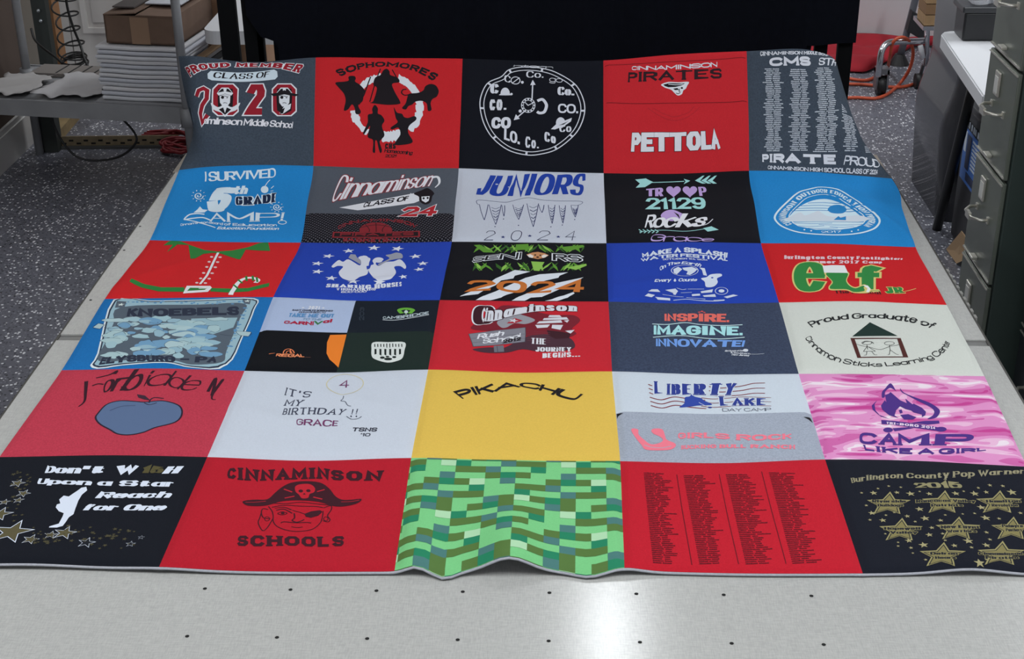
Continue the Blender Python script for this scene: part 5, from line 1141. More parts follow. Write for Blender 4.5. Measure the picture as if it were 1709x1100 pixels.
  ('T',(52,54,84),'4',['d',1472,1958,1609,1955],['d',1472,1718,1609,1715],'thin',0.05,0.15,[]),
  ('*',(36,48,110),[(661,1904,553,0)]),
  ('*',(36,48,110),[(1007,1863,555,0)]),
  ('*',(36,48,110),[(1377,1881,558,0)])]),
 ((1,2,0),'emblem','thin drawn icicles',[
  ('S',(60,66,110),0.00123,['d',281,1003,328,959,573,994,695,996,864,892,986,850,1158,912,1353,932,1548,922,1682,926,1698,981,1632,1046,1547,1040],0,1,None),
  ('S',(60,66,110),0.00123,['d',281,1003,298,1072,332,1085],0,1,None),
  ('S',(60,66,110),0.00122,['d',328,1090,359,1287,404,1476],0,1,None),
  ('S',(60,66,110),0.00162,['d',442,1083,428,1284,404,1476],0,1,None),
  ('S',(60,66,110),0.00121,['d',454,1083,499,1338,557,1584],0,1,None),
  ('S',(60,66,110),0.00161,['d',619,1072,593,1333,557,1584],0,1,None),
  ('S',(60,66,110),0.00122,['d',488,1153,547,1188,603,1137],0,1,None),
  ('S',(60,66,110),0.00203,['d',500,1228,549,1262,596,1213],0,1,None),
  ('S',(60,66,110),0.00122,['d',512,1301,551,1335,588,1287],0,1,None),
  ('S',(60,66,110),0.00201,['d',523,1373,553,1408,580,1361],0,1,None),
  ('S',(60,66,110),0.00121,['d',534,1444,554,1480,572,1433],0,1,None),
  ('S',(60,66,110),0.00122,['d',629,1091,638,1235,660,1373],0,1,None),
  ('S',(60,66,110),0.00162,['d',663,1089,667,1233,660,1373],0,1,None),
  ('S',(60,66,110),0.00122,['d',770,1062,806,1259,855,1447],0,1,None),
  ('S',(60,66,110),0.00162,['d',915,1054,890,1255,855,1447],0,1,None),
  ('S',(60,66,110),0.00122,['d',800,1135,852,1171,902,1119],0,1,None),
  ('S',(60,66,110),0.00203,['d',809,1184,852,1220,894,1170],0,1,None),
  ('S',(60,66,110),0.00122,['d',819,1234,853,1270,886,1221],0,1,None),
  ('S',(60,66,110),0.00203,['d',828,1282,854,1318,878,1270],0,1,None),
  ('S',(60,66,110),0.00121,['d',837,1330,854,1366,871,1319],0,1,None),
  ('S',(60,66,110),0.00122,['d',959,1021,997,1330,1049,1625],0,1,None),
  ('S',(60,66,110),0.00163,['d',1114,1014,1086,1327,1049,1625],0,1,None),
  ('S',(60,66,110),0.00122,['d',990,1095,1045,1133,1099,1081],0,1,None),
  ('S',(60,66,110),0.00203,['d',1000,1191,1046,1227,1091,1178],0,1,None),
  ('S',(60,66,110),0.00122,['d',1010,1284,1046,1320,1082,1272],0,1,None),
  ('S',(60,66,110),0.00202,['d',1020,1375,1047,1411,1074,1364],0,1,None),
  ('S',(60,66,110),0.00121,['d',1030,1465,1048,1502,1065,1455],0,1,None),
  ('S',(60,66,110),0.00122,['d',1120,1055,1134,1159,1162,1258],0,1,None),
  ('S',(60,66,110),0.00163,['d',1188,1052,1180,1157,1162,1258],0,1,None),
  ('S',(60,66,110),0.00122,['d',1244,1050,1263,1297,1296,1534],0,1,None),
  ('S',(60,66,110),0.00162,['d',1333,1047,1320,1295,1296,1534],0,1,None),
  ('S',(60,66,110),0.00122,['d',1264,1124,1296,1162,1327,1112],0,1,None),
  ('S',(60,66,110),0.00203,['d',1270,1194,1296,1232,1322,1182],0,1,None),
  ('S',(60,66,110),0.00122,['d',1275,1263,1296,1300,1317,1252],0,1,None),
  ('S',(60,66,110),0.00203,['d',1280,1331,1296,1367,1312,1320],0,1,None),
  ('S',(60,66,110),0.00122,['d',1286,1398,1296,1435,1306,1388],0,1,None),
  ('S',(60,66,110),0.00122,['d',1389,1055,1406,1292,1438,1521],0,1,None),
  ('S',(60,66,110),0.00162,['d',1474,1053,1461,1291,1438,1521],0,1,None),
  ('S',(60,66,110),0.00122,['d',1409,1128,1439,1167,1469,1117],0,1,None),
  ('S',(60,66,110),0.00203,['d',1414,1195,1439,1232,1463,1183],0,1,None),
  ('S',(60,66,110),0.00122,['d',1419,1260,1438,1297,1458,1249],0,1,None),
  ('S',(60,66,110),0.00202,['d',1424,1324,1438,1361,1453,1314],0,1,None),
  ('S',(60,66,110),0.00122,['d',1428,1388,1438,1425,1448,1378],0,1,None),
  ('S',(60,66,110),0.00122,['d',1547,1050,1567,1209,1601,1362],0,1,None),
  ('S',(60,66,110),0.00163,['d',1644,1046,1627,1207,1601,1362],0,1,None),
  ('S',(60,66,110),0.00122,['d',1569,1123,1602,1162,1637,1112],0,1,None),
  ('S',(60,66,110),0.00203,['d',1574,1157,1602,1195,1631,1146],0,1,None),
  ('S',(60,66,110),0.00122,['d',1579,1191,1602,1229,1625,1180],0,1,None),
  ('S',(60,66,110),0.00203,['d',1585,1225,1601,1263,1619,1214],0,1,None),
  ('S',(60,66,110),0.00121,['d',1590,1258,1601,1296,1613,1248],0,1,None),
  ('P',(60,66,110),[[556,1639,556,1645,554,1650,551,1653,548,1653,545,1650,543,1645,542,1639,543,1633,544,1628,547,1626,550,1626,553,1628,555,1633]]),
  ('P',(60,66,110),[[664,1442,663,1448,661,1452,658,1455,655,1455,652,1453,650,1448,649,1442,650,1436,652,1431,655,1429,658,1428,661,1431,663,1436]]),
  ('P',(60,66,110),[[862,1594,862,1600,860,1605,857,1608,854,1608,851,1605,849,1600,848,1594,849,1588,851,1583,854,1581,857,1580,860,1583,862,1588]]),
  ('P',(60,66,110),[[1288,1618,1287,1624,1285,1629,1282,1632,1279,1632,1276,1630,1274,1625,1274,1619,1274,1613,1276,1608,1279,1605,1282,1605,1285,1607,1287,1612]]),
  ('P',(60,66,110),[[1436,1567,1435,1573,1433,1578,1431,1581,1427,1581,1425,1579,1423,1574,1422,1568,1423,1562,1425,1557,1427,1554,1431,1554,1434,1556,1436,1561]]),
  ('P',(60,66,110),[[1600,1423,1599,1429,1597,1434,1594,1437,1591,1437,1588,1434,1586,1429,1586,1423,1586,1417,1588,1412,1591,1409,1595,1409,1597,1412,1599,1417]])]),
 ((1,3,0),'emblem','mint arrows, lilac hearts and a lilac bird',[
  ('S',(158,214,212),0.00293,['d',620,258,1096,226],0,0,None),
  ('P',(158,214,212),[[1181,217,1093,159,1116,227,1087,311]]),
  ('P',(158,214,212),[[428,179,574,147,671,242,554,403,429,425,490,288]]),
  ('P',(158,214,212),[[1246,217,1351,107,1381,101,1316,223,1391,314,1341,315]]),
  ('P',(158,214,212),[[1331,224,1436,115,1466,109,1400,231,1465,322,1416,322]]),
  ('P',(158,214,212),[[1415,233,1521,123,1551,117,1485,240,1540,330,1490,330]]),
  ('C',(186,160,216),[[925,775,925,793,934,760,955,711,984,655,1013,593,1034,526,1038,458,1025,404,1001,377,974,384,953,416,942,454,940,471,940,454,933,416,915,382,889,375,862,401,844,454,842,522,855,590,878,653,901,710,917,759]]),
  ('C',(186,160,216),[[1145,782,1145,801,1155,768,1175,721,1205,666,1235,607,1255,541,1260,474,1248,419,1224,390,1197,396,1176,427,1165,465,1163,481,1162,464,1156,426,1138,391,1112,382,1085,407,1067,460,1064,527,1077,596,1099,659,1122,717,1137,767]]),
  ('C',(186,160,216),[[731,1319,791,1206,889,1167,995,1249,1062,1349,1008,1470,939,1397,892,1474,804,1452,758,1403]]),
  ('P',(19,20,26),[[904,1223,968,1299,985,1436,947,1328]]),
  ('S',(158,214,212),0.002,['d',434,1747,733,1714,1041,1750,1332,1668],0,1,None),
  ('P',(158,214,212),[[1272,1664,1383,1614,1473,1704,1326,1756]]),
  ('S',(158,214,212),0.0024,['d',429,1683,470,1743,440,1782],0,0,None),
  ('S',(158,214,212),0.0024,['d',481,1685,522,1746,492,1784],0,0,None),
  ('S',(158,214,212),0.00239,['d',534,1687,574,1748,544,1787],0,0,None),
  ('S',(158,214,212),0.0024,['d',586,1689,627,1750,597,1789],0,0,None),
  ('S',(158,214,212),0.00239,['d',639,1691,679,1752,649,1791],0,0,None),
  ('S',(224,226,232),0.00202,['d',1265,1592,1339,1543,1414,1424],0,1,None)]),
 ((1,4,0),'emblem','white oval lake badge with arched lettering',[
  ('S',(206,228,238),0.00448,['d',238,1363,301,1207,443,967,649,630,851,508,1012,429,1197,471,1329,699,1453,1062,1569,1273,1616,1401,1594,1496,1509,1601,1313,1726,1054,1800,769,1801,509,1748,326,1617,249,1482],1,1,None),
  ('S',(206,228,238),0.00211,['d',427,1343,474,1229,578,1056,724,832,872,732,977,744,1098,835,1196,989,1309,1150,1399,1274,1434,1364,1420,1430,1357,1510,1214,1602,1025,1654,816,1656,624,1622,490,1529,434,1430],1,1,None),
  ('C',(206,228,238),[[417,1379,595,1095,799,910,953,861,1087,946,1262,1140,1413,1375,1407,1429,990,1460,411,1481]]),
  ('S',(36,128,192),0.00217,['d',716,996,949,968,1168,1019],0,1,None),
  ('S',(36,128,192),0.00218,['d',615,1076,921,1047,1215,1087],0,1,None),
  ('S',(36,128,192),0.00218,['d',535,1151,931,1121,1312,1166],0,1,None),
  ('S',(36,128,192),0.00217,['d',474,1212,933,1182,1378,1220],0,1,None),
  ('C',(36,128,192),[[967,1154,971,1134,978,1115,988,1096,1000,1078,1014,1062,1031,1048,1049,1038,1067,1032,1086,1030,1105,1032,1123,1038,1141,1047,1157,1058,1172,1070,1185,1083,1196,1097,1204,1112,1210,1126,1213,1140,1213,1154,1211,1175,1163,1229,1079,1251,999,1233,964,1176]]),
  ('C',(206,216,226),[[409,1464,461,1344,540,1274,597,1255,644,1323,761,1249,840,1199,918,1310,1042,1335,1190,1302,1368,1303,1426,1417]]),
  ('P',(36,128,192),[[1013,1417,1090,1313,1112,1352,1189,1309,1177,1408]]),
  ('P',(206,228,238),[[445,1501,1405,1447,1299,1568,1072,1662,748,1681,525,1599]]),
  ('S',(36,128,192),0.00152,['d',479,1521,730,1529,985,1499],0,1,None),
  ('S',(36,128,192),0.00153,['d',800,1547,1088,1542,1381,1494],0,1,None),
  ('S',(36,128,192),0.00151,['d',526,1588,695,1599,868,1575],0,1,None),
  ('S',(36,128,192),0.00153,['d',938,1595,1099,1596,1264,1561],0,1,None),
  ('S',(36,128,192),0.00151,['d',645,1642,841,1649,1042,1619],0,1,None)]),
 ((1,4,0),'lettering',None,[
  ('T',(206,228,238),'CINNAMINSON OUTDOOR EDUCATION PROGRAM',['d',454,1545,394,1438,386,1344,436,1221,549,1033,709,784,869,679,982,694,1122,743,1220,958,1340,1137,1438,1269,1475,1371,1459,1444,1392,1526],['d',372,1591,301,1466,291,1356,349,1212,481,990,670,685,857,571,1004,514,1176,537,1291,780,1416,1074,1525,1259,1567,1383,1546,1480,1467,1574],'serif',0.2,None,[]),
  ('T',(206,228,238),'2017',['d',806,1768,1080,1739],['d',806,1710,1080,1682],'serif',0.26,None,[]),
  ('P',(206,228,238),[[608,1684,606,1692,602,1698,597,1701,591,1701,587,1698,584,1692,583,1684,585,1677,590,1671,595,1667,601,1667,605,1670,608,1676]]),
  ('P',(206,228,238),[[695,1710,693,1718,688,1724,683,1728,677,1728,673,1725,670,1719,670,1711,672,1703,676,1697,681,1693,687,1693,692,1697,694,1703]]),
  ('P',(206,228,238),[[1227,1689,1225,1697,1221,1703,1215,1707,1209,1708,1205,1705,1202,1699,1202,1691,1204,1683,1209,1677,1214,1673,1220,1672,1225,1675,1227,1681]]),
  ('P',(206,228,238),[[1319,1643,1317,1651,1312,1657,1307,1661,1301,1662,1297,1659,1294,1653,1294,1646,1296,1638,1301,1631,1306,1627,1312,1626,1316,1629,1319,1635]])]),
 ((2,0,0),'emblem','green zigzag collar, white laces, belt and candy cane',[
  ('P',(44,124,56),[[238,221,294,8,393,8,470,101,643,227,815,350,985,398,1169,351,1354,220,1470,77,1521,8,1729,8,1714,8,1570,8,1661,359,1501,345,1336,310,1351,712,1314,701,1057,482,946,457,834,506,780,710,724,731,561,185,414,172,346,464,354,186]]),
  ('S',(222,224,226),0.00508,['d',1009,442,1051,983,1070,1326,1055,1621],0,0,None),
  ('P',(222,200,200),[[988,622,990,636,986,648,980,655,971,656,961,651,953,641,948,627,947,613,950,601,956,594,965,593,975,598,983,608]]),
  ('P',(222,190,190),[[1098,624,1099,639,1096,651,1088,657,1079,658,1068,652,1059,641,1054,626,1053,612,1056,600,1064,593,1074,592,1084,598,1093,610]]),
  ('P',(222,200,200),[[1003,817,1004,831,1001,842,994,849,985,849,975,843,967,832,962,819,961,805,964,794,970,787,980,786,989,792,998,803]]),
  ('P',(222,190,190),[[1113,826,1114,840,1111,851,1103,857,1093,858,1083,851,1074,840,1069,826,1068,812,1071,800,1079,794,1089,794,1099,800,1108,811]]),
  ('P',(222,200,200),[[1019,1013,1019,1026,1016,1036,1009,1042,1000,1042,991,1036,983,1026,978,1013,977,1001,980,990,987,985,996,984,1006,990,1014,1000]]),
  ('P',(222,190,190),[[1128,1023,1129,1035,1125,1046,1117,1051,1107,1051,1097,1046,1089,1035,1084,1023,1083,1010,1087,999,1095,994,1105,994,1115,999,1123,1010]]),
  ('P',(222,200,200),[[1029,1228,1030,1241,1026,1251,1020,1257,1011,1257,1001,1251,993,1241,988,1228,987,1215,991,1205,997,1200,1006,1200,1016,1205,1024,1215]]),
  ('P',(222,190,190),[[1137,1239,1138,1252,1134,1262,1127,1267,1117,1267,1107,1261,1098,1251,1093,1238,1093,1226,1096,1215,1104,1210,1114,1210,1124,1216,1132,1226]]),
  ('P',(222,200,200),[[1037,1421,1038,1434,1034,1444,1028,1449,1019,1449,1009,1444,1002,1433,997,1421,996,1409,999,1399,1006,1393,1015,1393,1024,1399,1032,1409]]),
  ('P',(222,190,190),[[1144,1433,1145,1446,1141,1456,1134,1461,1124,1461,1114,1455,1106,1445,1101,1432,1100,1420,1104,1410,1111,1404,1121,1404,1131,1410,1139,1420]]),
  ('P',(222,200,200),[[1025,1573,1026,1586,1023,1595,1016,1601,1007,1600,998,1595,990,1585,986,1573,985,1560,988,1551,995,1545,1004,1545,1013,1551,1021,1561]]),
  ('P',(222,190,190),[[1132,1585,1133,1598,1129,1607,1122,1613,1112,1612,1102,1607,1094,1597,1089,1584,1088,1572,1092,1562,1100,1557,1109,1557,1119,1563,1127,1573]]),
  ('P',(44,124,56),[[180,1466,380,1608,607,1716,889,1724,923,1874,607,1850,378,1723,178,1552]]),
  ('P',(44,124,56),[[1215,1757,1474,1790,1665,1772,1885,1592,1900,1716,1686,1887,1466,1918,1231,1871]]),
  ('P',(224,226,228),[[907,1673,1192,1686,1225,1748,1205,1884,918,1923],[962,1739,950,1848,1155,1819,1171,1755]]),
  ('P',(44,124,56),[[963,1744,951,1844,1153,1814,1170,1760]]),
  ('S',(224,226,228),0.00276,['d',1072,1770,1163,1764],0,0,None),
  ('S',(226,228,230),0.00954,['d',1489,1960,1498,1814,1504,1617,1539,1464,1611,1411,1693,1447,1730,1511,1716,1593],0,1,None),
  ('S',(44,124,56),0.00411,['d',1463,1654,1539,1779],0,0,None),
  ('S',(44,124,56),0.00416,['d',1482,1477,1561,1605],0,0,None),
  ('S',(44,124,56),0.00418,['d',1554,1348,1599,1526],0,0,None),
  ('S',(44,124,56),0.00418,['d',1631,1340,1676,1518],0,0,None),
  ('S',(44,124,56),0.00413,['d',1691,1390,1735,1567],0,0,None)]),
 ((2,1,0),'emblem','ring of white stars around two horseback riders',[
  ('*',(216,220,232),[(992,215,1504,0),(1305,256,1515,0.3),(676,326,1369,-0.2),(442,542,1406,0.2),(1571,561,1431,-0.2),(353,852,1375,0.1),(1694,843,1288,-0.1),(404,1150,1360,0.1),(1667,1056,1224,-0.3),(606,1360,1346,0),(1493,1321,1011,-0.3),(898,1479,1438,0),(1216,1486,1338,0)]),
  ('C',(210,214,226),[[550,949,571,805,606,693,668,760,723,657,895,889,887,705,836,586,879,515,976,584,1002,649,1002,783,1022,1009,1028,1198,948,1294,898,1425,830,1422,733,1333,669,1148,696,951,623,922,581,986]]),
  ('C',(210,214,226),[[1491,940,1445,785,1380,664,1309,739,1216,761,1138,902,1088,783,1171,679,1134,586,1063,584,1035,703,1069,835,1032,886,1028,1056,1093,1244,1187,1452,1270,1440,1363,1367,1384,1137,1341,945,1417,925,1482,1025]]),
  ('P',(210,214,226),[[970,605,971,652,961,690,943,711,920,712,896,692,877,654,865,607,864,560,873,522,891,501,915,501,939,521,958,558]]),
  ('P',(210,214,226),[[1162,679,1163,725,1153,762,1134,781,1111,781,1088,760,1068,723,1057,676,1057,629,1066,592,1085,571,1108,572,1132,594,1152,632]]),
  ('P',(150,154,168),[[710,592,720,450,783,463,819,571,887,705,904,853,821,734]]),
  ('C',(150,154,168),[[1241,602,1179,492,1241,453,1306,395,1383,452,1409,613,1334,650,1245,709,1151,873,1126,836,1208,697]]),
  ('P',(36,66,170),[[984,912,1039,871,1038,999,1007,1033]])]),
 ((2,1,0),'lettering',None,[
  ('T',(216,220,232),'SHARING HORSES',['d',583,1696,864,1664,1132,1691,1359,1637,1506,1612],['d',582,1557,853,1583,1116,1556,1342,1491,1490,1460],'serif',0.24,None,[]),
  ('T',(216,220,232),'W HUMANKIND',['d',731,1763,941,1751,1204,1736],['d',721,1691,931,1673,1193,1647],'serif',None,None,[]),
  ('T',(216,220,232),'600-000',['d',791,1836,1095,1798],['d',791,1779,1095,1741],'sans',None,None,[])]),
 ((2,2,0),'emblem','green leaf borders and white claw slashes',[
  ('P',(94,150,52),[[308,436,330,284,409,141,385,282]]),
  ('P',(52,96,36),[[365,135,412,276,528,426,481,273]]),
  ('P',(140,190,84),[[415,161,471,289,570,427,513,287]]),
  ('P',(94,150,52),[[467,441,515,282,602,133,552,281]]),
  ('P',(94,150,52),[[553,450,583,283,660,131,627,281]]),
  ('P',(52,96,36),[[600,463,642,283,735,128,690,282]]),
  ('P',(140,190,84),[[663,420,582,266,542,136,622,264]]),
  ('P',(94,150,52),[[690,482,733,280,829,125,782,283]]),
  ('P',(94,150,52),[[776,481,798,286,882,124,857,295]]),
  ('P',(52,96,36),[[833,444,728,267,678,130,782,268]]),
  ('P',(140,190,84),[[870,464,802,289,779,127,847,296]]),
  ('P',(94,150,52),[[890,142,926,298,1010,412,975,296]]),
  ('P',(94,150,52),[[955,406,970,277,1042,129,1026,272]]),
  ('P',(52,96,36),[[1005,436,1044,289,1129,131,1089,282]]),
  ('P',(140,190,84),[[1062,140,1011,287,996,414,1047,281]]),
  ('P',(94,150,52),[[1114,114,1137,256,1226,399,1202,248]]),
  ('P',(94,150,52),[[1176,149,1231,264,1334,396,1279,262]]),
  ('P',(52,96,36),[[1265,425,1172,271,1131,131,1224,266]]),
  ('P',(140,190,84),[[1297,399,1206,256,1160,130,1250,253]]),
  ('P',(94,150,52),[[1345,391,1368,246,1441,108,1417,244]]),
  ('P',(94,150,52),[[1412,122,1430,253,1495,392,1477,251]]),
  ('P',(52,96,36),[[1476,420,1389,260,1338,113,1425,259]]),
  ('P',(140,190,84),[[1512,387,1550,241,1636,103,1597,240]]),
  ('P',(94,150,52),[[1563,103,1584,242,1666,388,1645,241]]),
  ('P',(94,150,52),[[1603,95,1512,240,1485,392,1575,238]]),
  ('P',(52,96,36),[[1670,373,1685,233,1712,102,1712,233]]),
  ('P',(94,150,52),[[332,829,361,963,424,1109,395,959]]),
  ('P',(52,96,36),[[403,840,343,975,337,1113,386,970]]),
  ('P',(140,190,84),[[452,1091,379,960,362,840,434,954]]),
  ('P',(94,150,52),[[497,825,430,967,422,1110,488,963]]),
  ('P',(94,150,52),[[594,1099,493,956,439,827,540,954]]),
  ('P',(52,96,36),[[605,823,624,963,705,1096,687,960]]),
  ('P',(140,190,84),[[687,1119,695,959,766,785,757,956]]),
  ('P',(94,150,52),[[724,775,761,938,839,1090,804,936]]),
  ('P',(94,150,52),[[796,814,741,959,736,1095,792,957]]),
  ('P',(52,96,36),[[852,1080,760,939,714,788,807,937]]),
  ('P',(140,190,84),[[873,782,912,939,1004,1085,966,937]]),
  ('P',(94,150,52),[[948,760,975,928,1043,1084,1017,927]]),
  ('P',(94,150,52),[[1011,803,934,950,901,1088,978,949]]),
  ('P',(52,96,36),[[1037,1110,954,950,929,778,1013,948]]),
  ('P',(140,190,84),[[1129,760,1140,926,1206,1081,1196,925]]),
  ('P',(94,150,52),[[1179,761,1088,928,1046,1084,1137,927]]),
  ('P',(94,150,52),[[1197,751,1133,922,1104,1083,1168,922]]),
  ('P',(52,96,36),[[1260,1088,1299,933,1389,767,1348,932]]),
  ('P',(140,190,84),[[1310,751,1220,922,1171,1081,1260,921]]),
  ('P',(94,150,52),[[1393,1086,1329,932,1308,769,1374,932]]),
  ('P',(94,150,52),[[1415,1078,1449,926,1551,764,1516,925]]),
  ('P',(52,96,36),[[1488,756,1510,921,1579,1075,1559,920]]),
  ('P',(140,190,84),[[1552,745,1480,916,1451,1077,1522,916]]),
  ('P',(94,150,52),[[1586,756,1522,921,1503,1076,1567,921]]),
  ('P',(94,150,52),[[1675,1074,1595,924,1579,763,1659,923]]),
  ('P',(52,96,36),[[1717,745,1629,916,1583,1075,1670,915]]),
  ('P',(94,150,52),[[836,125,993,106,1008,318,827,364]]),
  ('P',(140,190,84),[[1046,739,1214,760,1157,1081,1089,1064]]),
  ('P',(94,150,52),[[297,167,367,151,589,428,433,418]]),
  ('P',(94,150,52),[[1415,199,1695,120,1716,184,1486,362]]),
  ('P',(140,190,84),[[1492,954,1738,812,1743,882,1611,1038]]),
  ('P',(216,222,230),[[853,1053,1048,1102,861,1246,847,1337,702,1411,643,1570,506,1752,447,1863,234,1935,361,1780,514,1598,633,1346,742,1205]]),
  ('P',(216,222,230),[[1159,1192,1514,1118,1411,1234,1396,1303,1247,1395,1069,1555,1007,1688,786,1870,724,1943,598,1992,424,1992,529,1902,652,1767,838,1517,996,1310]]),
  ('P',(216,222,230),[[1704,1286,1613,1437,1450,1640,1304,1816,1209,1920,1079,1936,1002,1992,849,1992,949,1905,1091,1752,1365,1484]]),
  ('P',(216,222,230),[[1582,1773,1598,1816,1517,1935,1389,1992,1244,1992,1339,1958,1468,1880]]),
  ('P',(196,140,96),[[978,485,1053,407,1122,378,1210,425,1263,500,1214,595,1129,649,1042,599]]),
  ('P',(226,220,214),[[987,499,1029,467,1074,531,1059,609,1016,584]]),
  ('P',(226,220,214),[[1255,500,1202,471,1169,528,1188,606,1222,579]]),
  ('P',(40,26,20),[[1104,494,1103,505,1100,514,1094,519,1088,519,1082,515,1078,506,1077,495,1078,484,1081,475,1087,470,1093,469,1099,474,1103,483]]),
  ('P',(40,26,20),[[1170,502,1169,514,1165,523,1160,528,1154,528,1148,523,1144,514,1142,503,1144,492,1147,483,1153,478,1159,478,1164,482,1168,491]]),
  ('P',(60,30,24),[[1143,576,1141,589,1136,600,1129,606,1120,607,1113,601,1107,590,1105,577,1106,563,1111,552,1119,546,1127,546,1135,552,1140,562]])]),
 ((2,2,0),'lettering',None,[
  ('T',(19,20,26),'SENI',['d',321,844,602,705,927,644],['d',323,600,594,535,919,420],'blocks',0.16,0.1,[(0.14,(222,226,232))]),
  ('T',(19,20,26),'RS',['d',1318,686,1682,741],['d',1314,437,1681,480],'blocks',0.16,None,[(0.14,(222,226,232))]),
  ('T',(196,112,48),'2024',['d',285,1814,651,1737,1044,1840,1386,1772,1748,1806],['d',270,1430,636,1414,1033,1431,1381,1417,1738,1359],'slab',0.2,0.1,[])]),
 ((2,3,0),'lettering',None,[
  ('T',(210,220,236),'MAKE A SPLASH!',['d',446,580,729,460,992,406,1280,482,1512,587],['d',441,429,737,297,1002,237,1292,323,1536,407],'bold',0.22,None,[]),
  ('T',(210,220,236),'WATER FESTIVAL',['d',431,730,722,607,982,570,1268,644,1505,706],['d',423,620,728,489,989,454,1278,506,1520,586],'bold',0.22,None,[]),
  ('T',(210,220,236),'OCTOBER 10, 2014',['d',698,685,976,658,1255,702],['d',701,626,979,609,1258,654],'sans',None,None,[]),
  ('T',(210,220,236),'On The Earth',['d',652,1042,795,859,983,825,1153,931],['d',643,925,783,764,989,730,1179,809],'brush',None,None,[]),
  ('T',(210,220,236),'Every',['d',567,1456,765,1425],['d',567,1370,765,1339],'brush',None,None,[]),
  ('T',(210,220,236),'Counts',['d',856,1410,1083,1382],['d',856,1335,1083,1306],'brush',None,None,[]),
  ('P',(210,220,236),[[812,1343,826,1389,818,1418,798,1420,793,1394]])]),
 ((2,3,0),'emblem','white globe, water drop figure and scattered sketches',[
  ('S',(210,220,236),0.0014,['d',1114,1039,1105,1086,1085,1134,1056,1178,1020,1214,979,1237,936,1245,895,1234,858,1205,826,1169,803,1130,789,1087,785,1041,793,995,812,951,840,913,876,884,917,865,960,858,1003,864,1042,883,1074,912,1098,949,1111,993],1,1,None),
  ('P',(210,220,236),[[813,996,876,919,922,995,845,1168,811,1121]]),
  ('P',(210,220,236),[[925,951,1044,918,1110,994,1066,1098,1001,1204,961,1172,985,1066,937,1022]]),
  ('P',(210,220,236),[[1136,940,1201,962,1210,1222,1167,1202,1163,1030]]),
  ('C',(210,220,236),[[1131,1306,1204,1263,1260,1175,1379,1148,1390,1220,1326,1294,1324,1419,1264,1545,1174,1553,1169,1398]]),
  ('P',(36,66,170),[[1284,1276,1282,1285,1277,1292,1271,1296,1264,1296,1258,1293,1255,1286,1254,1278,1256,1270,1261,1263,1267,1259,1274,1258,1279,1262,1283,1268]]),
  ('P',(206,214,230),[[476,1715,519,1649,592,1644,621,1727]]),
  ('P',(206,214,230),[[431,1859,474,1779,553,1824,510,1895]]),
  ('P',(206,214,230),[[550,1879,725,1908,726,1954,580,1945]]),
  ('P',(206,214,230),[[681,1660,804,1612,832,1695,780,1760]]),
  ('P',(206,214,230),[[1099,1690,1250,1629,1234,1721,1103,1744]]),
  ('P',(206,214,230),[[1115,1815,1262,1776,1269,1859,1128,1856]]),
  ('P',(206,214,230),[[1360,1862,1479,1795,1532,1827,1397,1904]]),
  ('P',(206,214,230),[[988,1778,1086,1761,1085,1819,988,1836]]),
  ('P',(206,214,230),[[766,1719,823,1708,794,1809,771,1794]]),
  ('S',(210,220,236),0.00136,['d',1422,1684,1414,1721,1399,1753,1377,1777,1352,1789,1326,1788,1303,1775,1285,1750,1275,1717,1273,1680,1281,1643,1296,1610,1318,1586,1344,1574,1370,1575,1393,1588,1411,1613,1421,1646],1,1,None),
  ('P',(210,220,236),[[1383,1683,1378,1704,1367,1722,1351,1731,1336,1730,1322,1720,1314,1703,1312,1681,1317,1659,1329,1642,1344,1632,1360,1633,1373,1643,1382,1661]]),
  ('S',(210,220,236),0.00137,['d',822,1591,884,1639,934,1621],0,1,None),
  ('S',(210,220,236),0.00136,['d',950,1621,1145,1620],0,1,None),
  ('S',(210,220,236),0.00135,['d',862,1740,992,1720],0,1,None),
  ('S',(210,220,236),0.00135,['d',642,1801,792,1851,887,1863],0,1,None),
  ('S',(210,220,236),0.00134,['d',763,1949,915,1924,1074,1948,1249,1958,1362,1947],0,1,None),
  ('S',(210,220,236),0.00134,['d',918,1879,1139,1922],0,1,None),
  ('S',(210,220,236),0.00134,['d',1234,1945,1362,1938],0,1,None)]),
 ((2,4,0),'lettering',None,[
  ('T',(226,196,204),'Burlington County Footlighters',['d',223,618,728,632,1249,598,1730,551],['d',240,478,746,505,1268,479,1758,463],'slab',None,None,[]),
  ('T',(226,196,204),'Summer 2017 Camp',['d',479,797,944,793,1441,728],['d',494,683,962,675,1463,630],'slab',None,None,[]),
  ('T',(44,132,62),'e',['d',214,1716,580,1739],['d',379,399,778,400],'sans',0.15,None,[(0.035,(214,196,120))]),
  ('T',(44,132,62),'f',['d',971,1763,1243,1736],['d',1112,864,1408,822],'sans',0.26,None,[(0.07,(214,196,120))]),
  ('S',(214,196,120),0.0131,['d',1142,1717,1251,1703],0,0,None),
  ('S',(44,132,62),0.00227,['d',1142,1717,1248,1704],0,0,None),
  ('T',(60,22,24),'The Musical',['d',683,1822,1256,1823],['d',683,1724,1256,1725],'serif',None,None,[]),
  ('T',(44,132,62),'JR',['d',1305,1794,1549,1741],['d',1305,1583,1549,1529],'serif',0.26,None,[(0.12,(214,196,120))]),
  ('S',(214,196,120),0.00171,['d',1540,1697,1624,1642,1711,1573],0,1,None)]),
 ((2,4,0),'emblem','green stocking with a white cuff and curled toe',[
  ('C',(214,196,120),[[663,1112,958,1096,902,1380,914,1541,969,1616,1065,1531,1107,1526,1148,1681,1088,1799,923,1809,837,1723,656,1720,643,1608,707,1428]]),
  ('C',(44,132,62),[[681,1140,941,1126,888,1390,901,1564,963,1652,1063,1563,1097,1560,1067,1622,1057,1735,927,1778,850,1691,670,1681,660,1600,719,1438]]),
  ('P',(228,230,230),[[671,887,797,861,950,864,952,1135,657,1130]]),
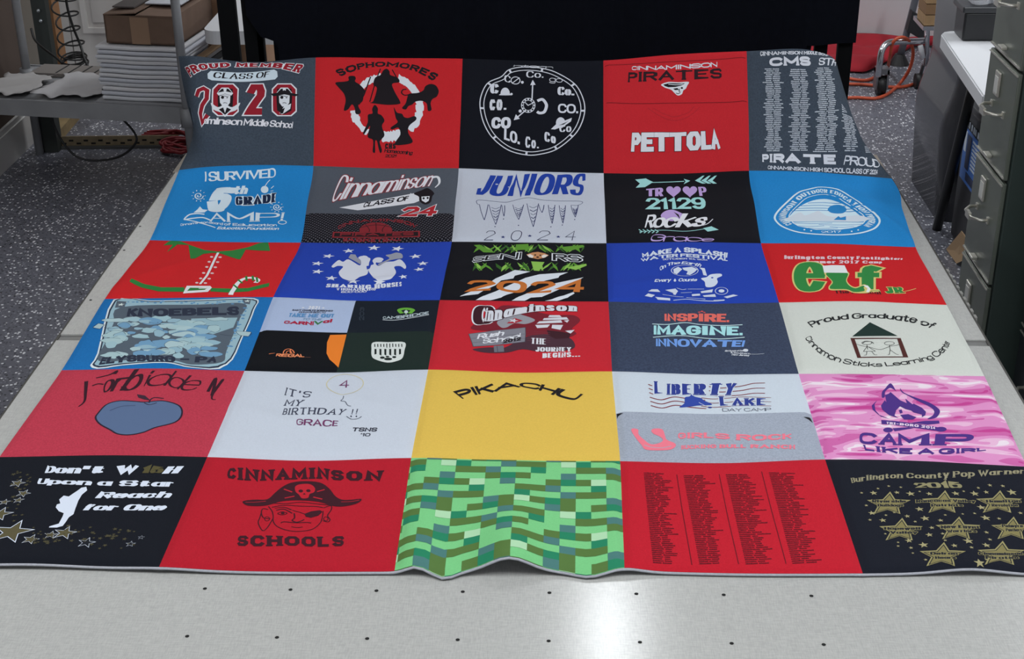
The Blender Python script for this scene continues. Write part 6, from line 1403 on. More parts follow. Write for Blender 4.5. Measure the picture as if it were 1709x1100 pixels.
  ('P',(228,230,230),[[1065,1531,1129,1547,1147,1658,1105,1775,1073,1769,1111,1640]])]),
 ((3,0,0),'emblem','weathered pale blue poster print with grey bands',[
  ('C',(210,222,226),[[130,89,577,140,1155,132,1798,106,1855,449,1846,1200,1799,1919,1412,1977,1100,1913,659,1949,321,1970,300,1634]]),
  ('C',(44,54,72),[[152,113,583,165,1160,158,1787,136,1839,449,1831,1200,1781,1899,1410,1965,1095,1890,655,1932,340,1952,318,1635]]),
  ('C',(150,182,194),[[174,139,589,191,1165,183,1775,161,1823,450,1816,1187,1765,1873,1407,1951,1089,1866,650,1909,358,1934,336,1636]]),
  ('C',(84,96,108),[[282,327,1185,289,1709,272,1727,682,1727,1563,1728,1859,1404,1934,1175,1842,779,1822,363,1834,323,1343,294,808]]),
  ('P',(146,178,188),[[1167,703,1695,675,1694,947,1497,1141,1221,994]]),
  ('C',(158,190,198),[[936,684,930,737,882,789,803,760,753,727,698,675,738,600,762,570,846,597,885,620]]),
  ('S',(44,54,72),0.00085,['d',936,684,930,737,882,789,803,760,753,727,698,675],0,1,None),
  ('C',(166,194,198),[[574,682,576,714,528,730,472,727,436,714,386,673,408,646,457,631,499,621,548,644]]),
  ('S',(44,54,72),0.00086,['d',574,682,576,714,528,730,472,727,436,714,386,673],0,1,None),
  ('C',(166,194,198),[[1590,715,1587,751,1519,753,1438,770,1379,739,1348,716,1347,692,1429,678,1497,661,1561,685]]),
  ('S',(44,54,72),0.00084,['d',1590,715,1587,751,1519,753,1438,770,1379,739,1348,716,1347,692,1429,678,1497,661,1561,685],0,1,None),
  ('C',(158,190,198),[[628,710,599,738,543,774,460,752,379,728,372,698,378,670,435,652,515,641,582,677]]),
  ('S',(44,54,72),0.00085,['d',628,710,599,738,543,774,460,752,379,728,372,698],0,1,None),
  ('C',(158,190,198),[[425,713,416,736,390,743,351,736,331,732,300,707,321,687,338,682,378,674,410,694]]),
  ('S',(44,54,72),0.00085,['d',425,713,416,736,390,743,351,736,331,732,300,707],0,1,None),
  ('C',(172,198,202),[[461,727,445,766,353,774,262,767,205,755,131,713,183,669,251,670,328,661,389,691]]),
  ('S',(44,54,72),0.00085,['d',461,727,445,766,353,774,262,767,205,755,131,713,183,669,251,670,328,661,389,691],0,1,None),
  ('C',(146,180,194),[[1075,763,1060,808,1022,818,978,813,924,806,896,759,914,717,949,697,1004,707,1039,715]]),
  ('S',(44,54,72),0.00084,['d',1075,763,1060,808,1022,818,978,813,924,806,896,759,914,717,949,697],0,1,None),
  ('C',(112,156,188),[[849,770,832,840,766,870,691,865,612,808,575,758,575,690,647,651,725,669,810,720]]),
  ('S',(44,54,72),0.00084,['d',849,770,832,840,766,870,691,865,612,808,575,758],0,1,None),
  ('C',(146,180,194),[[740,778,726,810,688,835,642,814,599,802,574,770,578,740,624,725,662,721,712,742]]),
  ('S',(44,54,72),0.00085,['d',740,778,726,810,688,835,642,814,599,802,574,770],0,1,None),
  ('C',(112,156,188),[[798,793,808,817,778,832,740,818,709,807,700,789,697,768,726,751,765,759,784,776]]),
  ('S',(44,54,72),0.00085,['d',798,793,808,817,778,832,740,818,709,807,700,789],0,1,None),
  ('C',(166,194,198),[[1219,814,1209,853,1164,890,1117,889,1056,864,1054,812,1046,767,1091,759,1135,735,1180,768]]),
  ('S',(44,54,72),0.00084,['d',1219,814,1209,853,1164,890,1117,889,1056,864,1054,812,1046,767,1091,759,1135,735,1180,768],0,1,None),
  ('C',(166,194,198),[[1246,826,1244,867,1211,886,1160,901,1130,873,1086,825,1103,784,1133,766,1184,752,1236,779]]),
  ('S',(44,54,72),0.00084,['d',1246,826,1244,867,1211,886,1160,901,1130,873,1086,825,1103,784,1133,766],0,1,None),
  ('C',(158,190,198),[[1186,838,1175,885,1144,946,1081,926,1030,886,999,836,1025,793,1053,747,1106,750,1134,776]]),
  ('S',(44,54,72),0.00084,['d',1186,838,1175,885,1144,946,1081,926,1030,886,999,836,1025,793,1053,747],0,1,None),
  ('C',(166,194,198),[[1371,851,1344,892,1324,927,1272,931,1230,901,1220,851,1213,814,1244,781,1294,774,1341,814]]),
  ('S',(44,54,72),0.00084,['d',1371,851,1344,892,1324,927,1272,931,1230,901,1220,851,1213,814,1244,781,1294,774,1341,814],0,1,None),
  ('C',(166,194,198),[[600,846,586,877,564,898,528,905,482,870,454,839,469,805,503,790,538,781,591,818]]),
  ('S',(44,54,72),0.00085,['d',600,846,586,877,564,898,528,905,482,870,454,839,469,805,503,790],0,1,None),
  ('C',(146,180,194),[[548,856,515,903,486,964,426,955,375,896,340,846,342,793,379,773,447,775,500,803]]),
  ('S',(44,54,72),0.00085,['d',548,856,515,903,486,964,426,955,375,896,340,846,342,793,379,773,447,775,500,803],0,1,None),
  ('C',(146,180,194),[[1042,886,1021,922,993,959,930,964,870,932,857,882,842,831,904,821,970,826,1035,836]]),
  ('S',(44,54,72),0.00084,['d',1042,886,1021,922,993,959,930,964,870,932,857,882],0,1,None),
  ('C',(112,156,188),[[508,879,508,926,474,950,426,930,388,913,357,872,366,826,399,787,447,796,489,845]]),
  ('S',(44,54,72),0.00085,['d',508,879,508,926,474,950,426,930,388,913,357,872,366,826,399,787,447,796,489,845],0,1,None),
  ('C',(172,198,202),[[1024,911,1040,954,978,955,914,977,847,945,825,906,830,872,883,865,953,844,999,877]]),
  ('S',(44,54,72),0.00084,['d',1024,911,1040,954,978,955,914,977,847,945,825,906,830,872,883,865],0,1,None),
  ('C',(172,198,202),[[1507,922,1484,941,1469,954,1427,950,1406,940,1390,924,1399,911,1420,902,1460,901,1483,906]]),
  ('S',(44,54,72),0.00083,['d',1507,922,1484,941,1469,954,1427,950,1406,940,1390,924,1399,911,1420,902],0,1,None),
  ('C',(158,190,198),[[1326,937,1332,977,1293,1029,1230,1012,1164,995,1157,937,1156,882,1198,829,1261,842,1322,871]]),
  ('S',(44,54,72),0.00083,['d',1326,937,1332,977,1293,1029,1230,1012,1164,995,1157,937],0,1,None),
  ('C',(166,194,198),[[1179,949,1154,985,1102,1003,1026,1011,967,994,930,946,942,902,1015,883,1093,901,1174,917]]),
  ('S',(44,54,72),0.00084,['d',1179,949,1154,985,1102,1003,1026,1011,967,994,930,946],0,1,None),
  ('C',(112,156,188),[[1468,959,1450,1005,1408,1040,1343,1031,1269,1014,1243,961,1255,910,1313,885,1388,898,1435,913]]),
  ('S',(44,54,72),0.00083,['d',1468,959,1450,1005,1408,1040,1343,1031,1269,1014,1243,961,1255,910,1313,885,1388,898,1435,913],0,1,None),
  ('C',(166,194,198),[[1542,969,1552,1020,1518,1085,1469,1064,1420,1040,1403,972,1406,914,1443,897,1483,893,1518,906]]),
  ('S',(44,54,72),0.00083,['d',1542,969,1552,1020,1518,1085,1469,1064,1420,1040,1403,972,1406,914,1443,897,1483,893,1518,906],0,1,None),
  ('C',(146,180,194),[[678,974,676,1000,641,1003,609,1012,568,991,562,968,560,945,588,932,627,941,649,945]]),
  ('S',(44,54,72),0.00084,['d',678,974,676,1000,641,1003,609,1012,568,991,562,968,560,945,588,932,627,941,649,945],0,1,None),
  ('C',(146,180,194),[[399,972,388,1011,361,1020,325,1032,282,1003,265,966,271,924,297,918,334,897,381,928]]),
  ('S',(44,54,72),0.00084,['d',399,972,388,1011,361,1020,325,1032,282,1003,265,966,271,924,297,918],0,1,None),
  ('C',(112,156,188),[[904,1007,918,1059,872,1108,811,1092,768,1048,724,1000,755,943,776,902,826,900,869,957]]),
  ('S',(44,54,72),0.00084,['d',904,1007,918,1059,872,1108,811,1092,768,1048,724,1000],0,1,None),
  ('C',(172,198,202),[[1263,1022,1252,1081,1217,1128,1154,1109,1092,1088,1054,1022,1068,954,1120,946,1187,924,1243,979]]),
  ('S',(44,54,72),0.00083,['d',1263,1022,1252,1081,1217,1128,1154,1109,1092,1088,1054,1022],0,1,None),
  ('C',(158,190,198),[[832,1029,846,1073,798,1098,740,1103,665,1060,672,1023,659,978,697,950,771,973,819,980]]),
  ('S',(44,54,72),0.00084,['d',832,1029,846,1073,798,1098,740,1103,665,1060,672,1023,659,978,697,950],0,1,None),
  ('C',(172,198,202),[[444,1023,443,1057,423,1064,388,1075,349,1052,333,1018,324,986,362,971,402,968,446,995]]),
  ('S',(44,54,72),0.00084,['d',444,1023,443,1057,423,1064,388,1075,349,1052,333,1018],0,1,None),
  ('C',(146,180,194),[[1468,1055,1429,1120,1372,1147,1284,1137,1204,1132,1184,1059,1205,1003,1250,942,1326,972,1386,995]]),
  ('S',(44,54,72),0.00083,['d',1468,1055,1429,1120,1372,1147,1284,1137,1204,1132,1184,1059],0,1,None),
  ('C',(112,156,188),[[1316,1070,1297,1112,1279,1147,1238,1144,1204,1125,1183,1072,1173,1024,1206,996,1253,999,1283,1016]]),
  ('S',(44,54,72),0.00083,['d',1316,1070,1297,1112,1279,1147,1238,1144,1204,1125,1183,1072],0,1,None),
  ('C',(112,156,188),[[1003,1083,974,1114,940,1126,885,1134,852,1103,824,1078,823,1044,870,1038,917,1035,957,1045]]),
  ('S',(44,54,72),0.00083,['d',1003,1083,974,1114,940,1126,885,1134,852,1103,824,1078],0,1,None),
  ('C',(158,190,198),[[1248,1095,1238,1124,1166,1167,1059,1144,1003,1137,981,1095,975,1048,1039,1023,1128,1026,1205,1050]]),
  ('S',(44,54,72),0.00083,['d',1248,1095,1238,1124,1166,1167,1059,1144,1003,1137,981,1095,975,1048,1039,1023],0,1,None),
  ('C',(112,156,188),[[607,1093,606,1114,582,1125,553,1131,525,1114,516,1088,511,1059,533,1048,566,1055,605,1072]]),
  ('S',(44,54,72),0.00084,['d',607,1093,606,1114,582,1125,553,1131,525,1114,516,1088],0,1,None),
  ('C',(146,180,194),[[950,1118,944,1174,917,1220,879,1209,843,1182,821,1115,809,1057,833,1011,881,1024,927,1068]]),
  ('S',(44,54,72),0.00084,['d',950,1118,944,1174,917,1220,879,1209,843,1182,821,1115,809,1057,833,1011,881,1024,927,1068],0,1,None),
  ('C',(166,194,198),[[523,1113,544,1168,466,1183,404,1176,336,1145,277,1101,308,1046,355,1006,437,1030,504,1071]]),
  ('S',(44,54,72),0.00084,['d',523,1113,544,1168,466,1183,404,1176,336,1145,277,1101,308,1046,355,1006,437,1030,504,1071],0,1,None),
  ('C',(112,156,188),[[1338,1142,1285,1193,1243,1238,1163,1228,1079,1207,1018,1144,1072,1082,1113,1053,1208,1055,1270,1083]]),
  ('S',(44,54,72),0.00083,['d',1338,1142,1285,1193,1243,1238,1163,1228,1079,1207,1018,1144,1072,1082,1113,1053,1208,1055,1270,1083],0,1,None),
  ('C',(172,198,202),[[1304,1155,1328,1193,1251,1229,1165,1218,1069,1199,1029,1156,1060,1115,1133,1077,1211,1063,1280,1102]]),
  ('S',(44,54,72),0.00083,['d',1304,1155,1328,1193,1251,1229,1165,1218,1069,1199,1029,1156,1060,1115,1133,1077,1211,1063,1280,1102],0,1,None),
  ('C',(166,194,198),[[566,1151,556,1164,513,1173,469,1169,438,1161,404,1143,437,1128,457,1117,506,1123,550,1138]]),
  ('S',(44,54,72),0.00084,['d',566,1151,556,1164,513,1173,469,1169,438,1161,404,1143,437,1128,457,1117],0,1,None),
  ('C',(166,194,198),[[451,1157,427,1185,397,1196,324,1210,257,1180,241,1148,258,1109,296,1095,369,1106,443,1125]]),
  ('S',(44,54,72),0.00084,['d',451,1157,427,1185,397,1196,324,1210,257,1180,241,1148,258,1109,296,1095],0,1,None),
  ('C',(146,180,194),[[523,1173,523,1219,502,1259,453,1263,413,1222,374,1166,375,1113,411,1082,455,1050,503,1124]]),
  ('S',(44,54,72),0.00084,['d',523,1173,523,1219,502,1259,453,1263,413,1222,374,1166,375,1113,411,1082,455,1050,503,1124],0,1,None),
  ('C',(158,190,198),[[773,1197,798,1238,742,1253,673,1244,618,1228,582,1188,601,1159,650,1119,708,1143,760,1163]]),
  ('S',(44,54,72),0.00083,['d',773,1197,798,1238,742,1253,673,1244,618,1228,582,1188,601,1159,650,1119],0,1,None),
  ('C',(112,156,188),[[1554,1207,1522,1239,1491,1269,1408,1292,1314,1255,1320,1214,1299,1165,1384,1134,1459,1144,1514,1160]]),
  ('S',(44,54,72),0.00082,['d',1554,1207,1522,1239,1491,1269,1408,1292,1314,1255,1320,1214],0,1,None),
  ('C',(172,198,202),[[1033,1228,1021,1263,1007,1271,982,1285,960,1264,937,1227,948,1192,962,1174,984,1174,1011,1201]]),
  ('S',(44,54,72),0.00083,['d',1033,1228,1021,1263,1007,1271,982,1285,960,1264,937,1227,948,1192,962,1174],0,1,None),
  ('C',(146,180,194),[[1428,1235,1427,1262,1358,1279,1296,1289,1260,1278,1236,1239,1249,1206,1279,1188,1347,1194,1420,1208]]),
  ('S',(44,54,72),0.00083,['d',1428,1235,1427,1262,1358,1279,1296,1289,1260,1278,1236,1239,1249,1206,1279,1188],0,1,None),
  ('C',(112,156,188),[[1291,1250,1304,1315,1270,1317,1226,1320,1206,1313,1160,1252,1176,1210,1199,1150,1237,1143,1284,1195]]),
  ('S',(44,54,72),0.00082,['d',1291,1250,1304,1315,1270,1317,1226,1320,1206,1313,1160,1252],0,1,None),
  ('C',(158,190,198),[[560,1247,559,1303,504,1327,442,1326,396,1282,338,1236,366,1177,410,1153,469,1148,526,1189]]),
  ('S',(44,54,72),0.00083,['d',560,1247,559,1303,504,1327,442,1326,396,1282,338,1236],0,1,None),
  ('C',(166,194,198),[[543,1258,537,1297,505,1343,455,1342,404,1307,385,1250,388,1204,423,1172,469,1170,514,1211]]),
  ('S',(44,54,72),0.00083,['d',543,1258,537,1297,505,1343,455,1342,404,1307,385,1250,388,1204,423,1172],0,1,None),
  ('C',(158,190,198),[[1246,1287,1251,1311,1225,1336,1180,1324,1154,1318,1146,1288,1140,1252,1163,1236,1204,1228,1241,1260]]),
  ('S',(44,54,72),0.00082,['d',1246,1287,1251,1311,1225,1336,1180,1324,1154,1318,1146,1288,1140,1252,1163,1236,1204,1228,1241,1260],0,1,None),
  ('C',(146,180,194),[[1475,1292,1491,1328,1424,1335,1371,1357,1310,1329,1276,1298,1293,1271,1345,1235,1408,1247,1447,1263]]),
  ('S',(44,54,72),0.00082,['d',1475,1292,1491,1328,1424,1335,1371,1357,1310,1329,1276,1298],0,1,None),
  ('C',(158,190,198),[[1437,1305,1438,1347,1368,1381,1294,1379,1217,1353,1212,1311,1181,1265,1260,1231,1341,1235,1418,1268]]),
  ('S',(44,54,72),0.00082,['d',1437,1305,1438,1347,1368,1381,1294,1379,1217,1353,1212,1311,1181,1265,1260,1231],0,1,None),
  ('C',(166,194,198),[[500,1304,521,1348,466,1402,382,1399,313,1341,252,1292,292,1237,341,1222,419,1228,472,1251]]),
  ('S',(44,54,72),0.00083,['d',500,1304,521,1348,466,1402,382,1399,313,1341,252,1292,292,1237,341,1222,419,1228,472,1251],0,1,None),
  ('C',(158,190,198),[[1290,1333,1284,1387,1245,1409,1174,1397,1117,1379,1107,1336,1097,1298,1140,1252,1215,1278,1279,1282]]),
  ('S',(44,54,72),0.00082,['d',1290,1333,1284,1387,1245,1409,1174,1397,1117,1379,1107,1336],0,1,None),
  ('C',(146,180,194),[[1077,1348,1071,1362,1046,1369,1017,1374,985,1362,976,1347,979,1334,1005,1323,1036,1321,1063,1329]]),
  ('S',(44,54,72),0.00083,['d',1077,1348,1071,1362,1046,1369,1017,1374,985,1362,976,1347,979,1334,1005,1323],0,1,None),
  ('C',(112,156,188),[[1188,1359,1159,1402,1102,1431,1043,1434,966,1405,947,1359,972,1316,999,1282,1075,1279,1132,1314]]),
  ('S',(44,54,72),0.00083,['d',1188,1359,1159,1402,1102,1431,1043,1434,966,1405,947,1359,972,1316,999,1282],0,1,None),
  ('C',(146,180,194),[[1628,1354,1606,1403,1559,1428,1509,1445,1440,1406,1411,1364,1448,1316,1480,1292,1542,1297,1575,1317]]),
  ('S',(44,54,72),0.00081,['d',1628,1354,1606,1403,1559,1428,1509,1445,1440,1406,1411,1364],0,1,None),
  ('C',(112,156,188),[[1091,1383,1126,1451,1040,1495,954,1488,866,1433,868,1380,844,1328,925,1301,1004,1302,1074,1318]]),
  ('S',(44,54,72),0.00083,['d',1091,1383,1126,1451,1040,1495,954,1488,866,1433,868,1380,844,1328,925,1301],0,1,None),
  ('C',(112,156,188),[[883,1393,868,1440,837,1476,788,1456,748,1430,702,1385,715,1326,754,1317,806,1289,842,1345]]),
  ('S',(44,54,72),0.00083,['d',883,1393,868,1440,837,1476,788,1456,748,1430,702,1385,715,1326,754,1317,806,1289,842,1345],0,1,None),
  ('C',(146,180,194),[[1368,1400,1366,1424,1352,1449,1318,1445,1295,1431,1277,1404,1280,1383,1304,1358,1333,1367,1351,1375]]),
  ('S',(44,54,72),0.00082,['d',1368,1400,1366,1424,1352,1449,1318,1445,1295,1431,1277,1404,1280,1383,1304,1358],0,1,None),
  ('C',(166,194,198),[[1285,1415,1295,1452,1238,1480,1183,1487,1119,1479,1113,1419,1122,1369,1149,1345,1203,1327,1275,1372]]),
  ('S',(44,54,72),0.00082,['d',1285,1415,1295,1452,1238,1480,1183,1487,1119,1479,1113,1419,1122,1369,1149,1345,1203,1327,1275,1372],0,1,None),
  ('C',(172,198,202),[[1227,1428,1224,1496,1157,1511,1099,1547,1030,1490,1004,1431,1016,1369,1055,1328,1126,1346,1197,1373]]),
  ('S',(44,54,72),0.00082,['d',1227,1428,1224,1496,1157,1511,1099,1547,1030,1490,1004,1431,1016,1369,1055,1328,1126,1346,1197,1373],0,1,None),
  ('C',(158,190,198),[[466,1420,463,1476,447,1497,400,1507,366,1480,339,1413,333,1352,363,1332,404,1308,458,1364]]),
  ('S',(44,54,72),0.00082,['d',466,1420,463,1476,447,1497,400,1507,366,1480,339,1413],0,1,None),
  ('C',(166,194,198),[[1555,1438,1502,1486,1453,1514,1366,1504,1309,1500,1281,1450,1263,1406,1352,1374,1436,1361,1521,1386]]),
  ('S',(44,54,72),0.00082,['d',1555,1438,1502,1486,1453,1514,1366,1504,1309,1500,1281,1450,1263,1406,1352,1374],0,1,None),
  ('C',(146,180,194),[[1435,1455,1422,1482,1410,1502,1383,1514,1350,1487,1342,1460,1338,1430,1365,1419,1391,1422,1412,1431]]),
  ('S',(44,54,72),0.00081,['d',1435,1455,1422,1482,1410,1502,1383,1514,1350,1487,1342,1460],0,1,None),
  ('C',(158,190,198),[[842,1474,842,1505,813,1552,766,1544,737,1503,717,1469,706,1431,737,1391,785,1398,839,1428]]),
  ('S',(44,54,72),0.00083,['d',842,1474,842,1505,813,1552,766,1544,737,1503,717,1469,706,1431,737,1391,785,1398,839,1428],0,1,None),
  ('C',(112,156,188),[[987,1489,932,1551,900,1596,818,1581,739,1536,680,1478,681,1410,774,1381,860,1398,928,1422]]),
  ('S',(44,54,72),0.00082,['d',987,1489,932,1551,900,1596,818,1581,739,1536,680,1478],0,1,None),
  ('C',(146,180,194),[[941,1500,905,1526,849,1535,794,1544,740,1519,702,1491,723,1462,776,1436,839,1440,881,1474]]),
  ('S',(44,54,72),0.00083,['d',941,1500,905,1526,849,1535,794,1544,740,1519,702,1491],0,1,None),
  ('C',(158,190,198),[[1420,1502,1438,1552,1391,1596,1326,1618,1275,1561,1227,1510,1238,1442,1289,1424,1352,1393,1419,1442]]),
  ('S',(44,54,72),0.00081,['d',1420,1502,1438,1552,1391,1596,1326,1618,1275,1561,1227,1510],0,1,None),
  ('C',(172,198,202),[[1400,1514,1385,1532,1373,1548,1352,1550,1329,1537,1324,1518,1321,1501,1334,1480,1360,1478,1380,1494]]),
  ('S',(44,54,72),0.00082,['d',1400,1514,1385,1532,1373,1548,1352,1550,1329,1537,1324,1518,1321,1501,1334,1480,1360,1478,1380,1494],0,1,None),
  ('C',(112,156,188),[[1621,1514,1606,1549,1558,1566,1498,1571,1428,1555,1431,1524,1433,1487,1468,1460,1544,1475,1598,1484]]),
  ('S',(44,54,72),0.00081,['d',1621,1514,1606,1549,1558,1566,1498,1571,1428,1555,1431,1524,1433,1487,1468,1460],0,1,None),
  ('C',(172,198,202),[[760,1541,764,1573,728,1581,688,1600,660,1570,636,1534,642,1504,668,1481,711,1491,754,1506]]),
  ('S',(44,54,72),0.00082,['d',760,1541,764,1573,728,1581,688,1600,660,1570,636,1534,642,1504,668,1481],0,1,None),
  ('C',(158,190,198),[[1223,1556,1238,1611,1206,1624,1176,1647,1125,1597,1107,1559,1120,1505,1147,1499,1178,1474,1225,1502]]),
  ('S',(44,54,72),0.00082,['d',1223,1556,1238,1611,1206,1624,1176,1647,1125,1597,1107,1559,1120,1505,1147,1499,1178,1474,1225,1502],0,1,None),
  ('C',(146,180,194),[[1238,1567,1235,1608,1193,1646,1115,1630,1056,1613,1031,1571,1067,1532,1097,1502,1152,1491,1203,1532]]),
  ('S',(44,54,72),0.00082,['d',1238,1567,1235,1608,1193,1646,1115,1630,1056,1613,1031,1571,1067,1532,1097,1502,1152,1491,1203,1532],0,1,None),
  ('C',(172,198,202),[[900,1581,903,1598,870,1608,832,1607,809,1593,799,1577,784,1559,827,1556,861,1555,885,1563]]),
  ('S',(44,54,72),0.00082,['d',900,1581,903,1598,870,1608,832,1607,809,1593,799,1577,784,1559,827,1556,861,1555,885,1563],0,1,None),
  ('C',(158,190,198),[[1129,1593,1114,1626,1088,1653,1052,1665,1007,1624,1002,1594,985,1553,1027,1547,1069,1546,1106,1550]]),
  ('S',(44,54,72),0.00082,['d',1129,1593,1114,1626,1088,1653,1052,1665,1007,1624,1002,1594,985,1553,1027,1547],0,1,None),
  ('C',(112,156,188),[[1441,1592,1445,1639,1417,1674,1370,1697,1321,1657,1286,1600,1308,1554,1333,1507,1380,1495,1419,1529]]),
  ('S',(44,54,72),0.00081,['d',1441,1592,1445,1639,1417,1674,1370,1697,1321,1657,1286,1600],0,1,None),
  ('C',(166,194,198),[[1162,1616,1166,1665,1112,1704,1051,1702,996,1672,983,1617,986,1560,1014,1530,1078,1544,1133,1565]]),
  ('S',(44,54,72),0.00082,['d',1162,1616,1166,1665,1112,1704,1051,1702,996,1672,983,1617],0,1,None),
  ('C',(166,194,198),[[1106,1628,1088,1684,1052,1701,987,1718,918,1671,890,1627,925,1586,955,1552,1030,1558,1083,1570]]),
  ('S',(44,54,72),0.00082,['d',1106,1628,1088,1684,1052,1701,987,1718,918,1671,890,1627,925,1586,955,1552,1030,1558,1083,1570],0,1,None),
  ('C',(158,190,198),[[1475,1624,1474,1645,1443,1653,1414,1661,1387,1643,1372,1630,1381,1611,1401,1597,1429,1592,1463,1606]]),
  ('S',(44,54,72),0.00081,['d',1475,1624,1474,1645,1443,1653,1414,1661,1387,1643,1372,1630,1381,1611,1401,1597,1429,1592,1463,1606],0,1,None),
  ('C',(112,156,188),[[1064,1652,1029,1690,1002,1715,946,1734,887,1696,854,1649,864,1591,914,1561,972,1567,1017,1600]]),
  ('S',(44,54,72),0.00082,['d',1064,1652,1029,1690,1002,1715,946,1734,887,1696,854,1649],0,1,None),
  ('C',(146,180,194),[[1581,1640,1563,1688,1535,1692,1490,1706,1443,1697,1424,1650,1433,1604,1468,1575,1510,1578,1550,1605]]),
  ('S',(44,54,72),0.00081,['d',1581,1640,1563,1688,1535,1692,1490,1706,1443,1697,1424,1650,1433,1604,1468,1575,1510,1578,1550,1605],0,1,None),
  ('C',(112,156,188),[[907,1674,914,1714,853,1742,775,1734,714,1704,703,1665,701,1626,757,1585,817,1592,879,1626]]),
  ('S',(44,54,72),0.00082,['d',907,1674,914,1714,853,1742,775,1734,714,1704,703,1665],0,1,None),
  ('C',(112,156,188),[[1702,1654,1696,1687,1621,1736,1550,1737,1465,1712,1444,1671,1429,1626,1512,1614,1605,1604,1655,1616]]),
  ('S',(44,54,72),0.00081,['d',1702,1654,1696,1687,1621,1736,1550,1737,1465,1712,1444,1671,1429,1626,1512,1614],0,1,None),
  ('C',(172,198,202),[[596,1682,582,1703,555,1721,515,1721,471,1695,467,1675,466,1655,497,1644,530,1642,563,1660]]),
  ('S',(44,54,72),0.00082,['d',596,1682,582,1703,555,1721,515,1721,471,1695,467,1675,466,1655,497,1644,530,1642,563,1660],0,1,None),
  ('C',(172,198,202),[[658,1697,638,1757,610,1791,552,1781,493,1736,472,1687,468,1632,512,1595,572,1618,632,1649]]),
  ('S',(44,54,72),0.00082,['d',658,1697,638,1757,610,1791,552,1781,493,1736,472,1687],0,1,None),
  ('C',(166,194,198),[[596,1705,556,1737,530,1791,457,1765,397,1731,341,1691,386,1650,420,1607,488,1608,561,1657]]),
  ('S',(44,54,72),0.00082,['d',596,1705,556,1737,530,1791,457,1765,397,1731,341,1691,386,1650,420,1607,488,1608,561,1657],0,1,None),
  ('C',(158,190,198),[[1284,1725,1285,1765,1244,1794,1202,1790,1159,1788,1157,1730,1155,1688,1180,1664,1215,1635,1250,1680]]),
  ('S',(44,54,72),0.00081,['d',1284,1725,1285,1765,1244,1794,1202,1790,1159,1788,1157,1730,1155,1688,1180,1664,1215,1635,1250,1680],0,1,None),
  ('C',(90,140,180),[[985,231,981,247,966,250,951,239,948,221,958,210,975,215]]),
  ('C',(90,140,180),[[1173,266,1172,281,1164,284,1154,274,1151,257,1156,247,1166,251]]),
  ('C',(90,140,180),[[1691,205,1690,223,1682,227,1672,215,1669,194,1674,182,1684,187]]),
  ('C',(90,140,180),[[1687,204,1686,222,1678,226,1669,214,1666,194,1671,182,1680,186]]),
  ('C',(90,140,180),[[1289,236,1286,253,1272,256,1258,244,1255,225,1264,213,1279,218]]),
  ('C',(90,140,180),[[1458,198,1457,215,1449,219,1439,207,1436,187,1441,175,1450,180]]),
  ('C',(90,140,180),[[1731,270,1727,283,1715,286,1704,278,1701,263,1710,255,1723,258]]),
  ('C',(90,140,180),[[754,174,749,186,733,189,718,179,715,165,726,157,744,161]]),
  ('C',(90,140,180),[[1127,230,1125,247,1114,250,1103,239,1099,220,1106,209,1119,214]]),
  ('C',(90,140,180),[[927,199,922,211,905,213,889,204,886,191,899,184,917,187]]),
  ('C',(90,140,180),[[448,181,446,198,433,202,419,189,415,169,423,158,438,163]]),
  ('C',(90,140,180),[[735,192,731,204,716,207,702,198,699,184,709,175,725,179]]),
  ('C',(90,140,180),[[1033,204,1027,216,1010,218,994,210,992,197,1004,189,1023,192]]),
  ('C',(90,140,180),[[575,190,573,207,562,211,550,199,546,180,553,168,566,173]]),
  ('C',(90,140,180),[[1270,257,1266,268,1253,270,1240,262,1238,250,1248,244,1262,247]]),
  ('C',(90,140,180),[[1395,216,1393,230,1383,233,1373,223,1370,208,1377,198,1388,202]]),
  ('C',(90,140,180),[[1746,233,1743,251,1732,256,1721,243,1717,222,1724,210,1737,214]]),
  ('C',(90,140,180),[[1744,234,1743,251,1734,255,1724,244,1721,225,1727,213,1737,217]]),
  ('C',(90,140,180),[[1433,225,1428,238,1412,241,1397,232,1394,216,1406,208,1423,211]]),
  ('C',(90,140,180),[[671,219,667,233,651,236,636,226,632,209,643,200,661,204]]),
  ('C',(90,140,180),[[1479,199,1476,213,1463,216,1450,206,1448,191,1457,182,1471,186]]),
  ('C',(90,140,180),[[324,230,322,242,313,245,303,236,300,223,306,215,317,218]]),
  ('C',(90,140,180),[[1590,280,1585,293,1567,296,1551,286,1548,272,1561,263,1580,267]]),
  ('C',(90,140,180),[[1656,214,1653,232,1638,237,1623,224,1619,203,1630,190,1646,195]]),
  ('C',(90,140,180),[[515,174,512,192,497,196,482,182,477,162,487,149,503,155]]),
  ('C',(90,140,180),[[1352,273,1349,286,1336,289,1324,280,1321,265,1330,256,1344,260]]),
  ('C',(90,140,180),[[407,180,402,191,384,193,367,185,364,173,377,166,397,169]]),
  ('C',(90,140,180),[[498,191,497,204,489,206,480,197,477,183,482,174,491,178]]),
  ('C',(90,140,180),[[497,172,494,187,481,190,467,179,463,162,472,152,487,156]]),
  ('C',(90,140,180),[[1106,249,1104,268,1091,273,1077,259,1073,238,1081,225,1096,230]]),
  ('C',(90,140,180),[[335,173,334,186,326,189,316,179,313,165,318,156,328,160]]),
  ('C',(90,140,180),[[1405,273,1401,284,1388,286,1375,278,1373,266,1383,258,1397,261]]),
  ('C',(90,140,180),[[732,220,731,237,720,241,709,228,704,209,711,197,723,202]]),
  ('C',(90,140,180),[[1724,240,1720,258,1706,262,1693,250,1689,230,1699,218,1714,222]]),
  ('C',(90,140,180),[[1748,1010,1744,1028,1727,1033,1710,1022,1707,1002,1719,990,1738,994]]),
  ('C',(90,140,180),[[1770,407,1766,416,1754,419,1743,412,1741,402,1750,395,1763,397]]),
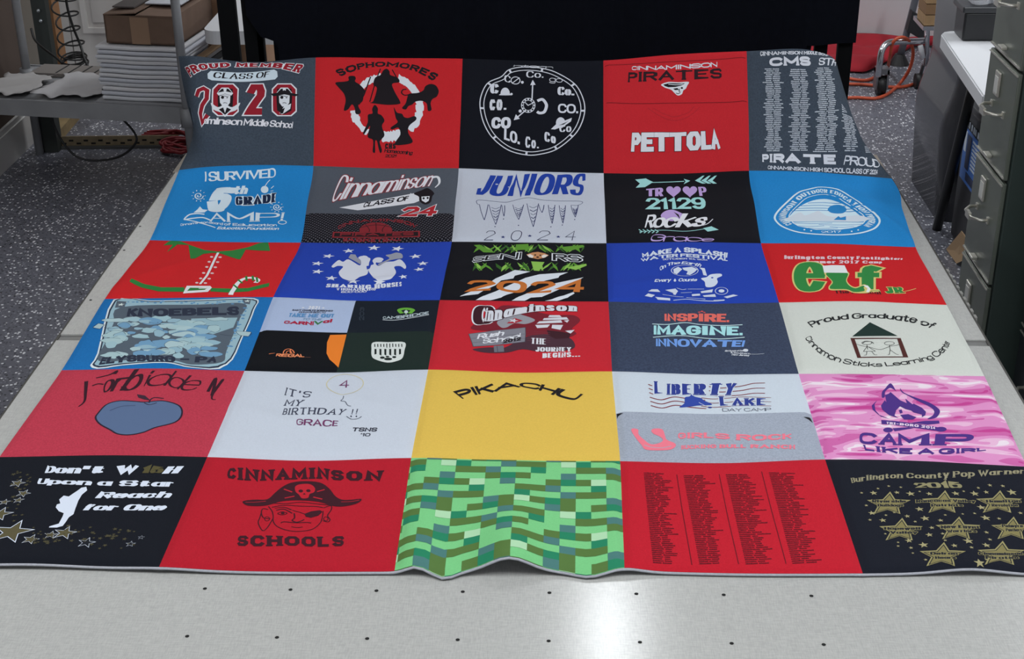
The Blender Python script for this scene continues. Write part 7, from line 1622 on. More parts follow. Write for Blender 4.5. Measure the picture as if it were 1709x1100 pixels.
  ('C',(90,140,180),[[1747,601,1742,611,1727,614,1713,607,1711,595,1722,587,1738,590]]),
  ('C',(90,140,180),[[1751,400,1746,414,1730,418,1715,408,1712,393,1724,383,1741,386]]),
  ('C',(90,140,180),[[1750,1259,1748,1267,1738,1270,1730,1264,1728,1255,1735,1249,1745,1250]]),
  ('C',(90,140,180),[[1734,794,1732,808,1722,812,1712,803,1709,787,1716,777,1727,780]]),
  ('C',(90,140,180),[[1757,881,1753,893,1739,896,1726,889,1724,876,1734,868,1749,870]]),
  ('C',(90,140,180),[[1774,864,1770,876,1757,880,1744,871,1742,858,1752,849,1766,851]]),
  ('C',(90,140,180),[[1752,1111,1750,1127,1740,1132,1729,1121,1726,1102,1733,1091,1745,1094]]),
  ('C',(90,140,180),[[1781,696,1777,713,1760,718,1745,707,1742,688,1753,676,1771,680]]),
  ('C',(90,140,180),[[1765,600,1759,612,1741,615,1725,607,1723,594,1736,586,1755,588]]),
  ('C',(90,140,180),[[1765,611,1763,626,1753,629,1743,620,1740,604,1747,594,1758,597]]),
  ('C',(90,140,180),[[1776,593,1772,603,1762,605,1752,599,1750,588,1758,581,1769,583]]),
  ('C',(90,140,180),[[1750,1303,1746,1316,1733,1320,1721,1312,1718,1298,1728,1289,1742,1291]]),
  ('C',(90,140,180),[[1754,1603,1750,1612,1739,1615,1729,1610,1727,1601,1735,1594,1747,1596]]),
  ('C',(90,140,180),[[1747,1053,1744,1067,1730,1071,1718,1062,1715,1046,1724,1036,1739,1039]]),
  ('C',(90,140,180),[[1739,1007,1735,1020,1723,1024,1711,1015,1708,1001,1717,992,1731,994]]),
  ('C',(90,140,180),[[1773,1242,1771,1255,1761,1258,1751,1250,1748,1237,1755,1228,1766,1231]]),
  ('C',(90,140,180),[[1769,492,1767,508,1757,512,1747,501,1744,483,1750,471,1762,475]]),
  ('C',(90,140,180),[[1750,1446,1744,1458,1728,1462,1713,1455,1710,1441,1722,1432,1740,1434]]),
  ('C',(90,140,180),[[1764,958,1759,971,1741,975,1726,966,1723,952,1736,942,1754,945]]),
  ('C',(90,140,180),[[1751,1033,1746,1047,1730,1051,1716,1042,1713,1028,1725,1018,1742,1021]]),
  ('C',(90,140,180),[[1740,846,1738,862,1729,866,1719,855,1716,837,1722,826,1733,830]]),
  ('C',(90,140,180),[[1780,1451,1775,1465,1759,1470,1743,1461,1741,1445,1753,1435,1770,1437]]),
  ('C',(90,140,180),[[1768,1444,1763,1459,1748,1464,1733,1454,1730,1438,1741,1427,1758,1429]]),
  ('C',(90,140,180),[[1770,619,1767,630,1756,633,1746,625,1744,613,1751,605,1763,607]]),
  ('P',(168,192,196),[[192,843,120,801,83,914,172,958]]),
  ('S',(44,54,72),0.00108,['d',192,843,120,801,83,914,172,958],1,1,None),
  ('P',(168,192,196),[[1745,1057,1837,1054,1917,1067,1904,1178,1808,1158]]),
  ('S',(44,54,72),0.00103,['d',1745,1057,1837,1054,1917,1067,1904,1178,1808,1158],1,1,None),
  ('S',(44,54,72),0.00106,['d',399,929,313,964,210,921],0,1,None),
  ('S',(44,54,72),0.00103,['d',1573,1138,1687,1170,1776,1148],0,1,None),
  ('P',(84,96,108),[[181,135,300,161,319,349,206,344]]),
  ('P',(84,96,108),[[1661,148,1765,148,1773,292,1706,272]]),
  ('*',(206,218,214),[(257,251,758,0),(1728,194,699,0)])]),
 ((3,0,0),'lettering',None,[
  ('T',(40,48,66),'KNOEBELS',['d',401,615,806,626,1244,613,1699,607],['d',372,372,760,398,1203,384,1656,352],'bold',0.27,None,[]),
  ('T',(40,48,66),'ELYSBURG - PA',['d',388,1933,792,1875,1186,1894,1664,1874],['d',387,1746,752,1702,1152,1736,1658,1725],'bold',0.27,None,[])]),
 ((3,1,0),'lettering',None,[
  ('T',(224,226,232),'2021',['d',466,378,612,363],['d',466,291,612,276],'block',None,None,[]),
  ('*',(226,228,232),[(409,345,401,0),(646,322,401,0)]),
  ('T',(60,66,84),'SAINT CHARLES BORROMEO',['d',295,450,768,416],['d',295,403,768,370],'sans',None,None,[]),
  ('T',(60,66,84),'CINNAMINSON, NJ',['d',377,495,689,469],['d',377,456,689,430],'sans',None,None,[]),
  ('T',(92,142,190),'TAKE ME OUT',['d',277,622,532,608,796,587],['d',277,514,532,500,796,480],'blocks',0.22,None,[]),
  ('T',(120,150,180),'TO THE',['d',445,694,667,677],['d',445,641,667,624],'ital',None,None,[]),
  ('T',(168,28,60),'CARNI',['d',251,805,434,817,599,822],['d',248,730,422,731,585,713],'bold',None,0.1,[]),
  ('T',(52,120,70),'V',['d',588,800,689,790],['d',588,702,689,692],'bold',None,None,[]),
  ('T',(168,28,60),'al',['d',693,759,796,720],['d',693,660,796,620],'bold',None,None,[])]),
 ((3,1,1),'emblem','small green tree logo over pale lettering',[
  ('C',(104,174,60),[[1522,373,1522,360,1525,347,1530,336,1538,325,1548,316,1560,308,1574,302,1589,297,1605,295,1622,295,1639,297,1655,301,1671,306,1686,314,1699,323,1711,333,1721,345,1728,357,1733,370,1735,384,1718,437,1697,477,1631,449,1569,470,1541,427]]),
  ('P',(22,30,40),[[1569,375,1615,349,1682,381,1663,442,1598,439]]),
  ('S',(104,174,60),0.00215,['d',1625,337,1640,523],0,0,None),
  ('C',(190,206,204),[[1655,425,1653,454,1643,472,1629,471,1616,452,1610,423,1612,394,1621,376,1635,377,1648,396]]),
  ('T',(176,190,196),'CAMBRIDGE',['d',1377,621,1612,611,1904,500],['d',1370,549,1605,521,1898,417],'blocks',0.2,None,[]),
  ('S',(206,214,220),0.00215,['d',1376,645,1521,662,1707,608,1908,517],0,1,None),
  ('T',(40,50,62),'203',['d',1163,661,1122,258],['d',1100,660,1074,258],'block',None,None,[])]),
 ((3,1,2),'emblem','small orange bridge logo and an orange side stripe',[
  ('P',(232,126,40),[[817,1072,1001,1054,1011,1927,964,1845,889,1723,836,1564,807,1276]]),
  ('S',(232,130,84),0.00202,['d',481,1584,470,1542,452,1507,429,1484,405,1477,383,1487,367,1513,360,1550,361,1593],0,1,None),
  ('S',(232,130,84),0.00176,['d',454,1586,448,1562,439,1542,427,1530,415,1526,404,1531,396,1546,393,1566,394,1590],0,1,None),
  ('S',(232,130,84),0.00176,['d',424,1483,439,1587],0,0,None),
  ('T',(232,140,96),'REGAL',['d',296,1674,465,1683,613,1674],['d',285,1605,453,1600,573,1599],'ital',0.22,None,[]),
  ('S',(232,130,84),0.00176,['d',207,1618,271,1592],0,0,0.00075),
  ('S',(120,80,70),0.001,['d',613,1674,674,1677],0,1,None)]),
 ((3,1,3),'emblem','white shield with dark bars and a paw print',[
  ('C',(214,220,216),[[1327,1284,1497,1291,1687,1315,1702,1542,1696,1743,1635,1820,1540,1846,1419,1769,1352,1672,1326,1470]]),
  ('P',(24,34,32),[[1359,1465,1382,1467,1396,1604,1374,1620]]),
  ('P',(24,34,32),[[1415,1470,1438,1473,1455,1654,1430,1626]]),
  ('P',(24,34,32),[[1470,1476,1494,1478,1510,1659,1485,1631]]),
  ('P',(24,34,32),[[1526,1481,1549,1483,1565,1665,1540,1637]]),
  ('P',(24,34,32),[[1582,1486,1605,1488,1620,1671,1595,1643]]),
  ('P',(24,34,32),[[1637,1491,1660,1493,1672,1632,1650,1648]]),
  ('P',(24,34,32),[[1343,1330,1355,1328,1364,1414,1354,1413]]),
  ('P',(24,34,32),[[1377,1333,1389,1330,1398,1417,1388,1416]]),
  ('P',(24,34,32),[[1412,1336,1424,1333,1432,1420,1422,1419]]),
  ('P',(24,34,32),[[1446,1339,1458,1336,1466,1423,1456,1422]]),
  ('P',(24,34,32),[[1479,1331,1491,1328,1501,1445,1492,1444]]),
  ('P',(24,34,32),[[1513,1334,1525,1331,1535,1448,1526,1448]]),
  ('P',(24,34,32),[[1547,1337,1559,1334,1568,1433,1558,1432]]),
  ('P',(24,34,32),[[1582,1351,1594,1349,1602,1436,1593,1435]]),
  ('P',(24,34,32),[[1617,1354,1629,1352,1636,1439,1627,1438]]),
  ('P',(24,34,32),[[1651,1357,1663,1355,1670,1442,1661,1441]]),
  ('P',(24,34,32),[[1498,1713,1497,1727,1490,1737,1480,1742,1468,1741,1456,1734,1447,1721,1443,1707,1445,1693,1451,1682,1462,1677,1474,1678,1486,1686,1494,1698]]),
  ('P',(24,34,32),[[1584,1758,1581,1773,1569,1784,1552,1789,1531,1787,1512,1778,1499,1764,1493,1748,1496,1733,1507,1721,1525,1716,1545,1718,1564,1727,1578,1741]]),
  ('P',(24,34,32),[[1625,1711,1624,1724,1619,1733,1610,1738,1600,1737,1590,1730,1583,1720,1580,1707,1581,1694,1586,1685,1595,1680,1605,1681,1615,1687,1622,1698]]),
  ('P',(24,34,32),[[1546,1692,1545,1702,1540,1709,1532,1712,1522,1711,1513,1706,1507,1698,1504,1688,1505,1679,1510,1672,1518,1668,1528,1669,1537,1674,1543,1683]])]),
 ((3,2,0),'emblem','grey wooden signpost, anchor and sailing ship in front of dark smoke',[
  ('C',(120,30,44),[[675,338,766,201,990,243,1184,404,1376,487,1582,490,1660,653,1565,890,1611,1047,1380,1193,916,1040,698,976,418,919,500,674]]),
  ('C',(72,44,56),[[460,1490,654,1416,805,1422,1041,1112,1271,1037,1456,1062,1580,1238,1565,1464,1232,1523,1018,1449,840,1548,600,1568]]),
  ('P',(128,128,138),[[397,1069,697,945,1032,843,1039,1036,1036,1245,712,1355,464,1415,444,1303]]),
  ('S',(70,70,80),0.00103,['d',431,1197,703,1098,1031,1029],0,1,None),
  ('S',(70,70,80),0.00102,['d',452,1310,708,1235,1034,1150],0,1,None),
  ('S',(70,70,80),0.00128,['d',397,1069,697,945,1032,843,1039,1036,1036,1245,712,1355,464,1415,444,1303],1,0,None),
  ('P',(110,110,120),[[690,1379,800,1355,812,1524,704,1547]]),
  ('S',(60,60,70),0.00101,['d',728,1376,742,1537],0,0,None),
  ('C',(150,150,158),[[704,701,807,495,900,450,996,488,1140,626,1033,746,908,729,818,851,756,855]]),
  ('P',(170,36,50),[[814,734,903,571,999,648,908,729]]),
  ('*',(206,208,216),[(890,651,1049,0.3)]),
  ('P',(212,214,222),[[1304,486,1423,488,1447,549,1289,547]]),
  ('P',(212,214,222),[[1242,574,1503,550,1526,619,1227,630]]),
  ('P',(212,214,222),[[1188,666,1439,633,1455,710,1158,733]]),
  ('P',(212,214,222),[[1143,772,1314,758,1284,844,1167,862]]),
  ('P',(212,214,222),[[1338,767,1463,777,1433,918,1331,865]]),
  ('P',(212,214,222),[[1471,650,1534,631,1510,711]]),
  ('P',(212,214,222),[[1487,947,1596,922,1549,1026]]),
  ('P',(60,26,36),[[1277,922,1425,964,1549,1026,1534,1153,1380,1174,1302,1076]]),
  ('S',(110,60,72),0.00105,['d',1052,940,1192,967,1317,1000],0,1,None),
  ('S',(110,60,72),0.00103,['d',1054,994,1193,1021,1317,1054],0,1,None),
  ('S',(110,60,72),0.00103,['d',1055,1048,1194,1074,1318,1107],0,1,None),
  ('S',(110,60,72),0.00103,['d',1056,1101,1195,1128,1318,1161],0,1,None),
  ('S',(110,60,72),0.00104,['d',1057,1154,1196,1181,1319,1214],0,1,None),
  ('S',(110,60,72),0.00103,['d',1058,1207,1197,1234,1320,1267],0,1,None)]),
 ((3,2,0),'lettering',None,[
  ('T',(58,24,34),'C',['d',406,841,690,741],['d',392,208,687,213],'serif',0.22,None,[(0.07,(222,226,232))]),
  ('T',(216,218,226),'innaminson',['d',555,691,687,662,901,491,1152,372,1391,365,1630,375],['d',562,261,688,234,925,195,1148,124,1389,123,1639,158],'serif',0.2,None,[(0.1,(58,24,34))]),
  ('T',(220,222,228),'Rush',['d',500,1203,794,1077],['d',502,1061,805,938],'brush',None,0.1,[]),
  ('T',(220,222,228),'School',['d',567,1322,770,1257,987,1121],['d',568,1186,765,1125,984,999],'brush',None,0.1,[]),
  ('T',(30,26,34),'2012',['d',789,1304,989,1208],['d',789,1206,989,1110],'bold',None,None,[]),
  ('T',(220,222,228),'THE',['d',1094,1293,1282,1333],['d',1095,1135,1280,1160],'serif',0.26,None,[]),
  ('T',(220,222,228),'JOURNEY',['d',1153,1514,1562,1530],['d',1153,1389,1562,1405],'serif',0.26,None,[]),
  ('T',(220,222,228),'BEGINS...',['d',1234,1687,1663,1671],['d',1234,1555,1663,1540],'serif',0.26,None,[])]),
 ((3,3,0),'lettering',None,[
  ('T',(222,106,96),'INSPIRE.',['d',626,610,970,600,1363,632],['d',635,395,984,366,1387,381],'sans',0.2,None,[]),
  ('T',(166,220,224),'IMAGINE.',['d',485,1021,946,998,1485,1015],['d',496,755,962,733,1507,758],'sans',0.22,None,[]),
  ('T',(112,156,224),'INNOVATE!',['d',498,1351,926,1331,1469,1333],['d',506,1136,938,1125,1503,1158],'sans',0.21,None,[]),
  ('S',(200,228,232),0.00286,['d',485,712,655,712,859,645,1026,692,1271,726,1507,710],0,1,None),
  ('S',(200,228,232),0.00281,['d',477,1100,670,1043,853,1030,1032,1084,1242,1108,1500,1070],0,1,None),
  ('*',(222,90,86),[(1041,324,369,0),(1074,299,422,0),(1099,332,367,0)]),
  ('T',(206,212,220),'Girl Scouts of Central',['d',1254,1461,1500,1460],['d',1254,1417,1500,1416],'ital',None,None,[]),
  ('T',(206,212,220),'& Southern',['d',1310,1506,1522,1542],['d',1310,1466,1522,1501],'sans',None,None,[]),
  ('T',(206,212,220),'New Jersey',['d',1320,1562,1510,1592],['d',1320,1518,1510,1548],'ital',None,None,[]),
  ('P',(206,212,220),[[1510,1431,1505,1448,1496,1462,1483,1470,1470,1469,1459,1461,1452,1447,1450,1429,1455,1411,1464,1398,1477,1390,1490,1391,1501,1399,1508,1413]]),
  ('S',(206,212,220),0.001,['d',1523,1534,1597,1537,1676,1525],0,1,None)]),
 ((3,4,0),'lettering',None,[
  ('T',(30,32,34),'Proud Graduate of',['d',290,820,518,654,763,594,1006,558,1254,585,1466,701,1635,873],['d',249,670,507,501,777,445,1028,415,1294,435,1533,513,1754,647],'sans',0.15,None,[]),
  ('T',(30,32,34),'Cinnamon Sticks Learning Center',['d',171,1121,236,1400,353,1653,540,1804,796,1869,1068,1833,1319,1752,1539,1617,1722,1377,1782,1218],['d',241,1048,296,1281,404,1500,587,1688,815,1754,1056,1730,1312,1629,1499,1512,1664,1288,1722,1178],'sans',0.15,None,[])]),
 ((3,4,0),'emblem','house with a dark green roof and two stick figures',[
  ('P',(22,46,40),[[973,683,1229,1044,710,1080]]),
  ('P',(78,36,32),[[682,1124,1254,1102,1246,1615,682,1648],[727,1154,1209,1127,1192,1594,725,1620]]),
  ('S',(30,32,34),0.00103,['d',905,1250,897,1268,883,1283,864,1294,842,1298,821,1295,805,1285,796,1270,794,1252,801,1234,816,1218,835,1207,857,1203,877,1207,894,1216,903,1232],1,1,None),
  ('S',(30,32,34),0.00102,['d',842,1298,830,1424],0,0,None),
  ('S',(30,32,34),0.00101,['d',838,1341,776,1478,909,1468],1,0,None),
  ('S',(30,32,34),0.00101,['d',814,1477,791,1573,765,1577],0,0,None),
  ('S',(30,32,34),0.00102,['d',867,1476,883,1561,913,1560],0,0,None),
  ('S',(30,32,34),0.00155,['d',802,1259,831,1222,871,1210,907,1224,923,1267],0,1,None),
  ('S',(30,32,34),0.00104,['d',1156,1248,1149,1267,1134,1283,1114,1295,1093,1300,1072,1297,1056,1288,1047,1273,1045,1255,1053,1237,1067,1220,1087,1209,1109,1204,1130,1206,1146,1216,1155,1230],1,1,None),
  ('S',(30,32,34),0.00102,['d',1093,1300,1079,1426],0,0,None),
  ('S',(30,32,34),0.00102,['d',1079,1426,1050,1548,1031,1556],0,0,None),
  ('S',(30,32,34),0.00102,['d',1079,1426,1127,1537,1153,1543],0,0,None),
  ('S',(30,32,34),0.00102,['d',725,1285,791,1335,837,1348],0,1,None),
  ('S',(30,32,34),0.00102,['d',840,1348,909,1400,973,1423,1041,1378,1092,1332],0,1,None),
  ('S',(30,32,34),0.00104,['d',1093,1325,1160,1306,1203,1278],0,1,None)]),
 ((4,0,0),'lettering',None,[
  ('S',(52,20,34),0.00327,['d',454,276,580,200,632,113,630,188],0,1,0.00576),
  ('S',(52,20,34),0.00693,['d',371,354,445,637,495,850,470,972],0,1,0.00206),
  ('S',(52,20,34),0.00357,['d',467,471,517,426,580,444],0,1,None),
  ('T',(52,20,34),'orb',['d',643,639,795,608,1024,613],['d',531,236,677,166,914,15],'brush',0.1,0.25,[]),
  ('T',(52,20,34),'idde',['d',1035,508,1263,487,1431,579,1621,575],['d',958,117,1210,78,1398,200,1607,233],'brush',0.085,0.3,[]),
  ('S',(52,20,34),0.0056,['d',1726,600,1733,330,1749,305,1787,695],0,1,None),
  ('S',(52,20,34),0.0056,['d',1782,670,1818,334,1832,298],0,1,None),
  ('S',(52,20,34),0.00546,['d',1810,398,1787,595,1802,769,1847,791],0,1,0.00171)]),
 ((4,0,0),'emblem','plain grey-blue apple with a leaf',[
  ('C',(88,108,142),[[724,1246,717,1134,751,932,862,854,1029,870,1134,883,1309,849,1480,931,1556,1064,1573,1233,1524,1347,1373,1455,1282,1562,1162,1620,1040,1600,937,1505,805,1381]]),
  ('S',(42,30,48),0.003,['d',724,1246,717,1134,751,932,862,854,1029,870,1134,883,1309,849,1480,931,1556,1064,1573,1233,1524,1347,1373,1455,1282,1562,1162,1620,1040,1600,937,1505,805,1381],1,1,None),
  ('S',(42,30,48),0.00273,['d',1179,900,1176,822,1209,774,1306,793],0,1,None),
  ('P',(60,36,52),[[1001,698,1095,730,1182,845,1109,823,1036,778]]),
  ('S',(60,72,104),0.00205,['d',822,1080,917,984,1054,966],0,1,None),
  ('S',(42,30,48),0.00203,['d',1129,901,1194,945,1259,897],0,1,None)]),
 ((4,1,0),'lettering',None,[
  ('T',(62,66,84),"IT'S",['d',532,624,674,667,813,662],['d',519,438,649,503,821,542],'serifh',0.11,None,[]),
  ('T',(62,66,84),'MY',['d',568,876,759,871],['d',559,731,767,729],'serifh',0.11,None,[]),
  ('T',(62,66,84),'BIRTHDAY',['d',590,1101,872,1057,1210,1075],['d',577,944,849,904,1235,952],'serifh',0.11,None,[]),
  ('T',(62,66,84),'!!',['d',1285,1068,1368,1075],['d',1276,959,1365,957],'hand',None,None,[]),
  ('T',(112,52,96),'GRACE',['d',777,1336,983,1339,1189,1324],['d',754,1193,957,1170,1180,1210],'hand',0.13,None,[]),
  ('T',(44,46,60),'TSNS',['d',1351,1452,1605,1479],['d',1351,1369,1605,1396],'hand',0.2,None,[]),
  ('T',(44,46,60),"'10",['d',1446,1566,1549,1578],['d',1446,1500,1549,1513],'hand',0.18,None,[]),
  ('T',(112,52,96),'4',['d',1089,432,1192,438],['d',1067,261,1169,253],'hand',0.1,None,[])]),
 ((4,1,0),'emblem','pale outlined balloon with a string and a smile',[
  ('S',(208,198,150),0.00141,['d',1104,103,1210,144,1301,245,1333,362,1314,474,1249,569,1171,618,1145,630,1060,572,981,468,940,357,950,242,1008,143],1,1,None),
  ('S',(62,66,84),0.00122,['d',1164,666,1164,724,1149,766,1196,789,1231,865,1269,889],0,1,None),
  ('S',(62,66,84),0.0014,['d',1252,1113,1298,1171,1341,1186,1386,1166,1408,1127],0,1,None),
  ('P',(62,66,84),[[1308,1118,1308,1126,1306,1132,1303,1135,1300,1135,1296,1131,1293,1124,1291,1116,1291,1109,1292,1102,1295,1099,1299,1100,1303,1103,1306,1110]]),
  ('P',(62,66,84),[[1363,1123,1363,1130,1362,1136,1359,1140,1355,1139,1351,1135,1348,1129,1346,1121,1346,1113,1348,1107,1351,1104,1354,1104,1358,1108,1361,1115]])]),
 ((4,2,0),'lettering',None,[
  ('T',(28,24,26),'PIKACHU',['d',421,746,557,641,716,564,984,425,1190,487,1354,612,1583,757],['d',309,582,493,462,694,362,968,305,1217,343,1437,461,1674,609],'bold',0.24,None,[])]),
 ((4,3,0),'emblem','dark red wavy stripes and a blue bell',[
  ('S',(128,40,48),0.00231,['d',371,351,387,368,410,385],0,1,0.00256),
  ('S',(128,40,48),0.00272,['d',1009,360,1114,397,1336,356,1479,291,1606,282],0,1,0.00206),
  ('S',(128,40,48),0.00231,['d',370,450,387,467,409,484],0,1,0.00254),
  ('S',(128,40,48),0.00272,['d',1000,461,1106,491,1325,464,1466,412,1592,411],0,1,0.00204),
  ('S',(128,40,48),0.00231,['d',370,548,386,565,408,582],0,1,0.00252),
  ('S',(128,40,48),0.0027,['d',991,560,1097,584,1314,570,1453,532,1577,538],0,1,0.00203),
  ('S',(128,40,48),0.00252,['d',368,657,484,708,624,630,783,667,942,690],0,1,0.0025),
  ('S',(128,40,48),0.00203,['d',904,633,1023,658,1173,640,1337,614,1629,647],0,1,0.00113),
  ('S',(128,40,48),0.0025,['d',368,753,483,803,622,726,781,763,939,786],0,1,0.00248),
  ('S',(128,40,48),0.00203,['d',896,731,1014,755,1163,738,1326,713,1618,747],0,1,0.00112),
  ('S',(128,40,48),0.0025,['d',367,848,482,897,621,822,778,859,936,882],0,1,0.00248),
  ('S',(128,40,48),0.002,['d',888,827,1006,851,1154,834,1316,810,1606,845],0,1,0.00112),
  ('C',(48,72,160),[[735,637,785,606,813,555,839,609,903,642,928,696,1004,791,862,813,766,848,660,866,718,773]]),
  ('S',(210,216,226),0.00113,['d',871,741,898,779,953,840],0,1,None),
  ('P',(48,60,140),[[997,854,995,862,988,868,979,872,970,872,961,868,956,862,955,855,957,847,964,840,973,837,982,837,991,840,996,846]])]),
 ((4,3,0),'lettering',None,[
  ('T',(44,60,140),'L',['d',411,575,525,565],['d',430,270,523,274],'serif',0.2,None,[(0.08,(210,218,228))]),
  ('T',(44,60,140),'IBERTY',['d',543,588,855,571,1240,574],['d',564,321,878,289,1324,266],'serif',0.24,None,[(0.08,(210,218,228))]),
  ('T',(44,60,140),'L',['d',1072,821,1181,823],['d',1080,590,1197,598],'serif',0.2,None,[(0.08,(210,218,228))]),
  ('T',(44,60,140),'AKE',['d',1197,823,1565,830],['d',1206,641,1589,645],'serif',0.25,None,[(0.08,(210,218,228))]),
  ('T',(60,64,84),'DAY CAMP',['d',1097,946,1595,960],['d',1097,875,1595,888],'hand',None,None,[])]),
 ((4,3,1),'lettering',None,[
  ('T',(236,122,140),'GIRLS ROCK',['d',593,1563,906,1534,1350,1608,1725,1597],['d',602,1430,916,1418,1364,1475,1740,1484],'stencil',0.26,None,[]),
  ('T',(236,122,140),'BUCKING BULL RANCH',['d',609,1780,887,1747,1270,1756,1729,1821],['d',615,1697,894,1666,1278,1680,1740,1733],'stencil',None,None,[])]),
 ((4,3,1),'emblem','pink open horseshoe with a bull head',[
  ('C',(236,122,140),[[135,1387,203,1384,205,1494,253,1599,300,1678,351,1688,418,1644,442,1588,414,1522,358,1471,337,1403,366,1360,450,1368,469,1505,481,1586,559,1662,547,1744,472,1801,267,1808,221,1709,171,1563]]),
  ('P',(160,168,182),[[294,1565,383,1592,421,1603,378,1668,315,1650]]),
  ('S',(160,168,182),0.00174,['d',247,1708,322,1751,424,1756,517,1713],0,1,None),
  ('P',(20,20,26),[[8,1009,74,1034,20,1069,8,1124]]),
  ('P',(20,20,26),[[1902,1120,1975,1102,1988,1205,1954,1170]])]),
 ((4,4,0),'emblem','purple campfire flames over crossed logs',[
  ('C',(74,44,128),[[940,285,964,483,953,450,910,401,843,505,820,623,788,641,811,506,857,420]]),
  ('P',(74,44,128),[[726,710,681,810,668,956,701,1098,778,1142,681,1051,642,941,647,844]]),
  ('P',(74,44,128),[[830,580,876,544,900,503,967,699,1026,768,1029,657,1079,791,1096,773,1165,865,1190,958,1168,1039,1124,1089,1135,1026,1058,984,1039,938,987,909,941,847,882,947,847,1066,879,1127,791,1062,742,937,744,840,806,707,815,756]]),
  ('C',(74,44,128),[[1018,404,1042,513,1126,608,1272,745,1338,883,1327,979,1263,1093,1173,1125,1245,1038,1279,936,1254,842,1152,705,1061,569,1019,498]]),
  ('P',(74,44,128),[[906,1050,995,1026,1067,1093,1022,1149,930,1155]]),
  ('P',(74,44,128),[[912,936,945,921,943,997,911,1018]]),
  ('P',(74,44,128),[[691,1177,826,1192,1014,1236,1245,1302,1217,1383,996,1336,797,1281,680,1271]]),
  ('P',(74,44,128),[[988,1223,1137,1171,1287,1152,1283,1214,1149,1256]]),
  ('P',(74,44,128),[[777,1359,942,1327,995,1345,786,1429]]),
  ('P',(74,44,128),[[774,1399,765,1423,748,1443,726,1455,704,1456,685,1446,675,1428,674,1404,683,1380,700,1360,722,1348,744,1347,763,1356,773,1375]]),
  ('P',(74,44,128),[[1332,1339,1321,1363,1301,1384,1275,1397,1249,1399,1227,1391,1214,1374,1213,1350,1223,1326,1243,1305,1269,1292,1296,1290,1317,1298,1330,1316]])]),
 ((4,4,0),'lettering',None,[
  ('T',(226,206,224),'TRI-BORO 2014',['d',727,1266,973,1307,1215,1353],['d',735,1216,983,1251,1226,1292],'block',None,None,[]),
  ('T',(74,44,128),'CAMP',['d',378,1716,651,1735,925,1729,1526,1667],['d',416,1475,693,1485,971,1477,1622,1415],'slab',0.24,None,[]),
  ('T',(74,44,128),'LIKE A GIRL',['d',414,1861,700,1911,1026,1910,1349,1852,1650,1757],['d',411,1739,723,1790,1053,1776,1373,1741,1654,1705],'slab',None,None,[])]),
 ((5,0,0),'lettering',None,[
  ('T',(214,222,236),"Don't W",['d',568,416,923,436,1429,408],['d',535,241,874,254,1398,239],'decoi',None,None,[]),
  ('T',(84,78,48),'15',['d',1453,415,1658,406],['d',1453,254,1658,245],'deco',None,None,[]),
  ('T',(214,222,236),'H',['d',1670,421,1818,406],['d',1670,244,1818,230],'decoi',None,None,[]),
  ('T',(214,222,236),'Upon a Star',['d',558,633,1167,670,1825,663],['d',531,493,1132,534,1801,514],'decoi',None,None,[]),
  ('T',(214,222,236),'Reach',['d',1171,908,1841,869],['d',1171,762,1841,723],'decoi',None,None,[]),
  ('T',(214,222,236),'for One',['d',1103,1137,1848,1101],['d',1103,994,1848,958],'decoi',None,None,[])]),
 ((5,0,0),'emblem','white dancer figure and gold stars',[
  ('P',(214,222,236),[[1025,681,1052,749,1026,832,1024,943,1037,1089,1049,1197,1024,1252,1020,1341,1013,1411,970,1441,902,1443,899,1422,967,1371,964,1236,958,1182,904,1147,855,1074,850,1019,876,1001,844,926,865,852,915,871,934,826,964,758,985,701]]),
  ('*',(214,222,236),[(364,593,1277,0.2),(480,797,1193,0.3),(474,924,907,0),(358,955,902,0),(387,1183,2060,0.1),(596,1513,3335,0.15),(800,1650,1367,0.2),(1064,1529,1869,0.1),(955,1569,1101,0),(1293,1678,1404,0.1),(1678,1680,786,0),(1745,1567,530,0)]),
  ('*',(21,24,32),[(364,593,1120,0.2),(480,797,1046,0.3),(474,924,796,0),(358,955,791,0),(387,1183,1807,0.1),(596,1513,2926,0.15),(800,1650,1200,0.2),(1064,1529,1640,0.1),(955,1569,966,0),(1293,1678,1231,0.1),(1678,1680,690,0),(1745,1567,465,0)]),
  ('*',(88,82,56),[(364,593,1053,0.2),(480,797,984,0.3),(474,924,748,0),(358,955,744,0),(387,1183,1698,0.1),(596,1513,2750,0.15),(800,1650,1128,0.2),(1064,1529,1542,0.1),(955,1569,908,0)]),
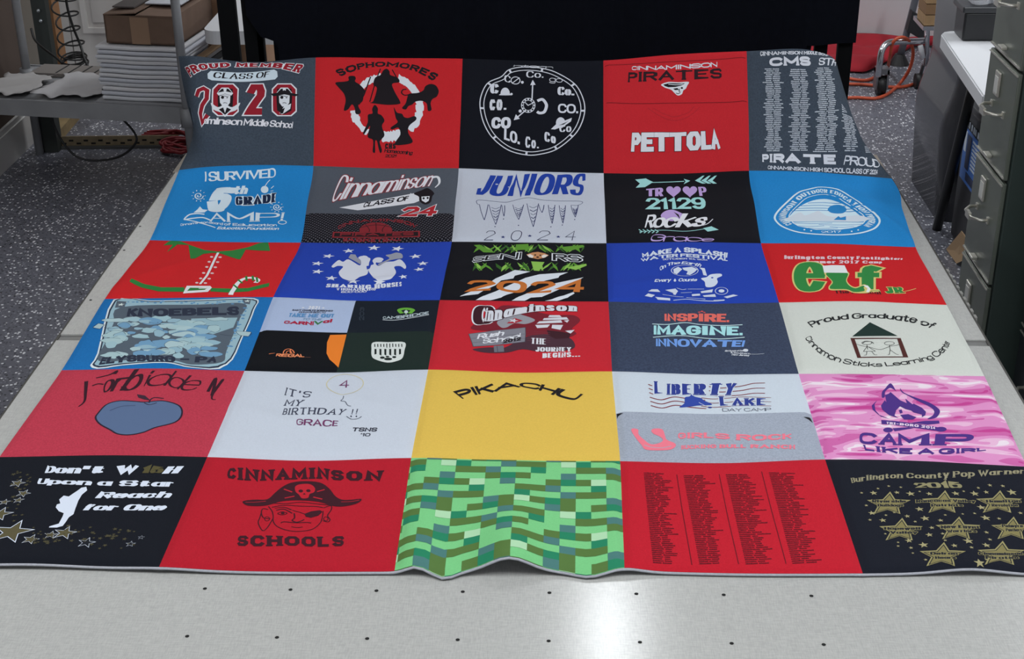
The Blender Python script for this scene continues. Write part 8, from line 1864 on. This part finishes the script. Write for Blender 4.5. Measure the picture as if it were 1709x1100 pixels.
  ('*',(74,70,50),[(450,484,250,0.09),(474,569,249,0.46),(1251,1637,225,0.49),(1464,1710,426,0.47),(1443,1539,227,0.39),(868,1567,229,0.34),(1209,1471,256,0.61),(765,1443,262,0.15),(1179,1503,311,0.86),(911,1552,227,0.53),(1092,1531,256,0.31),(1020,1518,227,0.81),(1597,1445,233,0.3),(314,607,342,0.83),(935,1578,426,0.12),(1616,1750,257,0.3),(460,701,278,0.57),(918,1638,426,0.41),(419,1063,242,0.09),(421,717,464,0.71),(850,1649,428,0.66),(375,680,340,0),(975,1605,226,0.88),(1524,1548,314,0.97),(840,1551,257,0.5),(946,1683,421,0.65),(1275,1656,224,0.72),(1132,1550,255,0.05),(290,354,251,0.66),(1279,1624,253,0.5),(1119,1534,311,0.61),(1463,1551,429,0.22),(553,1314,327,0.81),(1062,1543,313,0.78),(444,554,344,0.38),(1660,1674,260,0.29),(1530,1443,316,0.82),(1062,1405,432,0.2),(1259,1623,422,0.73),(352,471,344,0.99),(456,628,464,0.24),(405,858,459,0.25),(1336,1595,255,0.37),(1480,1432,431,0.92),(929,1683,254,0.69),(517,1212,329,0.93),(541,1210,239,0.32),(593,1207,327,0.99),(301,387,346,0.22),(1709,1688,316,0.43),(442,507,250,0.1),(343,530,280,0.11),(506,1086,272,0.56),(1606,1597,431,0.11),(882,1695,254,0.33),(967,1710,421,0.06),(1301,1505,427,0.58),(1611,1462,436,0.87),(1498,1555,429,0.83),(1053,1660,309,0.81),(1159,1656,420,0.12),(832,1676,312,0.51),(325,379,283,0.83),(493,808,275,0.77),(1258,1418,313,1),(497,1009,333,0.11),(847,1514,259,0.65),(1345,1701,422,0.37),(794,1539,259,0.93),(1431,1763,309,0.48),(963,1682,253,0.65),(1493,1523,315,0.45),(430,852,245,0.5),(1063,1480,228,0.36),(1178,1501,255,0.78),(814,1616,314,0.22),(1026,1641,226,0.01),(1528,1487,316,0.31),(1456,1550,315,0.01),(1052,1482,227,0.41),(788,1639,257,0.48),(1439,1555,429,0.91),(939,1684,311,0.94),(856,1709,426,0.69),(271,414,472,0.32),(439,1169,331,0.26),(1322,1521,256,0.19),(1392,1597,427,0.16),(1022,1676,421,0.91),(1658,1468,262,0.62),(994,1634,253,0.56),(1141,1473,256,0.34),(405,427,344,0.99),(421,945,244,0.92),(1497,1592,429,0.41)])]),
 ((5,1,0),'lettering',None,[
  ('T',(58,18,30),'CINNAMINSON',['d',270,439,413,475,599,472,781,442,965,423,1150,412,1326,449,1544,474,1759,482],['d',255,269,368,234,563,263,747,230,934,209,1120,191,1303,253,1524,287,1771,286],'block',0.25,None,[]),
  ('T',(58,18,30),'SCHOOLS',['d',590,1639,811,1639,1071,1620,1310,1641,1531,1630],['d',573,1475,780,1454,1047,1462,1287,1469,1523,1464],'block',0.25,None,[])]),
 ((5,1,0),'emblem','black pirate head with hat, bandana and eyepatch',[
  ('C',(58,18,30),[[508,878,538,848,618,827,727,812,778,690,830,573,903,489,1027,457,1174,488,1273,602,1347,747,1419,820,1510,825,1599,816,1572,891,1467,940,1356,936,1207,853,1036,823,872,841,746,922,639,945,554,935]]),
  ('S',(182,28,44),0.00116,['d',537,881,626,874,720,848],0,1,None),
  ('S',(182,28,44),0.00118,['d',1416,861,1500,860,1581,837],0,1,None),
  ('C',(182,28,44),[[950,569,986,521,1078,515,1138,591,1141,669,1104,705,1099,773,1045,784,1007,716,968,660]]),
  ('P',(58,18,30),[[1035,648,1035,660,1030,670,1023,676,1013,676,1004,670,997,660,993,648,993,636,998,626,1005,620,1015,620,1024,625,1031,635]]),
  ('P',(58,18,30),[[1105,642,1105,655,1100,665,1092,670,1083,670,1074,664,1066,654,1063,642,1063,630,1067,620,1075,614,1085,614,1094,620,1101,630]]),
  ('P',(58,18,30),[[1051,682,1042,716,1071,716]]),
  ('S',(182,28,44),0.00259,['d',851,615,937,669],0,0,None),
  ('S',(182,28,44),0.00261,['d',1234,623,1168,661],0,0,None),
  ('S',(182,28,44),0.00257,['d',884,784,969,745],0,0,None),
  ('S',(182,28,44),0.00259,['d',1235,804,1146,762],0,0,None),
  ('S',(58,18,30),0.00162,['d',752,874,893,887,1041,857,1184,886,1326,918],0,1,None),
  ('S',(58,18,30),0.00156,['d',760,943,804,1023,828,1103,847,1210,902,1301,1006,1364,1115,1376,1217,1338,1270,1234,1277,1128,1270,1020],0,1,None),
  ('S',(58,18,30),0.00162,['d',793,955,911,914,1051,929,1190,936,1262,959],0,1,None),
  ('S',(58,18,30),0.00115,['d',823,973,903,953,978,995],0,1,0.00207),
  ('S',(58,18,30),0.00207,['d',842,1008,908,986,994,1058],0,1,None),
  ('S',(58,18,30),0.00137,['d',865,1061,901,1033,947,1059,917,1089,879,1080],1,1,None),
  ('P',(58,18,30),[[925,1059,924,1068,921,1074,915,1078,908,1078,900,1075,895,1069,892,1060,892,1052,896,1045,902,1042,909,1041,916,1045,922,1051]]),
  ('S',(58,18,30),0.00138,['d',986,1003,1068,1044,1128,1085],0,0,None),
  ('P',(58,18,30),[[1106,1071,1161,1023,1241,1005,1265,1033,1239,1100,1176,1139,1126,1120]]),
  ('S',(58,18,30),0.00204,['d',1012,1058,1027,1139,1013,1184,1052,1216,1090,1200,1119,1168],0,1,None),
  ('S',(58,18,30),0.00181,['d',919,1234,943,1212,1053,1227,1147,1221,1189,1232],0,1,None),
  ('S',(58,18,30),0.00136,['d',1023,1298,1079,1311,1124,1300],0,1,None),
  ('S',(58,18,30),0.0016,['d',765,998,718,987,713,1055,749,1148,812,1158],0,1,None),
  ('S',(58,18,30),0.00157,['d',713,1055,715,1150,717,1243,777,1371,811,1317,836,1157],0,1,None),
  ('S',(58,18,30),0.00114,['d',805,1164,805,1182,799,1196,789,1202,777,1197,767,1184,761,1166,761,1147,767,1133,777,1127,788,1132,799,1145],1,1,None),
  ('S',(58,18,30),0.00161,['d',1266,965,1327,926,1342,995,1321,1102,1350,1170,1342,1215,1292,1195],0,1,None),
  ('S',(58,18,30),0.00114,['d',1331,1161,1331,1179,1326,1191,1317,1195,1307,1191,1298,1178,1293,1160,1294,1143,1299,1130,1308,1126,1318,1131,1327,1144],1,1,None)]),
 ((5,3,0),'name_columns','columns of tiny unreadable names with divider lines',[
  ('N',(92,14,28),['d',217,260,498,273,501,1923,246,1923],50,'l',20),
  ('N',(92,14,28),['d',596,298,879,280,887,1885,637,1917],50,'l',21),
  ('N',(92,14,28),['d',1003,269,1314,278,1298,1880,1028,1905],50,'l',22),
  ('N',(92,14,28),['d',1415,257,1699,297,1685,1871,1423,1892],50,'l',23),
  ('S',(92,14,28),0.00114,['d',533,292,545,939,573,1919],0,0,None),
  ('S',(92,14,28),0.00112,['d',940,274,948,1060,967,1894],0,0,None),
  ('S',(92,14,28),0.00111,['d',1349,243,1354,989,1369,1887],0,0,None)]),
 ((5,4,0),'lettering',None,[
  ('T',(146,140,112),'Burlington County Pop Warner',['d',167,513,389,449,652,422,940,435,1240,401,1572,277,1902,203],['d',173,414,410,345,673,324,960,346,1290,221,1606,157,1934,95],'serif',0.24,None,[]),
  ('T',(140,134,98),'2015',['d',748,621,1203,593],['d',748,498,1203,470],'deco',None,None,[])]),
 ((5,4,0),'emblem','gold outlined stars carrying team names',[
  ('P',(150,142,96),[[499,670,515,815,655,835,517,933,506,1082,405,1000,262,1074,333,927,251,825,400,813]]),
  ('P',(25,28,38),[[488,709,502,833,622,850,504,934,495,1063,408,992,284,1056,346,930,275,842,403,831]]),
  ('P',(128,120,76),[[481,732,494,842,600,857,496,931,487,1044,411,982,301,1038,356,927,294,849,407,840]]),
  ('P',(150,142,96),[[1024,636,1032,786,1179,781,1027,910,1007,1072,907,997,759,1079,838,923,762,815,913,797]]),
  ('P',(25,28,38),[[1010,678,1018,808,1144,803,1014,914,996,1053,910,989,782,1060,851,925,786,833,916,817]]),
  ('P',(128,120,76),[[1002,703,1009,818,1120,814,1005,912,990,1035,914,978,800,1042,861,922,804,840,919,825]]),
  ('P',(150,142,96),[[1552,595,1566,724,1719,726,1560,842,1536,999,1431,928,1266,1030,1357,863,1276,767,1441,734]]),
  ('P',(25,28,38),[[1540,629,1551,743,1682,745,1546,846,1525,981,1435,920,1293,1007,1371,864,1301,781,1443,752]]),
  ('P',(128,120,76),[[1533,650,1542,752,1658,754,1537,843,1519,963,1439,909,1313,985,1383,859,1321,786,1446,761]]),
  ('P',(150,142,96),[[508,1149,524,1288,656,1316,526,1399,516,1540,420,1458,282,1523,351,1387,272,1288,415,1280]]),
  ('P',(25,28,38),[[498,1185,512,1305,626,1329,514,1400,505,1521,423,1451,304,1507,363,1389,296,1304,418,1298]]),
  ('P',(128,120,76),[[492,1207,504,1312,605,1333,506,1396,498,1503,425,1441,321,1491,373,1387,313,1312,421,1306]]),
  ('P',(150,142,96),[[1023,1140,1033,1284,1181,1270,1029,1401,1011,1553,911,1486,767,1556,842,1414,768,1307,915,1297]]),
  ('P',(25,28,38),[[1010,1181,1019,1305,1146,1294,1016,1406,1000,1536,914,1478,789,1540,855,1417,791,1326,917,1315]]),
  ('P',(128,120,76),[[1002,1205,1010,1314,1122,1305,1007,1404,993,1519,917,1467,806,1524,865,1414,808,1334,920,1324]]),
  ('P',(150,142,96),[[1538,1067,1541,1208,1676,1212,1532,1323,1508,1471,1416,1404,1266,1502,1352,1342,1281,1253,1429,1219]]),
  ('P',(25,28,38),[[1524,1107,1527,1228,1643,1231,1519,1326,1498,1453,1419,1396,1290,1479,1364,1343,1303,1265,1430,1237]]),
  ('P',(128,120,76),[[1515,1130,1518,1237,1621,1239,1511,1324,1493,1436,1423,1385,1309,1458,1374,1338,1321,1270,1433,1245]]),
  ('P',(150,142,96),[[771,1607,783,1750,918,1771,781,1864,777,1975,675,1913,543,1950,609,1833,535,1723,675,1733]]),
  ('P',(25,28,38),[[760,1643,770,1766,885,1788,769,1864,764,1963,678,1906,563,1940,621,1837,558,1742,678,1751]]),
  ('P',(128,120,76),[[753,1665,762,1774,863,1794,761,1859,756,1952,681,1897,578,1930,631,1836,575,1751,681,1760]]),
  ('P',(150,142,96),[[1308,1523,1317,1665,1464,1661,1311,1781,1291,1926,1185,1875,1031,1961,1110,1822,1029,1738,1192,1689]]),
  ('P',(25,28,38),[[1294,1564,1302,1685,1429,1680,1297,1785,1279,1912,1188,1866,1054,1948,1124,1821,1055,1749,1195,1706]]),
  ('P',(128,120,76),[[1286,1588,1292,1695,1405,1690,1288,1783,1272,1897,1192,1855,1071,1934,1136,1815,1074,1752,1198,1714]]),
  ('*',(160,152,112),[(227,693,309,0),(339,696,651,0),(396,614,309,0),(507,569,312,0),(558,689,498,0),(616,592,309,0),(680,714,759,0),(774,673,270,0),(855,716,580,0),(1109,687,684,0),(1197,637,279,0),(1291,669,756,0),(1353,569,315,0),(1410,634,468,0),(1476,518,406,0),(1600,513,426,0),(1656,618,843,0),(227,920,339,0),(251,1055,597,0),(371,1097,296,0),(456,1050,296,0),(558,1124,473,0),(696,1005,697,0),(212,1174,330,0),(325,1185,592,0),(706,1177,758,0),(607,1225,325,0),(726,1348,461,0),(834,1222,476,0),(901,1121,301,0),(991,1026,274,0),(1069,1084,278,0),(1186,1053,318,0),(1282,927,753,0),(1267,1123,826,0),(1390,1119,385,0),(1525,972,271,0),(1621,995,422,0),(302,1415,252,0),(481,1541,597,0),(384,1562,248,0),(590,1627,762,0),(676,1467,593,0),(795,1461,354,0),(788,1578,313,0),(844,1674,524,0),(986,1588,835,0),(985,1700,376,0),(1200,1395,436,0),(1195,1521,389,0),(1132,1634,671,0),(990,1943,830,0),(1063,1886,306,0),(555,1863,306,0),(475,1659,348,0),(372,1622,280,0),(472,1746,241,0)])]),
 ((5,4,0),'lettering',None,[
  ('T',(25,28,38),'Riverside',['d',295,873,606,882],['d',295,815,606,824],'decoi',0.4,None,[(0.22,(140,132,88))]),
  ('T',(25,28,38),'Bulldogs',['d',331,946,566,954],['d',331,889,566,897],'decoi',0.4,None,[(0.22,(140,132,88))]),
  ('T',(25,28,38),'Rancocas Valley',['d',696,891,1257,848],['d',696,830,1257,787],'decoi',0.4,None,[(0.22,(140,132,88))]),
  ('T',(25,28,38),'Patriots',['d',816,971,1117,945],['d',816,909,1117,883],'decoi',0.4,None,[(0.22,(140,132,88))]),
  ('T',(25,28,38),'Hamilton',['d',1360,829,1693,798],['d',1360,769,1693,738],'decoi',0.4,None,[(0.22,(140,132,88))]),
  ('T',(25,28,38),'Revolution',['d',1392,901,1643,877],['d',1392,840,1643,816],'decoi',0.4,None,[(0.22,(140,132,88))]),
  ('T',(25,28,38),'Hopewell',['d',309,1349,628,1374],['d',309,1295,628,1320],'decoi',0.4,None,[(0.22,(140,132,88))]),
  ('T',(25,28,38),'Valley',['d',347,1419,588,1439],['d',347,1365,588,1386],'decoi',0.4,None,[(0.22,(140,132,88))]),
  ('T',(25,28,38),'New Egypt',['d',805,1378,1163,1341],['d',805,1319,1163,1282],'decoi',0.4,None,[(0.22,(140,132,88))]),
  ('T',(25,28,38),'Warriors',['d',841,1453,1112,1424],['d',841,1394,1112,1365],'decoi',0.4,None,[(0.22,(140,132,88))]),
  ('T',(25,28,38),'Palmyra',['d',1378,1279,1572,1260],['d',1378,1221,1572,1202],'decoi',0.4,None,[(0.22,(140,132,88))]),
  ('T',(25,28,38),'Panthers',['d',1393,1349,1541,1334],['d',1393,1291,1541,1276],'decoi',0.4,None,[(0.22,(140,132,88))]),
  ('T',(25,28,38),'Delran',['d',614,1799,840,1835],['d',614,1748,840,1784],'decoi',0.4,None,[(0.22,(140,132,88))]),
  ('T',(25,28,38),'Bears',['d',638,1869,809,1898],['d',638,1820,809,1848],'decoi',0.4,None,[(0.22,(140,132,88))]),
  ('T',(25,28,38),'Cinnaminson',['d',1021,1825,1424,1750],['d',1021,1769,1424,1695],'decoi',0.4,None,[(0.22,(140,132,88))]),
  ('T',(25,28,38),'Pirates',['d',1064,1884,1370,1824],['d',1064,1828,1370,1769],'decoi',0.4,None,[(0.22,(140,132,88))])]),
 ((1,3,0),'lettering',None,[
  ('T',(186,160,216),'TR',['d',559,737,787,738],['d',569,465,801,411],'sans',0.2,None,[]),
  ('T',(186,160,216),'P',['d',1277,744,1382,751],['d',1277,411,1382,419],'sans',0.2,None,[]),
  ('T',(158,214,212),'21129',['d',551,1151,1338,1146],['d',551,805,1338,801],'sans',0.18,None,[]),
  ('T',(224,226,232),'Rocks',['d',517,1637,831,1648,1311,1615],['d',546,1300,849,1272,1367,1280],'brush',0.17,None,[]),
  ('T',(186,160,216),'Grace',['d',568,1978,958,1992,1384,1984],['d',610,1820,964,1861,1410,1922],'brush',0.17,None,[])]),
 ((5,2,0),'pixel_blocks','darker and lighter green blocks',[
  ('G',[((72,120,116),[(2.078,5,2.1489,5.0331),(2.6454,5,2.7163,5.0331),(2.4326,5.0331,2.5035,5.0934),(2.3617,5.0934,2.4326,5.1536),(2.9291,5.0934,3,5.1536),(2.1489,5.1536,2.2199,5.2139),(2.7163,5.1536,2.7872,5.2139),(2.4326,5.2139,2.5035,5.2741),(2.078,5.2741,2.1489,5.3343),(2.6454,5.2741,2.7163,5.3343),(2.1489,5.3343,2.2199,5.3946),(2.7163,5.3343,2.7872,5.3946),(2.3617,5.3946,2.4326,5.4548),(2.9291,5.3946,3,5.4548),(2.078,5.4548,2.1489,5.5151),(2.6454,5.4548,2.7163,5.5151),(2.4326,5.5151,2.5035,5.5753),(2.3617,5.5753,2.4326,5.6355),(2.9291,5.5753,3,5.6355),(2.1489,5.6355,2.2199,5.6958),(2.7163,5.6355,2.7872,5.6958),(2.4326,5.6958,2.5035,5.756),(2.078,5.756,2.1489,5.8163),(2.6454,5.756,2.7163,5.8163),(2.1489,5.8163,2.2199,5.8765),(2.7163,5.8163,2.7872,5.8765),(2.3617,5.8765,2.4326,5.9367),(2.9291,5.8765,3,5.9367),(2.078,5.9367,2.1489,5.997),(2.6454,5.9367,2.7163,5.997),(2.4326,5.997,2.5035,6)]),((84,116,58),[(2.1489,5,2.2199,5.0331),(2.2908,5,2.3617,5.0331),(2.4326,5,2.5035,5.0331),(2.7163,5,2.7872,5.0331),(2.8582,5,2.9291,5.0331),(2,5.0331,2.0071,5.0934),(2.0071,5.0331,2.078,5.0934),(2.5035,5.0331,2.5745,5.0934),(2.5745,5.0331,2.6454,5.0934),(2.2199,5.0934,2.2908,5.1536),(2.2908,5.0934,2.3617,5.1536),(2.7872,5.0934,2.8582,5.1536),(2.8582,5.0934,2.9291,5.1536),(2,5.1536,2.0071,5.2139),(2.3617,5.1536,2.4326,5.2139),(2.5035,5.1536,2.5745,5.2139),(2.9291,5.1536,3,5.2139),(2.078,5.2139,2.1489,5.2741),(2.2199,5.2139,2.2908,5.2741),(2.6454,5.2139,2.7163,5.2741),(2.7872,5.2139,2.8582,5.2741),(2,5.2741,2.0071,5.3343),(2.0071,5.2741,2.078,5.3343),(2.5035,5.2741,2.5745,5.3343),(2.5745,5.2741,2.6454,5.3343),(2.2199,5.3343,2.2908,5.3946),(2.2908,5.3343,2.3617,5.3946),(2.7872,5.3343,2.8582,5.3946),(2.8582,5.3343,2.9291,5.3946),(2.0071,5.3946,2.078,5.4548),(2.1489,5.3946,2.2199,5.4548),(2.4326,5.3946,2.5035,5.4548),(2.5745,5.3946,2.6454,5.4548),(2.7163,5.3946,2.7872,5.4548),(2.1489,5.4548,2.2199,5.5151),(2.2908,5.4548,2.3617,5.5151),(2.4326,5.4548,2.5035,5.5151),(2.7163,5.4548,2.7872,5.5151),(2.8582,5.4548,2.9291,5.5151),(2,5.5151,2.0071,5.5753),(2.0071,5.5151,2.078,5.5753),(2.5035,5.5151,2.5745,5.5753),(2.5745,5.5151,2.6454,5.5753),(2.2199,5.5753,2.2908,5.6355),(2.2908,5.5753,2.3617,5.6355),(2.7872,5.5753,2.8582,5.6355),(2.8582,5.5753,2.9291,5.6355),(2,5.6355,2.0071,5.6958),(2.3617,5.6355,2.4326,5.6958),(2.5035,5.6355,2.5745,5.6958),(2.9291,5.6355,3,5.6958),(2.078,5.6958,2.1489,5.756),(2.2199,5.6958,2.2908,5.756),(2.6454,5.6958,2.7163,5.756),(2.7872,5.6958,2.8582,5.756),(2,5.756,2.0071,5.8163),(2.0071,5.756,2.078,5.8163),(2.5035,5.756,2.5745,5.8163),(2.5745,5.756,2.6454,5.8163),(2.2199,5.8163,2.2908,5.8765),(2.2908,5.8163,2.3617,5.8765),(2.7872,5.8163,2.8582,5.8765),(2.8582,5.8163,2.9291,5.8765),(2.0071,5.8765,2.078,5.9367),(2.1489,5.8765,2.2199,5.9367),(2.4326,5.8765,2.5035,5.9367),(2.5745,5.8765,2.6454,5.9367),(2.7163,5.8765,2.7872,5.9367),(2.1489,5.9367,2.2199,5.997),(2.2908,5.9367,2.3617,5.997),(2.4326,5.9367,2.5035,5.997),(2.7163,5.9367,2.7872,5.997),(2.8582,5.9367,2.9291,5.997),(2,5.997,2.0071,6),(2.0071,5.997,2.078,6),(2.5035,5.997,2.5745,6),(2.5745,5.997,2.6454,6)]),((34,128,92),[(2.3617,5,2.4326,5.0331),(2.9291,5,3,5.0331),(2.2199,5.0331,2.2908,5.0934),(2.7872,5.0331,2.8582,5.0934),(2.0071,5.0934,2.078,5.1536),(2.5745,5.0934,2.6454,5.1536),(2.4326,5.1536,2.5035,5.2139),(2.1489,5.2139,2.2199,5.2741),(2.7163,5.2139,2.7872,5.2741),(2.2908,5.2741,2.3617,5.3343),(2.8582,5.2741,2.9291,5.3343),(2,5.3343,2.0071,5.3946),(2.5035,5.3343,2.5745,5.3946),(2.078,5.3946,2.1489,5.4548),(2.6454,5.3946,2.7163,5.4548),(2.3617,5.4548,2.4326,5.5151),(2.9291,5.4548,3,5.5151),(2.2199,5.5151,2.2908,5.5753),(2.7872,5.5151,2.8582,5.5753),(2.0071,5.5753,2.078,5.6355),(2.5745,5.5753,2.6454,5.6355),(2.4326,5.6355,2.5035,5.6958),(2.1489,5.6958,2.2199,5.756),(2.7163,5.6958,2.7872,5.756),(2.2908,5.756,2.3617,5.8163),(2.8582,5.756,2.9291,5.8163),(2,5.8163,2.0071,5.8765),(2.5035,5.8163,2.5745,5.8765),(2.078,5.8765,2.1489,5.9367),(2.6454,5.8765,2.7163,5.9367),(2.3617,5.9367,2.4326,5.997),(2.9291,5.9367,3,5.997),(2.2199,5.997,2.2908,6),(2.7872,5.997,2.8582,6)]),((172,214,172),[(2.1489,5.0331,2.2199,5.0934),(2.7163,5.0331,2.7872,5.0934),(2.2908,5.2139,2.3617,5.2741),(2.8582,5.2139,2.9291,5.2741),(2,5.3946,2.0071,5.4548),(2.5035,5.3946,2.5745,5.4548),(2.1489,5.5151,2.2199,5.5753),(2.7163,5.5151,2.7872,5.5753),(2.2908,5.6958,2.3617,5.756),(2.8582,5.6958,2.9291,5.756),(2,5.8765,2.0071,5.9367),(2.5035,5.8765,2.5745,5.9367),(2.1489,5.997,2.2199,6),(2.7163,5.997,2.7872,6)])])])]

# painted shapes of a panel are merged into one flat layer: where shapes overlap only the last one stays
def merge(faces):
    if not faces: return [], []
    from mathutils.geometry import delaunay_2d_cdt
    vs, fs, src = [], [], []
    for i, (poly, m, o) in enumerate(faces):
        P = [(p[0] * CU * 10, p[1] * CV * 10) for p in poly]
        ar = sum(a[0] * b[1] - b[0] * a[1] for a, b in zip(P, P[1:] + P[:1]))
        if abs(ar) < 1e-8: continue
        if ar < 0: P = P[::-1]
        tris = [P] if len(P) == 3 else [[P[0], P[1], P[2]], [P[0], P[2], P[3]]]
        for t in tris:
            if (t[1][0]-t[0][0])*(t[2][1]-t[0][1])-(t[1][1]-t[0][1])*(t[2][0]-t[0][0]) < 1e-9: t = t[::-1]
            if (t[1][0]-t[0][0])*(t[2][1]-t[0][1])-(t[1][1]-t[0][1])*(t[2][0]-t[0][0]) < 1e-9: continue
            n = len(vs); vs += [Vector(p) for p in t]; fs.append([n, n + 1, n + 2]); src.append(i)
    ed = [(a, b) for f in fs for a, b in ((f[0], f[1]), (f[1], f[2]), (f[2], f[0]))]; nv = len(vs)
    x0, x1 = min(v.x for v in vs), max(v.x for v in vs); y0, y1 = min(v.y for v in vs), max(v.y for v in vs)
    for x in LU:                                                           # cut along the quilt's cells as well
        if x0 < x * CU * 10 < x1: ed.append((len(vs), len(vs) + 1)); vs += [Vector((x * CU * 10, y0)), Vector((x * CU * 10, y1))]
    for y in LV:
        if y0 < y * CV * 10 < y1: ed.append((len(vs), len(vs) + 1)); vs += [Vector((x0, y * CV * 10)), Vector((x1, y * CV * 10))]
    V, E, F, ov, oe, of = delaunay_2d_cdt(vs, ed, [], 0, 1e-6)
    T = np.array([[(vs[k].x, vs[k].y) for k in f] for f in fs]); out = []
    C = np.array([[sum(V[k].x for k in f) / 3, sum(V[k].y for k in f) / 3] for f in F])
    cr = lambda a, b, p: (b[:, 0] - a[:, 0])[None] * (p[:, 1][:, None] - a[:, 1][None]) - (b[:, 1] - a[:, 1])[None] * (p[:, 0][:, None] - a[:, 0][None])
    top = np.full(len(C), -1); B = .12
    bx = ((C - (x0, y0)) // B).astype(int); bins = {}
    for i, (p, q) in enumerate(bx): bins.setdefault((p, q), []).append(i)
    lo, hi = T.min(1), T.max(1)
    for (p, q), ids in bins.items():
        cand = np.where((lo[:, 0] < x0 + (p + 1) * B) & (hi[:, 0] > x0 + p * B) & (lo[:, 1] < y0 + (q + 1) * B) & (hi[:, 1] > y0 + q * B))[0]
        if len(cand) == 0: continue
        t = T[cand]; P = C[ids]; ins = (cr(t[:, 0], t[:, 1], P) > 0) & (cr(t[:, 1], t[:, 2], P) > 0) & (cr(t[:, 2], t[:, 0], P) > 0)
        top[ids] = np.where(ins.any(1), cand[len(cand) - 1 - ins[:, ::-1].argmax(1)], -1)
    for f, t in zip(F, top):
        if t >= 0:
            i = src[t]; out.append((f, faces[i][1], faces[i][2]))
    return [(V[k].x / CU / 10, V[k].y / CV / 10) for k in range(len(V))], out
by_panel = {}
for p in PRINTS: by_panel.setdefault(p[0], []).append(p)
for key, prints in by_panel.items():
    allf = []; mats = []
    for pi, (_, name, lab, items) in enumerate(prints):
        art = Art(); r, c, k = key
        def D(a): return [(c + a[i] / 2000, r + a[i + 1] / 2000) for i in range(0, len(a), 2)]      # panel coordinates, 2000 to a panel side
        for it in items:
            it = [D(x[1:]) if isinstance(x, list) and x and x[0] == 'd' else x for x in it]
            t = it[0]
            if t == 'P': art.poly(it[1], [D(l) for l in it[2]])
            elif t == 'C': art.poly(it[1], [[(p.x, p.y) for p in catmull([(a, b, 0) for a, b in D(l)], 4, True)] for l in it[2]])
            elif t == 'S': art.stroke(it[1], it[2], it[3], it[4], it[5], it[6])
            elif t == 'T':
                rgb, s, bot, top, style, weight, slant, outl = it[1:]
                for g, orgb in outl: text(art, orgb, s, bot, top, style, weight, slant, g)
                text(art, rgb, s, bot, top, style, weight, slant)
            elif t == 'N': tiny_lines(art, *it[1:])
            elif t == '*':
                for q in it[2]: art.poly(it[1], [star_pts(c + q[0] / 2000, r + q[1] / 2000, q[2] / 1e5, q[3])])
            elif t == 'G':                                                    # grid of coloured blocks
                for rgb, rects in it[1]: art.quads(rgb, [[(a, b), (cc, b), (cc, d), (a, d)] for a, b, cc, d in rects])
        allf += [(f[0], f[1], pi) for f in art.faces]; mats.append(art.mats)
    tiny = {pi for pi, p in enumerate(prints) if p[1] == 'name_columns'}                    # nothing overlaps in these
    V, flat = merge([f for f in allf if f[2] not in tiny])
    for pi, (_, name, lab, items) in enumerate(prints):
        if pi in tiny: piece(name, [(f[0], f[1], 0.0) for f in allf if f[2] == pi], mats[pi], .0004, lab, PANEL[key]); continue
        mine = [f for f in flat if f[2] == pi]; used = sorted({k for f in mine for k in f[0]}); ren = {k: i for i, k in enumerate(used)}
        me = bpy.data.meshes.new(name); me.from_pydata([tuple(p) for p in on_quilt([V[k] for k in used], np.full(len(used), .0004))], [], [[ren[k] for k in f[0]][::-1] for f in mine])
        for i, p in enumerate(me.polygons): p.material_index = mine[i][1]; p.use_smooth = True
        for m in mats[pi]: me.materials.append(m)
        o = bpy.data.objects.new(name, me); COL.objects.link(o); o.parent = PANEL[key]
        if lab: o['label'] = lab
